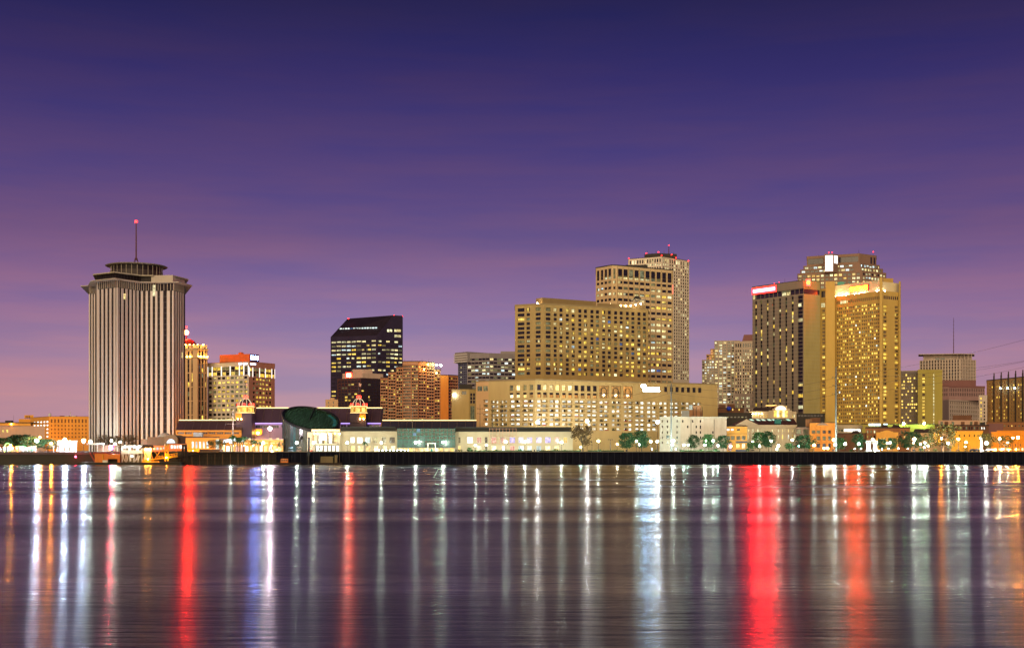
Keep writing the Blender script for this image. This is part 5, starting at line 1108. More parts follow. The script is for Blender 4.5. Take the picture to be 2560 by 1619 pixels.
def glass_hall():
    B = Bld('teal_glass_hall', 'boxy teal glass hall with a fine white grid above a lit arcade', P(1066, 722), 'glass hall'); B.frame = 'grid_teal'
    z1, z0 = Z(1070.5, 719), Z(1118, 719); (f,) = B.body([P(993, 719), P(1138, 719)], z0, z1, 'glass_teal', 'roof_slate', 20, part='frame_wall')
    n, m = 15, 5
    for j in range(m):
        for i in range(n):
            u0, u1 = f.L * i / n + 0.08, f.L * (i + 1) / n - 0.08; zz0, zz1 = z0 + (z1 - z0) * j / m + 0.06, z0 + (z1 - z0) * (j + 1) / m - 0.06
            B.win(f, u0, u1, zz0, zz1, 't' if (j < 2 and (i < 7 or i > 10)) or (j == 2 and 5 < i < 8) else ('b' if (i, j) in ((4, 3), (5, 4)) else ('c' if (i, j) in ((1, 3), (4, 4)) and False else '.')), 'full', 0.05)
    B.finish()
    mb = MB()
    for k in range(1, 60): u = f.L * k / 60; f.slab(mb, u - 0.03, u + 0.03, z0, z1, 0.08, 'grid_teal')
    for k in range(1, 16): z = z0 + (z1 - z0) * k / 16; f.slab(mb, 0, f.L, z - 0.03, z + 0.03, 0.085, 'grid_teal')
    setp(mb.build('glazing_grid', B.root), kind='stuff')
    for i in range(12):
        mb = MB(); q = P(996 + i * 12.7, 720); mb.box((q.x, q.y, GZ), (0.7, 0.7, z0 - GZ), 'pavilion_cream'); mb.build('column', B.root)
        mb = MB(); q = P(1002.5 + i * 12.7, 727); mb.box((q.x, q.y, GZ + 0.1), (2.0, 0.3, z0 - GZ - 0.4), 'lit_shop'); mb.build('shop_door', B.root)
glass_hall()
def bright_front():
    B = Bld('bright_shopfront', 'brilliantly lit shopfront with upper balcony and square white screen beside the glass drum', P(808, 724), 'shop'); B.frame = 'frame_pale'
    z1 = Z(1079, 722); (f,) = B.body([P(768, 723), P(851, 722)], GZ, z1, 'pavilion_cream', 'roof_slate', 15, parapet=0.3)
    zb, zt = f.z(780, 1108), f.z(780, 1083)
    for k in range(5): B.win(f, f.u(781 + k * 12.5), f.u(792 + k * 12.5), zb, zt, 'w' if k in (1, 3) else 'S', 'full', 3.5)
    for k in range(6): B.win(f, f.u(787 + k * 10.2), f.u(796 + k * 10.2), GZ + 0.2, f.z(780, 1113), 'w', 'full', 3.0)
    B.finish()
    mb = MB(); f.slab(mb, f.u(779), f.u(846), f.z(780, 1112), f.z(780, 1108.5), 2.4, 'pavilion_cream'); mb.build('balcony', B.root)
    mb = MB()
    for k in range(28): u = f.u(780 + k * 2.4); mb.bar(f.p3(u, f.z(780, 1108.5), -2.2), f.p3(u, f.z(780, 1104), -2.2), 0.05, 'steel_dark')
    mb.bar(f.p3(f.u(779), f.z(780, 1104), -2.2), f.p3(f.u(846), f.z(780, 1104), -2.2), 0.07, 'steel_dark'); mb.build('railing', B.root)
    mb = MB(); f.slab(mb, f.u(800.5), f.u(816), f.z(780, 1099.5), f.z(780, 1083.5), 1.0, 'lit_screen'); mb.build('screen', B.root)
    mb = MB(); f.slab(mb, f.u(780), f.u(850), z1 + 0.3, z1 + 1.5, 1.2, 'eave_gold'); mb.build('light_eave', B.root)
    for k, px in enumerate((786, 795, 806, 823, 838, 857)):
        mb = MB(); ball(mb, f.p3(f.u(px) if px < 850 else f.L - 0.5, f.z(780, 1083.5), -0.8), 0.3, 'lamp_warm', 1); mb.build('spot_lamp', B.root)
bright_front()

# ---- festival mall with long mansard roofs and neon domes
def mansard(B, x0, x1, ytop, ybot, Y, mt, step, lean=7.0):
    """a long sloping roof built panel by panel with a seam between panels"""
    zt, zb = Z(ytop, Y + lean), Z(ybot, Y); px = x0
    while px < x1 - 1:
        w = min(step, x1 - px); a, b = P(px, Y), P(px + w, Y); a2, b2 = P(px, Y) + Vector((0, lean)), P(px + w, Y) + Vector((0, lean)); mb = MB()
        mb.face([(a.x + 0.06, a.y, zb), (b.x - 0.06, b.y, zb), (b2.x - 0.06, b2.y, zt), (a2.x + 0.06, a2.y, zt)], mt)
        mb.face([(a.x + 0.06, a.y, zb), (a2.x + 0.06, a2.y, zt), (a2.x + 0.06, a2.y + 9, zt), (a.x + 0.06, a.y + 9, zb)], mt); mb.face([(b.x - 0.06, b.y, zb), (b2.x - 0.06, b2.y, zt), (b2.x - 0.06, b2.y + 9, zt), (b.x - 0.06, b.y + 9, zb)], mt)
        mb.face([(a2.x + 0.06, a2.y, zt), (b2.x - 0.06, b2.y, zt), (b2.x - 0.06, b2.y + 9, zt), (a2.x + 0.06, a2.y + 9, zt)], mt)
        mb.bar((a.x, a.y - 0.1, zb), (a2.x, a2.y - 0.1, zt), 0.13, 'seam_metal'); mb.build('roof_panel', B.root); px += w
    a, b = P(x0, Y), P(x1, Y); mb = MB(); mb.bar((a.x, Y + lean, zt + 0.1), (b.x, Y + lean, zt + 0.1), 0.28, 'neon_gold'); mb.build('ridge_neon', B.root)
    return zb, zt
def mall_low():
    B = Bld('low_mall_wing', 'low mall wing with maroon mansard roof and orange gallery beside the concrete tower', P(530, 790), 'shopping mall')
    zb, zt = mansard(B, 440, 604, 1050, 1074.5, 785, 'mansard_maroon', 20)
    (f,) = B.body([P(440, 786), P(604, 786)], GZ, zb - 1.0, 'mall_orange', 'mall_orange', 12)
    for k in range(8): B.win(f, f.u(443 + k * 19.6), f.u(460 + k * 19.6), f.z(470, 1085), f.z(470, 1079.5), 'v', 'full', 1.0, 'mall_orange')
    B.finish()
    mb = MB(); f.slab(mb, 0, f.L, zb - 0.99, zb - 0.05, 1.2, 'mall_orange'); mb.build('eave', B.root)
    mb = MB(); q = P(496, 779); mb.box((q.x, q.y, Z(1091, 779)), (5.6, 3, 2.6), 'plant_grey'); mb.build('rooftop_plant', B.root)
    mb = MB(); mb.box((q.x, q.y, Z(1096, 779)), (40, 9, 1.2), 'mall_orange'); mb.build('lower_roof', B.root)
mall_low()
def dome_tower(label, px, Y, ztop_base, face):
    B = Bld('dome_pavilion', label, P(px, Y), 'dome pavilion', 'neon dome pavilions'); c = P(px, Y); k = Y / F
    zl0, zl1 = Z(1031, Y), Z(1016, Y); r = 22 * k
    mb = MB(); mb.box((c.x, c.y, GZ), (r * 1.8, r * 1.8, ztop_base - GZ), 'mansard_purple'); mb.build('base', B.root)
    mb = MB(); mb.box((c.x + r * 0.32 * face, c.y - r * 0.96, Z(1056, Y)), (r * 1.1, 1.0, Z(1033, Y) - Z(1056, Y)), 'mansard_purple'); mb.build('base_panel', B.root)
    mb = MB(); x = c.x - r * 0.45 * face; mb.box((x, c.y - r * 0.98, Z(1046, Y)), (r * 0.9, 0.6, Z(1033, Y) - Z(1046, Y)), 'mall_orange'); mb.build('niche', B.root)
    uplights(B, [(x - 1.0, c.y - r * 0.98 - 1.0, Z(1047, Y)), (x + 1.2, c.y - r * 0.98 - 1.0, Z(1047, Y))], 'flood_gold', 0.35)
    oct_ = lambda rr: [(c.x + rr * math.cos(R(22.5 + 45 * j)), c.y + rr * math.sin(R(22.5 + 45 * j))) for j in range(8)]
    mb = MB(); mb.prism(oct_(r * 0.92), ztop_base, zl1, 'mall_orange'); mb.build('lantern', B.root)
    for j in range(8):
        t = R(45 * j); n = Vector((math.cos(t), math.sin(t))); mb = MB(); q = c + n * (r * 0.85 + 0.05); mb.box((q.x, q.y, zl0 + 0.6), (0.3, r * 0.5, zl1 - zl0 - 1.4), 'lit_gold', t); mb.build('window', B.root)
    for z, rr in ((zl0 - 0.3, r), (zl1 - 0.2, r)):
        o = oct_(rr); mb = MB(); mb.prism(oct_(rr), z, z + 0.4, 'mall_orange'); mb.build('cornice', B.root)
        mb = MB()
        for j in range(8): mb.bar((*o[j], z + 0.2), (*o[(j + 1) % 8], z + 0.2), 0.16, 'neon_gold')
        mb.build('neon_tube', B.root)
    rd, hd = 15.5 * k, 19 * k; zd = zl1 + 0.3
    prof = [(rd * math.cos(t), hd * math.sin(t)) for t in (0, 0.25, 0.5, 0.75, 1.0, 1.25, 1.45)]
    mb = MB(); mb.lathe((c.x, c.y, zd), prof, 'dome_plum', 24); mb.build('dome', B.root, smooth=True)
    for j in range(8):
        t = R(45 * j + 22.5); mb = MB()
        for (r0, z0), (r1, z1) in zip(prof[:-1], prof[1:]): mb.bar((c.x + (r0 + 0.1) * math.cos(t), c.y + (r0 + 0.1) * math.sin(t), zd + z0), (c.x + (r1 + 0.1) * math.cos(t), c.y + (r1 + 0.1) * math.sin(t), zd + z1), 0.075, 'neon_cream')
        mb.build('neon_rib', B.root)
    for j in range(8):                       # red neon scrolls round the foot and on the finial
        t = R(45 * j); mb = MB(); q = Vector((c.x + (rd + 1.2) * math.cos(t), c.y + (rd + 1.2) * math.sin(t), zd + 0.9)); tx = Vector((-math.sin(t), math.cos(t), 0))
        for a in range(8): p0 = q + tx * 0.8 * math.cos(R(45 * a)) + Vector((0, 0, 0.8 * math.sin(R(45 * a)))); p1 = q + tx * 0.8 * math.cos(R(45 * a + 45)) + Vector((0, 0, 0.8 * math.sin(R(45 * a + 45)))); mb.bar(p0, p1, 0.12, 'neon_red')
        mb.build('neon_scroll', B.root)
    mb = MB(); zf = zd + hd
    for s in (-1, 0, 1):
        for a in range(8): p0 = (c.x + s * 0.8 + 0.7 * math.cos(R(45 * a)), c.y - 0.2 * s, zf + 1.0 + 0.9 * math.sin(R(45 * a))); p1 = (c.x + s * 0.8 + 0.7 * math.cos(R(45 * a + 45)), c.y - 0.2 * s, zf + 1.0 + 0.9 * math.sin(R(45 * a + 45))); mb.bar(p0, p1, 0.12, 'neon_red')
    mb.build('neon_finial', B.root)
    mb = MB(); mb.bar((c.x, c.y, zf), (c.x, c.y, Z(955, Y)), 0.14, 'seam_metal'); mb.build('flagpole', B.root)
    mb = MB(); mb.face([(c.x, c.y, Z(957, Y)), (c.x + 1.6, c.y, Z(959, Y)), (c.x + 1.3, c.y, Z(966, Y)), (c.x, c.y, Z(964, Y))], 'hotel_pink'); mb.build('flag', B.root)
def mall_high():
    B = Bld('high_mall_wing', 'tall mall wing with long purple mansard roof edged in gold neon behind the glass drum', P(780, 800), 'shopping mall')
    zb, zt = mansard(B, 634, 952, 1019.5, 1056, 797, 'mansard_purple', 21, 9)
    fs = B.body([P(596, 799), P(700, 798.5), P(952, 798)], GZ, zb - 0.1, 'mall_violet', 'mansard_purple', 16); fs[0].wall = MATS['mall_violet']
    for k in range(15): B.win(fs[1], fs[1].u(703 + k * 16.5), fs[1].u(717 + k * 16.5), fs[1].z(720, 1068), fs[1].z(720, 1061), 'v', 'full', 0.8, 'mall_violet')
    for k in range(4): B.win(fs[0], fs[0].u(618 + k * 20), fs[0].u(637 + k * 20), fs[0].z(650, 1070), fs[0].z(650, 1062), 'v', 'full', 0.8, 'mall_violet')
    for px in (672, 690): B.win(fs[0], fs[0].u(px), fs[0].u(px + 8), fs[0].z(650, 1108), fs[0].z(650, 1094), 'S', 'full', 0.5)
    B.finish()
    mb = MB(); fs[0].slab(mb, fs[0].u(612), fs[0].L, zb - 0.6, zb - 0.1, 1.0, 'neon_violet'); mb.build('eave_neon', B.root)
    mb = MB(); fs[1].slab(mb, 0, fs[1].L, zb - 0.6, zb - 0.1, 1.0, 'neon_violet'); mb.build('eave_neon', B.root)
    mb = MB(); fs[0].slab(mb, 0, fs[0].u(656), fs[0].z(620, 1086), fs[0].z(620, 1072), 1.5, 'mall_orange'); mb.build('gallery', B.root)
    for px, py, m, r in ((647, 1082, 'lamp_amber', 0.8), (601, 1082, 'lamp_amber', 0.6)): mb = MB(); ball(mb, fs[0].p3(fs[0].u(px), fs[0].z(px, py), -2.6), r, m, 1); mb.build('wall_lamp', B.root)
    return B
mall_high()
dome_tower('small pavilion with red neon scrolls on its ribbed dome, left of the glass drum', 614, 792, Z(1032, 792), 1)
dome_tower('small pavilion with red neon scrolls on its ribbed dome, right of the glass drum', 897, 792, Z(1032, 792), -1)
def mall_right():
    B = Bld('navy_mall_roof', 'long navy mansard mall roof behind the teal glass hall', P(1070, 775), 'shopping mall')
    zb, zt = mansard(B, 953, 1190, 1050.5, 1073, 768, 'mansard_navy', 21, 7)
    B.body([P(953, 769), P(1190, 769)], GZ, zb - 0.1, 'mall_taupe', 'roof_slate', 12); B.finish()
mall_right()
def square_block():
    B = Bld('beige_service_block', 'plain beige block with round white lamp and tall latticed corner window', P(1160, 900), 'building'); B.frame = 'frame_pale'
    fa, fb = B.body([P(1129, 902), P(1172, 900), P(1191, 903)], GZ, Z(973, 900), 'tan_podium', 'tan_dark', 20, parapet=0.3)
    for j in range(3):
        for i in range(2): B.win(fb, fb.u(1175.5 + i * 7), fb.u(1181.5 + i * 7), fb.z(1175, 990 + j * 9), fb.z(1175, 982 + j * 9), 'v', 'full', 0.3, 'frame_pale')
    B.win(fb, fb.u(1176), fb.u(1187), fb.z(1175, 1050), fb.z(1175, 1014), 'd', 'full', 0.3)
    B.win(fa, fa.u(1154), fa.u(1166), fa.z(1155, 986), fa.z(1155, 977), '.', 'full', 0.6)
    B.finish(); mb = MB(); ball(mb, fa.p3(fa.u(1137), fa.z(1137, 987.5), -0.9), 1.15, 'globe_white', 2); mb.build('globe_lamp', B.root)
    mb = MB(); mb.box((*P(1165, 912), Z(973, 900)), (9, 8, 4), 'roof_dark'); mb.build('rooftop_plant', B.root)
square_block()
def small_tan():
    B = Bld('tan_narrow_block', 'small peach block with tiny windows beside the brown hotel', P(830, 1150), 'building')
    (f,) = B.body([P(813.5, 1150), P(845, 1150)], GZ, Z(998, 1150), 'peach_stone', 'peach_trim', 14)
    for i in range(2):
        for j in range(4): B.win(f, f.u(820 + i * 12), f.u(822.6 + i * 12), f.z(820, 1009 + j * 10), f.z(820, 1003 + j * 10), '.', 'full', 0.4)
    B.finish(); mb = MB(); mb.box((*P(831, 1156), Z(998, 1150)), (4, 4, 1.6), 'peach_stone'); mb.build('roof_hatch', B.root)
small_tan()

# ================================================================== left bank
def orange_hotel():
    B = Bld('orange_block', 'orange lit square block with rows of small windows left of the concrete tower', P(170, 1000), 'building'); B.frame = 'brick_shadow'
    z1 = Z(1040.5, 1000); fa, fb = B.body([P(76, 1040), P(123, 1000), P(226, 1004)], GZ, z1, 'sodium_wall', 'brick_shadow', 24, parapet=0.2)
    KIND['k'] = 'brick_shadow'  # panes share the dark brown brick tone of frames and roof
    x = lambda v: v / 10.47; y = lambda v: 1020 + v / 10.47
    for i in range(11):
        v = 1350 + i * 90
        B.win(fb, fb.u(x(v - 19)), fb.u(x(v + 19)), fb.z(125, y(380)), fb.z(125, y(285)), 'k', 'full', 0.4)
        for q in (455, 550, 650, 748): B.win(fb, fb.u(x(v - 17)), fb.u(x(v + 17)), fb.z(125, y(q + 22)), fb.z(125, y(q - 22)), 'k', 'full', 0.4)
    for v in (900, 990, 1070, 1155, 1235):
        for q in (352, 443, 545, 640, 738):
            if q > 500 and v < 1200: continue
            B.win(fa, fa.u(x(v - 26)), fa.u(x(v + 26)), fa.z(118, y(q + 24)), fa.z(118, y(q - 24)), 'w', 'full', 0.4)
    B.finish()
    for px, w in ((155, 8), (169, 9), (186, 9)): mb = MB(); mb.box((*P(px, 1010), z1), (w / 3.1, 3, 0.8), 'dish_white' if px > 160 else 'brick_shadow'); mb.build('roof_plant', B.root)
    mast(B, 176, 1040, 1028, 1010, 0.25, 0.2, 'dish_white'); mb = MB(); p = P3(124.5, 1036, 1006); mb.lathe((p.x, p.y, p.z - 1.8), [(0.2, 0), (1.0, 0.4), (1.3, 2.0), (0.5, 3.0)], 'dish_white', 10); mb.build('roof_dish', B.root)
    C = Bld('orange_stair_tower', 'orange brick stair tower and low wing behind the peach wall', P(70, 1060), 'building')
    C.body([P(47, 1052), P(62, 1050), P(120, 1056)], GZ, Z(1046.5, 1050), 'sodium_wall', 'brick_shadow', 14); (g,) = C.body([P(61, 1050), P(84, 1048)], Z(1046, 1050) + 0.5, Z(1037, 1050), 'sodium_wall', 'brick_shadow', 10, part='stair_head')
    for i in range(3): C.win(g, g.u(64 + i * 4.2), g.u(66.5 + i * 4.2), Z(1045, 1050), Z(1039, 1050), 'k', 'full', 0.3)
    C.finish()
orange_hotel()
def left_low():
    B = Bld('peach_blank_hall', 'low blank peach hall with a sodium lit eave at the left edge', P(60, 900), 'hall')
    (f,) = B.body([P(-40, 900), P(112, 900)], GZ, Z(1064, 900), 'peach_wall', 'roof_dark', 20)
    for px in (7.5, 18): B.win(f, f.u(px - 2.5), f.u(px + 2.5), f.z(10, 1081), f.z(10, 1073), 'g', 'full', 0.3)
    B.finish()
    mb = MB(); f.slab(mb, 0, f.u(78), Z(1063.5, 900), Z(1057, 900), 1.0, 'sodium_wall', 3); mb.build('fascia', B.root)
    mb = MB(); f.slab(mb, 0, f.u(82), Z(1056.9, 900), Z(1055, 900), 1.6, 'roof_dark', 12); mb.build('flat_roof', B.root)
    mb = MB(); mb.box((*P(23, 906), Z(1055, 900)), (4.6, 3, 1.4), 'roof_dark'); mb.build('roof_plant', B.root)
    mb = MB(); ball(mb, f.p3(f.u(31), Z(1059.5, 900), -1.8), 0.42, 'lamp_orange_low', 1); mb.build('wall_lamp', B.root)
    mast(B, 34, 1055, 1037, 903, 0.08, 0.05, 'seam_metal')
    # floodlit white pavilion with arches
    C = Bld('white_arch_pavilion', 'overexposed white pavilion with tall arched doorways under floodlights', P(166, 735), 'pavilion'); C.frame = 'frame_pale'
    z1 = Z(1103, 735); (g,) = C.body([P(142, 735), P(192, 735)], GZ, z1, 'white_plaster', 'white_plaster', 12, parapet=0.5)
    for i in range(4):
        px = 147 + i * 13; C.win(g, g.u(px - 2.4), g.u(px + 2.4), GZ + 0.1, g.z(150, 1115), ['R', 'B', 'd', 'S'][i], 'full', 0.6)
        mb = MB(); u = g.u(px); mb.lathe((0, 0, 0), [(0.6, 0), (0.6, 0.1)], 'frame_pale', 10); mb = MB(); zc = g.z(150, 1115)
        for a in range(6): t0, t1 = math.pi * a / 6, math.pi * (a + 1) / 6; mb.bar(g.p3(u - 0.62 * math.cos(t0), zc + 0.6 * math.sin(t0), -0.1), g.p3(u - 0.62 * math.cos(t1), zc + 0.6 * math.sin(t1), -0.1), 0.1, 'frame_tan')
        mb.build('arch', C.root)
    C.finish()
left_low()
# ---- quay on the far left
def quay_left():
    B = empty('old_quay', (*P(90, 706), 0), 'dark concrete quay on stubby piers at the left edge', 'quay'); a, b = P(-160, 701), P(226, 701)
    mb = MB(); mb.box(((a.x + b.x) / 2, 708, 5.6), (b.x - a.x, 14, 1.35), 'deck_edge'); mb.build('deck', B)
    mb = MB(); mb.box(((a.x + b.x) / 2, 709, 2.8), (b.x - a.x, 11, 2.79), 'quay_concrete'); mb.build('fascia', B)
    mb = MB(); mb.box(((a.x + b.x) / 2, 712, -1), (b.x - a.x, 5, 3.79), 'pile_wood'); mb.build('back_wall', B)
    px = -150
    while px < 222:
        q = P(px, 703.5); mb = MB(); mb.box((q.x, q.y, -1.5), (1.0, 1.2, 4.3 if px < 125 else 3.6), 'quay_concrete'); mb.build('pier', B); px += 12 if px < 85 else 33
quay_left()
def wharf():
    B = empty('timber_wharf', (*P(570, 703), 0), 'dark timber wharf on rows of piles below the arched terminal', 'wharf'); a, b = P(478, 699), P(692, 699)
    mb = MB(); mb.box(((a.x + b.x) / 2, 704.6, 6.2), (b.x - a.x, 11, 0.8), 'pile_wood'); mb.build('deck', B)
    mb = MB(); mb.box(((a.x + b.x) / 2, 706, -1), ((b.x - a.x), 1.0, 7.19), 'wall_panel'); mb.build('backing', B)
    px = 480; k = 0
    while px < 690:
        q = P(px, 699.6); mb = MB(); mb.bar((q.x, q.y, -2), (q.x, q.y, 6.19), 0.24, 'pile_lit' if k % 3 == 0 else 'pile_wood', 6); mb.build('pile', B); px += 6.4; k += 1
    mb = MB()
    for z in (2.2, 4.4): mb.box(((a.x + b.x) / 2, 699.9, z), (b.x - a.x, 0.2, 0.35), 'pile_wood')
    mb.build('waling', B)
    C = empty('sloping_pier', (*P(470, 699), 0), 'sloping timber pier ramp on raking piles beside the yellow gangway', 'pier')
    mb = MB(); mb.bar(P3(440, 1145, 697), P3(500, 1133, 699), 0.5, 'pile_wood', 4); mb.bar(P3(440, 1141, 697), P3(500, 1129, 699), 0.15, 'pile_wood', 4); mb.build('ramp', C)
    for i, px in enumerate((447, 455, 462, 470, 478, 487, 495)): mb = MB(); q = P(px, 697.5); mb.bar((q.x - 0.6, q.y, -2), (q.x, q.y, 3.2 + i * 0.4), 0.26, 'pile_wood', 6); mb.build('pile', C)
    D = empty('mooring_dolphin', (*P(461, 697), 0), 'tall cluster of dark raking mooring piles at the gangway head', 'mooring piles')
    for dx in (-2.4, -1.2, 0.6, 1.6, 2.8): mb = MB(); q = P(461, 697); mb.bar((q.x + dx, q.y + dx * 0.2, -2), (q.x + dx * 0.35, q.y, Z(1112, 697)), 0.3, 'pile_wood', 6); mb.build('pile', D)
    mb = MB(); q = P(461, 697); mb.box((q.x, q.y, Z(1115, 697)), (2.6, 1.6, 1.0), 'pile_wood'); mb.build('cap', D)
wharf()
# ---- ferry landing
def ferry_landing():
    Y = 690
    B = empty('landing_pontoon', (*P(340, Y), 0), 'low dark floating pontoon under the ferry landing', 'pontoon'); mb = MB(); a, b = P(196, Y), P(452, Y); mb.box(((a.x + b.x) / 2, Y + 4, -0.6), (b.x - a.x, 12, 1.9), 'pontoon'); mb.build('hull', B)
    mb = MB(); mb.box(((a.x + b.x) / 2, Y - 2.1, 0.6), (b.x - a.x, 0.3, 0.35), 'pile_wood'); mb.build('fender', B)
    for i in range(5): mb = MB(); mb.lathe((a.x + (b.x - a.x) * (i + 0.5) / 5, Y + 1, 1.3), [(0.3, 0), (0.2, 0.3), (0.35, 0.6)], 'steel_dark', 8); mb.build('bollard', B)
    C = empty('orange_landing_barge', (*P(265, Y), 1.3), 'orange steel landing barge with slanted bow posts', 'barge'); z0, z1 = 1.31, Z(1135, Y)
    mb = MB(); prof = [P(237, Y + 1), P(300, Y + 1), P(300, Y + 8), P(237, Y + 8)]
    mb.prism([P(237, Y + 1), P(270, Y + 1), P(270, Y + 8), P(237, Y + 8)], z0, z1 + 0.3, 'hull_orange'); mb.prism([P(270.1, Y + 1), P(300, Y + 1), P(300, Y + 8), P(270.1, Y + 8)], z0 + 1.9, z1, 'hull_orange'); mb.prism([P(294, Y + 1.1), P(300, Y + 1.1), P(300, Y + 7.9), P(294, Y + 7.9)], z0, z0 + 1.89, 'hull_orange'); mb.build('hull', C)
    mb = MB(); mb.prism([P(271, Y + 5), P(293, Y + 5), P(293, Y + 7), P(271, Y + 7)], z0, z0 + 1.88, 'pile_wood'); mb.build('opening', C)
    for px, dx in ((228, -2.2), (235, -1.6)): mb = MB(); q = P(px + 6, Y + 1.5); mb.bar((q.x + 1, q.y, z0), (q.x + dx, q.y, Z(1131, Y)), 0.4, 'hull_red'); mb.build('bow_post', C)
    mb = MB(); mb.prism([P(233, Y + 2), P(265, Y + 2), P(265, Y + 7), P(233, Y + 7)], z1 + 0.31, Z(1129.5, Y), 'hull_red'); mb.build('bulwark', C)
    for i in range(8): mb = MB(); q = P(266 + i * 4.6, Y + 1.3); mb.bar((q.x, q.y, z1), (q.x, q.y, z1 + 1.3), 0.07, 'hull_red'); mb.build('rail_post', C)
    mb = MB(); mb.bar(P3(257, 1152, Y + 0.6), P3(257, 1136, Y + 0.6), 0.28, 'gangway_yellow'); mb.build('ladder', C); mb = MB(); mb.box((*P(263, Y + 0.4), 1.3), (2.6, 0.7, 1.2), 'gantry_white'); mb.build('locker', C)
    D = empty('white_gantry', (*P(345, Y), 1.3), 'white steel gantry trusses crowding the brightly lit ferry landing', 'gantry')
    def post(x0, y0, x1, y1, dy=0, w=0.17, m='gantry_white', nm='strut'): mb = MB(); mb.bar(P3(x0, y0, Y + dy), P3(x1, y1, Y + dy), w, m); mb.build(nm, D)
    for x0, y0, x1, y1 in ((306, 1152, 312, 1121), (312, 1121, 303, 1122), (312, 1152, 303, 1128), (318, 1152, 325, 1112), (303, 1121, 368, 1121), (338, 1152, 345, 1137), (345, 1152, 350, 1138), (350, 1138, 338, 1152), (327, 1112, 327, 1152), (303, 1134, 345, 1134)): post(x0, y0, x1, y1)
    for x0, y0, x1, y1 in ((356, 1152, 364, 1132), (364, 1132, 373, 1152), (373, 1152, 378, 1132), (378, 1132, 384, 1152), (352, 1120, 358, 1132), (386, 1128, 400, 1144), (400, 1128, 388, 1144), (404, 1118, 412, 1130), (412, 1118, 404, 1130)): post(x0, y0, x1, y1, 1.5, 0.17, 'gangway_yellow')
    for x in (413, 420): post(x, 1152, x, 1110, 0.5, 0.4, 'gangway_yellow', 'tower_leg')
    for k in range(4): post(413, 1150 - k * 10, 420, 1140 - k * 10, 0.5, 0.14, 'gangway_yellow'); post(420, 1150 - k * 10, 413, 1140 - k * 10, 0.5, 0.14, 'gangway_yellow')
    E = empty('ferry_cabin', (*P(345, Y + 6), 1.3), 'blazing white two-deck ferry cabin behind the gantry', 'ferry'); mb = MB(); mb.prism([P(304, Y + 6), P(356, Y + 6), P(356, Y + 12), P(304, Y + 12)], Z(1133, Y), Z(1113, Y), 'gantry_white', 'awning_brown'); mb.build('cabin', E); mb = MB(); mb.prism([P(306, Y + 9), P(354, Y + 9), P(354, Y + 11.5), P(306, Y + 11.5)], 1.31, Z(1133.2, Y), 'olive_metal'); mb.build('engine_house', E)
    for px in (305, 315, 325, 335, 345, 355): mb = MB(); q = P(px, Y + 6.4); mb.box((q.x, q.y, 1.31), (0.35, 0.35, Z(1133.2, Y) - 1.31), 'gantry_white'); mb.build('stanchion', E)
    mb = MB(); mb.prism([P(303, Y + 5.2), P(357, Y + 5.2), P(357, Y + 6), P(303, Y + 6)], Z(1133, Y), Z(1131.5, Y), 'gantry_white'); mb.build('deck_edge', E)
    for i in range(8): mb = MB(); q = P(305 + i * 6.4, Y + 5.9); mb.box((q.x, q.y, Z(1124, Y)), (0.9, 0.3, 1.2), 'pane_dark' if i % 3 else 'lit_white'); mb.build('window', E)
    mb = MB(); a, b = P(297, Y + 4), P(358, Y + 4); mb.box(((a.x + b.x) / 2, Y + 8, Z(1112.5, Y)), (b.x - a.x, 10, 0.4), 'olive_metal'); mb.build('roof', E)
    for px, py, m in ((322, 1116, 'dock_light'), (336, 1116, 'dock_light'), (348, 1116, 'dock_light'), (330, 1140, 'dock_light'), (312, 1116, 'dock_light')): mb = MB(); ball(mb, P3(px, py, Y + 4.6), 0.42, m, 1); mb.build('deck_lamp', E)
    G = empty('waiting_shelter', (*P(372, Y + 5), 1.3), 'bright waiting shelter under a brown hipped awning', 'shelter'); mb = MB(); mb.prism([P(360, Y + 4), P(378, Y + 4), P(378, Y + 9), P(360, Y + 9)], 1.31, Z(1119, Y), 'gantry_white'); mb.build('wall', G)
    mb = MB(); mb.prism([P(352, Y + 2), P(387, Y + 2), P(387, Y + 11), P(352, Y + 11)], Z(1118.5, Y), Z(1112, Y), 'awning_brown', scale=0.7); mb.build('roof', G)
    for px in (364, 375): mb = MB(); ball(mb, P3(px, 1122, Y + 3.2), 0.42, 'dock_amber', 1); mb.build('lamp', G)
    H = empty('yellow_gangway', (*P(400, Y), 1.3), 'yellow steel gangway sloping up from the pontoon', 'gangway'); mb = MB()
    a, b = P3(356, 1151, Y + 0.5), P3(444, 1140, Y + 0.5)
    mb.bar(a, b, 0.4, 'gangway_yellow'); mb.build('deck', H)
    for dz in (1.0, 1.9): mb = MB(); mb.bar(a + Vector((8, 0, dz)), b + Vector((0, 0, dz)), 0.13, 'gangway_yellow'); mb.build('rail', H)
    for k in range(9): mb = MB(); q = a.lerp(b, 0.42 + k * 0.07); mb.bar(q, q + Vector((0, 0, 1.9)), 0.1, 'gangway_yellow'); mb.build('rail_post', H)
    mb = MB(); q = P(375, Y - 0.5); mb.box((q.x, q.y + 1, 1.31), (9, 2.4, 0.7), 'gangway_yellow'); mb.build('landing', H)
    for px, py in ((370, 1147), (416, 1143)): mb = MB(); ball(mb, P3(px, py, Y - 1.4), 0.3, 'dock_amber', 1); mb.build('lamp', H)
    # red signal light
    S = empty('red_signal_post', (*P(189, 701), 7), 'small red signal light on a thin post at the quay edge', 'signal light'); mb = MB(); p = P3(189, 1141, 698); mb.bar((p.x, p.y, 0), p, 0.1, 'steel_dark'); mb.build('post', S); mb = MB(); ball(mb, p, 0.32, 'red_signal', 1); mb.build('light', S)
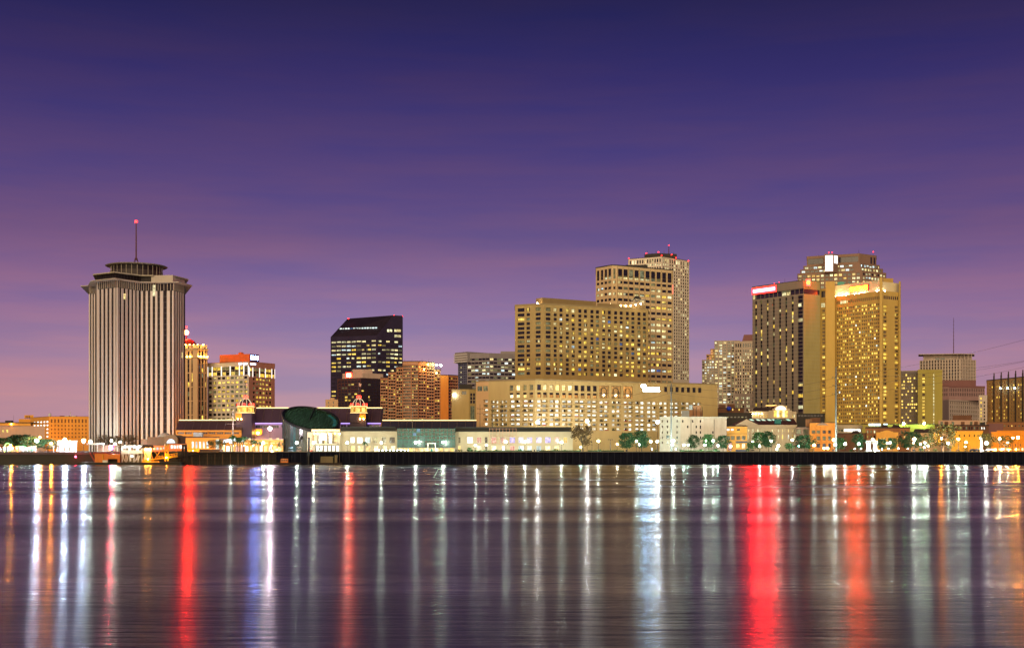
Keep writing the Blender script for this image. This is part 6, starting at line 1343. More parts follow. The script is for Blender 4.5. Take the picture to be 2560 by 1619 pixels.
    S = empty('red_beacon_sign', (*P(277, 705), 7), 'square red lit sign on a post above the orange barge', 'sign'); p = P3(277.5, 1118, 702); mb = MB(); mb.box((p.x, p.y, p.z - 1), (1.6, 0.3, 2.0), 'sign_pink'); mb.build('panel', S); mb = MB(); mb.bar((p.x, p.y, GZ), (p.x, p.y, p.z - 1), 0.12, 'steel_dark'); mb.build('post', S)
ferry_landing()
def terminal():
    B = Bld('ferry_terminal', 'olive metal ferry terminal with arched gable and blue fan window', P(405, 735), 'ferry terminal'); z0 = GZ
    (f,) = B.body([P(352, 736), P(368, 736)], z0, Z(1097, 736), 'olive_metal', 'roof_dark', 14); (g,) = B.body([P(368, 735), P(411, 735)], z0, Z(1091.5, 735), 'olive_metal', 'roof_dark', 14, part='hall')
    B.body([P(444, 735), P(466, 735)], z0, Z(1090, 735), 'mansard_maroon', 'roof_dark', 14, part='side_hall'); B.finish()
    for k in range(12): mb = MB(); u = f.L * 0 + k * g.L / 12; g.slab(mb, u, u + 0.3, z0, Z(1091.5, 735) - 0.1, 0.15, 'olive_metal'); mb.build('rib', B.root)
    n = 12; xa, xb = P(411, 731).x, P(444, 731).x; xm, hw = (xa + xb) / 2, (xb - xa) / 2; zs, zt = Z(1096, 731), Z(1086, 731)
    arc = [(xm - hw * math.cos(math.pi * k / n), zs + (zt - zs) * math.sin(math.pi * k / n)) for k in range(n + 1)]
    mb = MB(); fr = [(x, 731, z) for x, z in arc]; bk = [(x, 748, z) for x, z in arc]
    mb.face([(xa, 731, z0)] + fr + [(xb, 731, z0)], 'olive_metal')
    for k in range(n): mb.face([fr[k], fr[k + 1], bk[k + 1], bk[k]], 'olive_metal')
    mb.face([(xa, 731, z0), fr[0], bk[0], (xa, 748, z0)], 'olive_metal'); mb.face([(xb, 731, z0), fr[-1], bk[-1], (xb, 748, z0)], 'olive_metal'); mb.build('arched_gable', B.root)
    r = 10.5 / F * 731; c = Vector((P(427.5, 731).x, 730.8, Z(1107, 731)))
    for k in range(6):
        t0, t1 = math.pi * k / 6 + 0.04, math.pi * (k + 1) / 6 - 0.04
        mb = MB(); mb.face([c] + [c + Vector((-r * math.cos(t), 0, r * math.sin(t))) for t in (t0, (t0 + t1) / 2, t1)], 'fan_blue'); mb.build('fan_pane', B.root)
    mb = MB(); c2 = P3(412, 1096, 745); mb.lathe((c2.x, c2.y, Z(1098, 745)), [(19 / F * 745 * math.cos(t), 17 / F * 745 * math.sin(t)) for t in (0, 0.3, 0.6, 0.9, 1.2, 1.5)], 'dome_glass', 24); mb.build('glass_dome', B.root, smooth=True)
    C = Bld('covered_footbridge', 'orange covered footbridge with a row of lit windows leading to the ferry', P(430, 718), 'footbridge'); C.frame = 'hull_orange'
    z0, z1 = Z(1127, 716), Z(1109, 716); (f,) = C.body([P(423, 716), P(466, 714)], z0, z1, 'hull_orange', 'awning_brown', 4, parapet=0.3)
    for k in range(5): C.win(f, f.u(426 + k * 7.3), f.u(432 + k * 7.3), f.z(430, 1121), f.z(430, 1112), 'w', 'full', 0.3)
    (h,) = C.body([P(378, 718), P(423, 716.2)], Z(1129, 717), Z(1113, 717), 'hull_orange', 'awning_brown', 4, part='ramp_house')
    for k in range(4): C.win(h, h.u(382 + k * 8), h.u(388.5 + k * 8), h.z(400, 1124), h.z(400, 1117), 'c' if k % 2 else 'S', 'full', 0.3)
    C.finish()
    for px in (382, 400, 424, 440, 456): mb = MB(); q = P(px, 717); mb.bar((q.x, q.y, 1), (q.x, q.y, z0), 0.35, 'hull_orange'); mb.build('leg', C.root)
    for k in range(4): mb = MB(); a, b = P(400 + k * 14, 716), P(414 + k * 14, 716); mb.bar((a.x, a.y, 2), (b.x, b.y, z0), 0.15, 'gangway_yellow'); mb.build('brace', C.root)
    D = Bld('arched_customs_shed', 'orange lit shed with five tall arched windows beside the wharf', P(510, 728), 'shed'); D.frame = 'frame_pale'
    (f,) = D.body([P(464, 728), P(548, 728)], GZ, Z(1093, 728), 'sodium_wall', 'roof_dark', 14, parapet=0.4)
    for px in (482, 491, 500, 509.5, 518.5):
        u, zb, zc = f.u(px), f.z(490, 1120), f.z(490, 1107); w = 0.62; D.win(f, u - w, u + w, zb, zc, 'c', 'full', 0.25)
        mb = MB(); mb.face([f.p3(u - w * math.cos(math.pi * k / 8), zc + 1.5 * w * math.sin(math.pi * k / 8), -0.06) for k in range(9)], 'lit_cool'); mb.build('arch_pane', D.root)
    D.finish()
    mb = MB(); f.slab(mb, f.u(540), f.u(551) if False else f.L - 0.1, f.z(545, 1122), f.z(545, 1098), 0.4, 'lit_cool'); mb.build('poster_case', D.root)
    for px in (470, 486, 505, 524): mb = MB(); ball(mb, f.p3(f.u(px), GZ + 0.6, -3.0), 0.22, 'dock_amber', 1); mb.build('ground_light', D.root)
    # little white building and railings far left of the pavilion
    E = Bld('low_white_canopy', 'low white canopy on thin columns at the foot of the concrete tower', P(235, 760), 'canopy'); mb = MB(); mb.prism([P(216, 758), P(262, 758), P(262, 770), P(216, 770)], Z(1111, 758), Z(1107, 758), 'gantry_white'); mb.build('roof', E.root)
    for px in (223, 230, 244, 258): mb = MB(); q = P(px, 759); mb.bar((q.x, q.y, GZ), (q.x, q.y, Z(1111, 758)), 0.25, 'gantry_white'); mb.build('column', E.root)
    mb = MB(); mb.prism([P(240, 764), P(275, 764), P(275, 769), P(240, 769)], GZ, Z(1112, 764), 'peach_wall'); mb.build('wall', E.root)
terminal()
def entrance_court():
    B = Bld('entrance_canopy', 'curved white lit entrance canopy behind the palms', P(590, 735), 'canopy'); Y = 735
    n = 10; mb = MB(); pts = [P3(558 + 52 * k / n, 1111 - 9 * math.sin(math.pi * (0.15 + 0.6 * k / n)), Y) for k in range(n + 1)]
    for k in range(n): mb.face([pts[k], pts[k + 1], pts[k + 1] + Vector((0, 0, 1.6)), pts[k] + Vector((0, 0, 1.6))], 'lit_canopy'); mb.face([pts[k] + Vector((0, 0, 1.6)), pts[k + 1] + Vector((0, 0, 1.6)), pts[k + 1] + Vector((0, 6, 2.2)), pts[k] + Vector((0, 6, 2.2))], 'awning_brown')
    mb.build('fascia', B.root)
    for px in (562, 576, 590, 604): mb = MB(); q = P(px, Y + 1); mb.bar((q.x, q.y, GZ), (q.x, q.y, Z(1111, Y)), 0.22, 'gantry_white'); mb.build('column', B.root)
    C = Bld('row_of_shops', 'low row of orange shopfronts with glowing doorways under the purple roof', P(620, 745), 'shops'); C.frame = 'frame_tan'
    (f,) = C.body([P(548, 744), P(708, 744)], GZ, Z(1098, 744), 'mall_orange', 'mall_taupe', 18, parapet=0.4)
    for k in range(13): px = 553 + k * 11.8; C.win(f, f.u(px), f.u(px + 8.5), GZ + 0.1, f.z(600, 1114), 'R' if k in (3, 4) else 'w' if k in (1, 5, 8, 10) else 'S', 'full', 0.8)
    C.finish()
    mb = MB()
    for k in range(9): mb.bar(f.p3(f.u(556 + k * 17), GZ + 5.2, -0.4), f.p3(f.u(568 + k * 17), GZ + 5.2, -0.4), 0.1, 'neon_cream')
    mb.build('light_string', C.root)
    mb = MB(); ball(mb, f.p3(f.u(625), f.z(625, 1097), -1.0), 0.8, 'lit_shop', 1); mb.build('round_sign', C.root)
    for px in (563, 585, 612, 634, 656, 680): mb = MB(); ball(mb, f.p3(f.u(px), GZ + 3.6, -1.6), 0.26, 'lamp_warm', 1); mb.build('shop_lamp', C.root)
    for px, py, r in ((680, 1127, 0.5), (692, 1123, 0.3)): mb = MB(); ball(mb, P3(px, py, 722), r, 'lamp_fire', 1); o = setp(mb.build('brazier_light', at=(*P(px, 722), GZ)), 'bright amber ground light in the entrance court, ' + ('larger' if r > 0.4 else 'smaller') + ' of two', 'ground light')
    S = Bld('kiosk_tent', 'long low dark kiosk with pale counter on the wharf', P(525, 708), 'kiosk'); mb = MB(); mb.prism([P(498, 707), P(550, 707), P(558, 711), P(498, 711)], Z(1128, 707), Z(1122.5, 707), 'awning_brown'); mb.build('roof', S.root); mb = MB(); mb.prism([P(501, 707.5), P(546, 707.5), P(546, 710), P(501, 710)], GZ, Z(1128.3, 707), 'mall_taupe'); mb.build('counter', S.root)
entrance_court()
# ---- small craft and posts by the wall
def craft():
    B = empty('small_workboat', (*P(716, 696), 0), 'small dark workboat with orange cabin moored by the wall', 'boat'); x = P(716, 696).x
    mb = MB(); hull = [(-7, 0), (-6, 1.8), (6, 1.8), (8, 0), (6, -1.8), (-6, -1.8)]; mb.prism([(x + a, 696 + b) for a, b in hull], -0.5, 1.1, 'pile_wood', scale=1.05); mb.build('hull', B)
    mb = MB(); mb.box((x - 1, 696.2, 1.1), (4.2, 2.4, 2.2), 'hull_orange', 0, 0.9); mb.build('cabin', B)
    for k in range(3): mb = MB(); mb.box((x - 2.2 + k * 1.2, 694.95, 2.0), (0.8, 0.1, 0.8), 'pane_dark'); mb.build('window', B)
    mb = MB(); mb.bar((x + 3, 696, 1.1), (x + 3, 696, 5), 0.08, 'steel_dark'); mb.build('mast', B)
    C = empty('work_barge', (*P(822, 696), 0), 'flat work barge with olive deck house by the wall', 'barge'); x = P(822, 696).x
    mb = MB(); mb.box((x, 696, -0.5), (15, 5, 1.6), 'pile_wood'); mb.build('hull', C); mb = MB(); mb.box((x - 1, 696.5, 1.1), (7, 3, 3.4), 'olive_metal', 0, 0.96); mb.build('deck_house', C); mb = MB(); mb.box((x + 4, 696, 1.1), (1.4, 1.4, 4.2), 'olive_metal'); mb.build('winch', C)
    mb = MB(); mb.bar((x + 6, 695, 1), (x + 6, 695, 7), 0.1, 'pile_lit'); mb.build('spud', C)
    D = empty('mooring_post', (*P(772, 698), 0), 'single thick black mooring post in front of the bright shopfront', 'mooring post'); q = P(772, 698); mb = MB(); mb.bar((q.x, q.y, -2), (q.x, q.y, Z(1094.5, 698)), 0.62, 'frame_black', 10); mb.build('shaft', D); mb = MB(); mb.bar((q.x, q.y, Z(1094.5, 698)), (q.x, q.y, Z(1093, 698)), 0.72, 'frame_black', 10, 0.4); mb.build('cap', D)
craft()

# ================================================================== low buildings behind the park, right half
def low(name, label, cat, x0, x1, top, Y, wall, roof='roof_dark', depth=16, par=0.3, frame='frame_dark', dy=0):
    B = Bld(name, label, P((x0 + x1) / 2, Y), cat); B.frame = frame; (f,) = B.body([P(x0, Y), P(x1, Y + dy)], GZ, Z(top, Y), wall, roof, depth, parapet=par); return B, f
def W(B, f, xs, y0, y1, w, kinds='.', d=0.3, style='full'):
    for i, x in enumerate(xs): B.win(f, f.u(x - w / 2), f.u(x + w / 2), f.z(xs[0], y1), f.z(xs[0], y0), kinds[i % len(kinds)], style, d)
# ochre corner shop
B, f = low('ochre_shop', 'ochre two-storey shop beside the white warehouse', 'shop', 1817, 1868, 1065, 752, 'ochre_wall'); W(B, f, (1820, 1831, 1846), 1071, 1076, 8, 'ww.'); W(B, f, (1821, 1832, 1846, 1859), 1089, 1099, 9.5, 'd'); W(B, f, (1845, 1859), 1108, 1120, 9, 'S'); W(B, f, (1825,), 1105, 1126, 11, 'R'); B.finish()
mb = MB(); f.slab(mb, f.u(1839), f.L - 0.05, GZ, f.z(1845, 1123), 0.2, 'blue_shop'); f.slab(mb, f.u(1839), f.L - 0.05, f.z(1845, 1106), f.z(1845, 1102), 0.4, 'blue_shop'); mb.build('shopfront', B.root)
mb = MB(); f.slab(mb, 0, f.L, f.z(1845, 1084), f.z(1845, 1082.8), 0.3, 'tan_dark'); mb.build('string_course', B.root)
# cream hall with hipped roof and skylights
B, f = low('cream_custom_house', 'cream stone hall with tall bright windows and dark roof with green skylights', 'hall', 1866, 1992, 1063, 790, 'stone_cream', 'stone_cream', 30, 0.4, 'frame_tan')
W(B, f, (1871, 1883, 1896, 1907, 1918, 1930, 1947, 1957.5, 1970, 1980, 1988), 1072, 1080, 4.6, 'ppppppppppd'); W(B, f, (1871, 1883, 1896, 1907, 1918, 1930, 1947, 1957.5, 1970, 1980, 1988), 1086, 1097, 4.6, 'ppwppppgcgp'); W(B, f, (1871, 1896, 1918, 1947, 1970), 1106, 1122, 4, 'd'); B.finish()
for i in range(12): mb = MB(); u = f.u(1877 + i * 10.2); f.slab(mb, u - 0.35, u + 0.35, GZ + 1, f.z(1870, 1069), 0.35, 'stone_cream'); mb.build('pilaster', B.root)
mb = MB(); f.slab(mb, 0, f.L, f.z(1870, 1068.8), f.z(1870, 1066.6), 0.8, 'stone_cream'); mb.build('cornice', B.root)
za, zr = Z(1062.5, 790) + 0.42, Z(1045.5, 800); a, b = P(1840, 792), P(1994, 792); rb0, rb1 = P(1868, 804), P(1984, 804)
mb = MB(); mb.face([(a.x, a.y, za), (b.x, b.y, za), (rb1.x, rb1.y, zr), (rb0.x, rb0.y, zr)], 'roof_tile_dark'); mb.face([(b.x, b.y, za), (b.x, b.y + 24, za), (rb1.x, rb1.y, zr)], 'roof_tile_dark'); mb.face([(a.x, a.y, za), (rb0.x, rb0.y, zr), (a.x, a.y + 24, za)], 'roof_tile_dark'); mb.face([(a.x, a.y + 24, za), (rb0.x, rb0.y, zr), (rb1.x, rb1.y, zr), (b.x, b.y + 24, za)], 'roof_tile_dark'); mb.build('hipped_roof', B.root)
mb = MB(); q0, q1, q2 = P3(1838, 1062.2, 788.6), P3(1898, 1062.2, 788.6), P3(1866, 1047, 788.6)
mb.face([q0, q1, q2], 'stone_cream'); mb.face([q0, q2, q2 + Vector((0, 8, 0)), q0 + Vector((0, 8, 0))], 'roof_tile_dark'); mb.face([q1, q1 + Vector((0, 8, 0)), q2 + Vector((0, 8, 0)), q2], 'roof_tile_dark'); mb.build('pediment', B.root)
for i in range(8):
    s = (1881, 1897, 1910, 1925, 1937, 1950, 1973, 1962)[i]; t0, t1 = (0.62, 0.86); a2, b2 = Vector((0, 792, za)), Vector((0, 804, zr)); p, q = a2.lerp(b2, t0), a2.lerp(b2, t1); x0, x1 = P(s, 796).x, P(s + 8, 796).x
    mb = MB(); sh = (x1 - x0) * 0.5; mb.face([(x0, p.y - 0.2, p.z + 0.2), (x1, p.y - 0.2, p.z + 0.2), (x1 - sh, q.y - 0.2, q.z + 0.2), (x0 - sh, q.y - 0.2, q.z + 0.2)], 'sky_green' if i < 7 else 'lit_dim'); mb.build('skylight', B.root)
mb = MB(); q = P(1944, 792.5); mb.box((q.x, q.y, Z(1059, 792)), (3.8, 2, 2.9), 'teal_box'); mb.build('roof_plant', B.root)
B.root
# arched hall, lit
B, f = low('arched_hall', 'stepped stone hall with a big lit lunette over golden doors', 'hall', 1872, 1991, 1027, 890, 'stone_cream', 'roof_tile_dark', 26, 0.4)
W(B, f, [1874 + i * 6.2 for i in range(9)] + [1970 + i * 4 for i in range(5)], 1036, 1043, 2.4, 'gpgo'); B.finish()
mb = MB(); mb.prism([P(1922, 886), P(1980, 886), P(1980, 900), P(1922, 900)], GZ, Z(1027, 886) + 0.5, 'stone_cream'); mb.prism([P(1931, 885.5), P(1974, 885.5), P(1974, 900), P(1931, 900)], GZ, Z(1021, 886), 'stone_cream'); mb.build('portal', B.root)
c = P3(1952, 1024, 885); r = 17.5 / F * 885; n = 12
arc = [c + Vector((-r * math.cos(math.pi * k / n), 0, r * 0.72 * math.sin(math.pi * k / n))) for k in range(n + 1)]; mb = MB(); mb.face(arc, 'stone_cream')
for k in range(n): mb.face([arc[k], arc[k + 1], arc[k + 1] + Vector((0, 14, 0)), arc[k] + Vector((0, 14, 0))], 'roof_tile_dark')
mb.build('barrel_gable', B.root)
mb = MB(); mb.face([c + Vector((-r * 0.74 * math.cos(math.pi * k / n), -0.25, 0.1 + r * 0.5 * math.sin(math.pi * k / n))) for k in range(n + 1)], 'lunette'); mb.build('lunette', B.root)
for k in range(5): mb = MB(); q = P(1938 + k * 7, 885.2); mb.box((q.x, q.y, Z(1042, 885)), (1.6, 0.2, 4.6), 'lit_shop' if k % 2 else 'lit_gold'); mb.build('door', B.root)
mb = MB(); mb.prism([P(1880, 896), P(1930, 896), P(1930, 912), P(1880, 912)], Z(1027, 890) + 0.42, Z(1018, 896), 'roof_tile_dark', scale=0.75); mb.build('hipped_roof', B.root)
mb = MB(); mb.prism([P(1913, 902), P(1944, 902), P(1942, 906), P(1915, 906)], Z(1014, 902), Z(1011.5, 902), 'eave_gold', scale=0.8); mb.build('lit_cornice', B.root)
for k in range(5): mb = MB(); ball(mb, f.p3(f.u(1873 + k * 7.8), Z(1034, 889), -0.8), 0.28, 'lamp_warm', 1); mb.build('wall_lamp', B.root)
# dark deck and rooftops between the podium and the arched hall
B, f = low('dark_parking_deck', 'low dark concrete deck behind the white warehouse', 'building', 1796, 1880, 1032, 860, 'roof_dark', 'roof_dark', 20); W(B, f, [1802 + i * 9 for i in range(8)], 1040, 1044, 6.5, '..d.'); B.finish()
B, f = low('brick_rooftop_house', 'small dark red rooftop house with a round blue tank', 'building', 1794, 1860, 1020, 905, 'brick_brown', 'roof_dark', 14); W(B, f, (1832, 1848), 1020.5, 1026, 3, 'og'); B.finish()
mb = MB(); mb.prism([P(1796, 908), P(1814, 908), P(1814, 914), P(1796, 914)], Z(1020, 905), Z(1011, 908), 'brick_brown'); mb.prism([P(1818, 910), P(1837, 910), P(1837, 916), P(1818, 916)], Z(1020, 905), Z(1009.5, 910), 'brick_brown'); mb.build('roof_house', B.root); mb = MB(); ball(mb, P3(1822, 1020.5, 903.5), 1.7, 'blue_tank', 2); mb.build('blue_tank', B.root)
# base of the dark and golden hotels
B, f = low('hotel_podium', 'low grey podium at the foot of the dark strip hotel', 'building', 1975, 2062, 1034, 990, 'roof_dark', 'roof_dark', 14); W(B, f, [1998 + i * 8 for i in range(8)], 1036, 1041, 6, 'v'); B.finish()
B, f = low('golden_podium', 'long olive podium wall at the foot of the golden hotel', 'building', 2086, 2345, 1060, 930, 'olive_stucco', 'roof_dark', 20); W(B, f, [2190 + i * 9 for i in range(4)], 1063, 1066, 5, 'd'); B.finish()
mb = MB()
for k in range(7): f.slab(mb, f.u(2172 + k * 4.3), f.u(2175.2 + k * 4.3), f.z(2172, 1063.5), f.z(2172, 1058.5), 0.6, 'sign_ice')
f.slab(mb, f.u(2209), f.u(2218), f.z(2172, 1061.5), f.z(2172, 1058.5), 0.6, 'sign_ice'); mb.build('sign', B.root)
for px, py in ((2259, 1058), (2310, 1058)):
    mb = MB(); p = P3(px, py, 925); ball(mb, p, 0.75, 'lamp_jade', 1); mb.bar((p.x, p.y, Z(1063, 930)), p, 0.2, 'steel_dark'); mb.build('floodlight', B.root)
# orange brick house with pediment
B, f = low('orange_brick_house', 'orange brick three-storey house with small pediment and dark sash bays', 'house', 2024, 2092, 1056, 765, 'brick_orange', 'roof_dark', 18); W(B, f, (2034, 2046, 2061, 2075), 1075, 1083, 9, 'ddv.'); W(B, f, (2046, 2061, 2075), 1090, 1100, 9, 'd'); W(B, f, (2046, 2061, 2075), 1108, 1118, 9, 'v'); B.finish()
for i in range(5): mb = MB(); u = f.u(2040 + i * 12.6); f.slab(mb, u - 0.25, u + 0.25, GZ, f.z(2040, 1066), 0.3, 'brick_orange'); mb.build('pier', B.root)
mb = MB(); q0, q1, q2 = P3(2040, 1062, 764.4), P3(2072, 1062, 764.4), P3(2056, 1055, 764.4); mb.face([q0, q1, q2], 'mall_taupe'); mb.face([q0, q2, q2 + Vector((0, 10, 0)), q0 + Vector((0, 10, 0))], 'roof_dark'); mb.face([q1, q1 + Vector((0, 10, 0)), q2 + Vector((0, 10, 0)), q2], 'roof_dark'); mb.build('pediment', B.root)
B, f = low('grey_annex', 'small grey annex with open upper bays left of the orange brick house', 'building', 1990, 2025, 1067, 775, 'mall_taupe', 'roof_dark', 14); W(B, f, (1997, 2014), 1072, 1085, 12, 'dd'); B.finish(); mb = MB(); mb.prism([P(2014, 778), P(2030, 778), P(2030, 786), P(2014, 786)], Z(1067, 775), Z(1047, 778), 'rust_metal'); mb.build('roof_plant', B.root)
mb = MB(); mb.prism([P(2026, 790), P(2051, 790), P(2051, 800), P(2026, 800)], GZ, Z(1044, 790), 'brick_brown'); mb.build('rear_block', B.root)
# round grey pavilion and brick sheds
B = Bld('round_grey_pavilion', 'round grey pavilion with a band of bright windows behind the steel pole', P(2118, 850), 'pavilion'); c = P(2120, 860); r = 34 / F * 860
mb = MB(); mb.lathe((c.x, c.y, 0), [(r, GZ), (r, Z(1070, 850)), (r * 1.04, Z(1069, 850)), (r * 1.04, Z(1062, 850)), (r * 0.5, Z(1061, 850))], 'stone_cream', 32); mb.build('drum', B.root)
for k in range(9): t = R(-90 + (k - 4) * 13); mb = MB(); mb.box((c.x + r * 1.005 * math.cos(t), c.y + r * 1.005 * math.sin(t), Z(1078, 850)), (0.2, 1.7, 1.6), 'lit_white' if 1 < k < 8 else 'lit_dim', t); mb.build('window', B.root)
B, f = low('brown_brick_shed', 'windowless brown brick shed behind the park lamps', 'shed', 2062, 2166, 1083, 800, 'brick_brown', 'roof_tile_dark', 18); W(B, f, (2100, 2112), 1090, 1093, 3, 'd'); B.finish()
mb = MB(); mb.prism([P(2128, 802), P(2150, 802), P(2150, 812), P(2128, 812)], Z(1083, 800), Z(1076, 802), 'roof_tile_dark', scale=0.6); mb.build('roof_hood', B.root)
B, f = low('brick_warehouse', 'long red brick warehouse with dark roof vents', 'warehouse', 2164, 2275, 1069, 800, 'brick_red', 'roof_tile_dark', 20, 0.6); W(B, f, (2169.5, 2178, 2186.5, 2254, 2263), 1075, 1082, 4.2, 'pdpdd'); W(B, f, (2169.5, 2178, 2186.5, 2250, 2262), 1088, 1094, 4, 'od..o'); B.finish()
for x0, x1 in ((2200, 2222), (2228, 2252)): mb = MB(); mb.prism([P(x0, 806), P(x1, 806), P(x1, 814), P(x0, 814)], Z(1069, 800), Z(1061, 806), 'roof_tile_dark', scale=0.6); mb.build('roof_vent', B.root)
B, f = low('ochre_gabled_front', 'ochre storefront with stepped curved gable above the trees', 'storefront', 2190.5, 2245.5, 1080, 775, 'ochre_wall', 'ochre_wall', 16, 0.0); W(B, f, (2196, 2205, 2214, 2224, 2236), 1094, 1100, 2.4, '.'); B.finish()
mb = MB(); prof = [(2191, 1080), (2202, 1080), (2202, 1078)] + [(2207 + 22 * k / 8, 1078 - 3.2 * math.sin(math.pi * k / 8)) for k in range(9)] + [(2233, 1078), (2233, 1080), (2245, 1080)]
fr = [P3(x, y, 774.6) for x, y in prof]; bk = [p + Vector((0, 0.7, 0)) for p in fr]; base = [P3(2191, 1081, 774.6), P3(2245, 1081, 774.6)]
mb.face([base[0]] + fr + [base[1]], 'ochre_wall'); mb.face([p for p in reversed(bk)] , 'ochre_wall')
for k in range(len(fr) - 1): mb.face([fr[k], fr[k + 1], bk[k + 1], bk[k]], 'ochre_wall')
mb.build('gable', B.root); mb = MB(); f.slab(mb, 0, f.L, f.z(2200, 1088), f.z(2200, 1086.5), 0.3, 'ochre_wall'); mb.build('string_course', B.root)
B, f = low('dim_orange_row', 'low dim orange row behind the biggest park trees', 'building', 2272, 2384, 1081, 815, 'peach_stone', 'roof_tile_dark', 18); W(B, f, [2280 + i * 10 for i in range(10)], 1090, 1096, 3, '.d.'); B.finish()
mb = MB(); mb.prism([P(2282, 820), P(2345, 820), P(2345, 832), P(2282, 832)], Z(1081, 815), Z(1071.5, 820), 'roof_tile_dark', scale=0.85); mb.build('roof_hood', B.root)
# brown terraces
B, f = low('brown_terraced_block', 'brown brick block stepped in terraces with penthouse bays', 'building', 2338, 2472, 1063, 880, 'brick_brown', 'roof_tile_dark', 26, 0.5); W(B, f, [2344 + i * 6.6 for i in range(19)], 1066, 1073, 3.2, '.d..d'); W(B, f, (2455, 2461), 1067, 1073, 3, 'w'); B.finish()
C = B.root; mb = MB(); mb.prism([P(2346, 888), P(2449, 888), P(2449, 902), P(2346, 902)], Z(1063, 880) + 0.02, Z(1050, 888), 'peach_wall', 'brick_brown'); mb.build('terrace', C)
for k, px in enumerate((2354, 2366, 2382, 2407, 2428, 2440)): mb = MB(); q = P(px, 887.7); mb.box((q.x, q.y, Z(1062, 888)), (2.4 if k % 2 else 1.6, 0.5, 2.4), 'brick_brown' if k % 2 else 'lit_dim'); mb.build('bay_window', C)
mb = MB(); mb.prism([P(2382, 894), P(2429, 894), P(2429, 902), P(2382, 902)], Z(1050, 888) + 0.02, Z(1037.5, 894), 'brick_brown'); mb.build('penthouse', C)
mb = MB(); mb.prism([P(2450, 886), P(2463, 886), P(2463, 892), P(2450, 892)], Z(1063, 880), Z(1055, 886), 'roof_dark'); mb.build('roof_plant', C)
B, f = low('grey_narrow_block', 'narrow grey block with a stack of yellow windows beside the pilastered hotel', 'building', 2447, 2468, 988, 1090, 'fin_cream', 'fin_cream', 16); W(B, f, (2453,), 993, 998, 4, 'g')
for j in range(7): W(B, f, (2453,), 1003 + j * 8.5, 1008 + j * 8.5, 3.4, 'gdgg'[j % 4]); W(B, f, (2461,), 1003 + j * 8.5, 1008 + j * 8.5, 3.4, 'v')
B.finish()
B, f = low('brown_annex', 'brown annex at the foot of the pilastered hotel', 'building', 2466, 2640, 1055, 960, 'brick_red', 'brick_brown', 30, 0.3); W(B, f, [2512 + i * 9 for i in range(6)], 1062, 1066, 3, 'd.o.'); B.finish(); mb = MB(); mb.prism([P(2470, 950), P(2508, 950), P(2508, 959), P(2470, 959)], GZ, Z(1058, 950), 'mauve_dark'); mb.build('rear_block', B.root)
B, f = low('yellow_house', 'bright yellow two-storey house with four small dark windows', 'house', 2378, 2457, 1077.5, 782, 'yellow_wall', 'ochre_wall', 16, 0.4); W(B, f, (2386, 2398, 2411, 2423.5, 2436), 1085.5, 1091, 2.6, '.'); B.finish()
mb = MB(); mb.prism([P(2420, 776), P(2449, 776), P(2449, 781.9), P(2420, 781.9)], GZ, Z(1100.5, 776), 'yellow_wall'); mb.build('porch', B.root)
for k in range(3): mb = MB(); q = P(2426 + k * 8, 775.9); mb.box((q.x, q.y, GZ), (1.0, 0.2, 3.2), 'ochre_wall'); mb.build('door', B.root)
B, f = low('orange_market_hall', 'glowing orange market hall with small bright arches at the right edge', 'market hall', 2478, 2640, 1080, 782, 'market_orange', 'brick_orange', 26, 0.3); W(B, f, [2490 + i * 9.5 for i in range(14)], 1119, 1126, 5.5, 'SSwSgS'); W(B, f, [2515 + i * 12 for i in range(8)], 1109, 1115, 2.5, 'd'); B.finish()
mb = MB(); mb.prism([P(2492, 790), P(2640, 790), P(2640, 806), P(2492, 806)], Z(1080, 782), Z(1075.5, 790), 'market_orange'); mb.build('upper_storey', B.root)

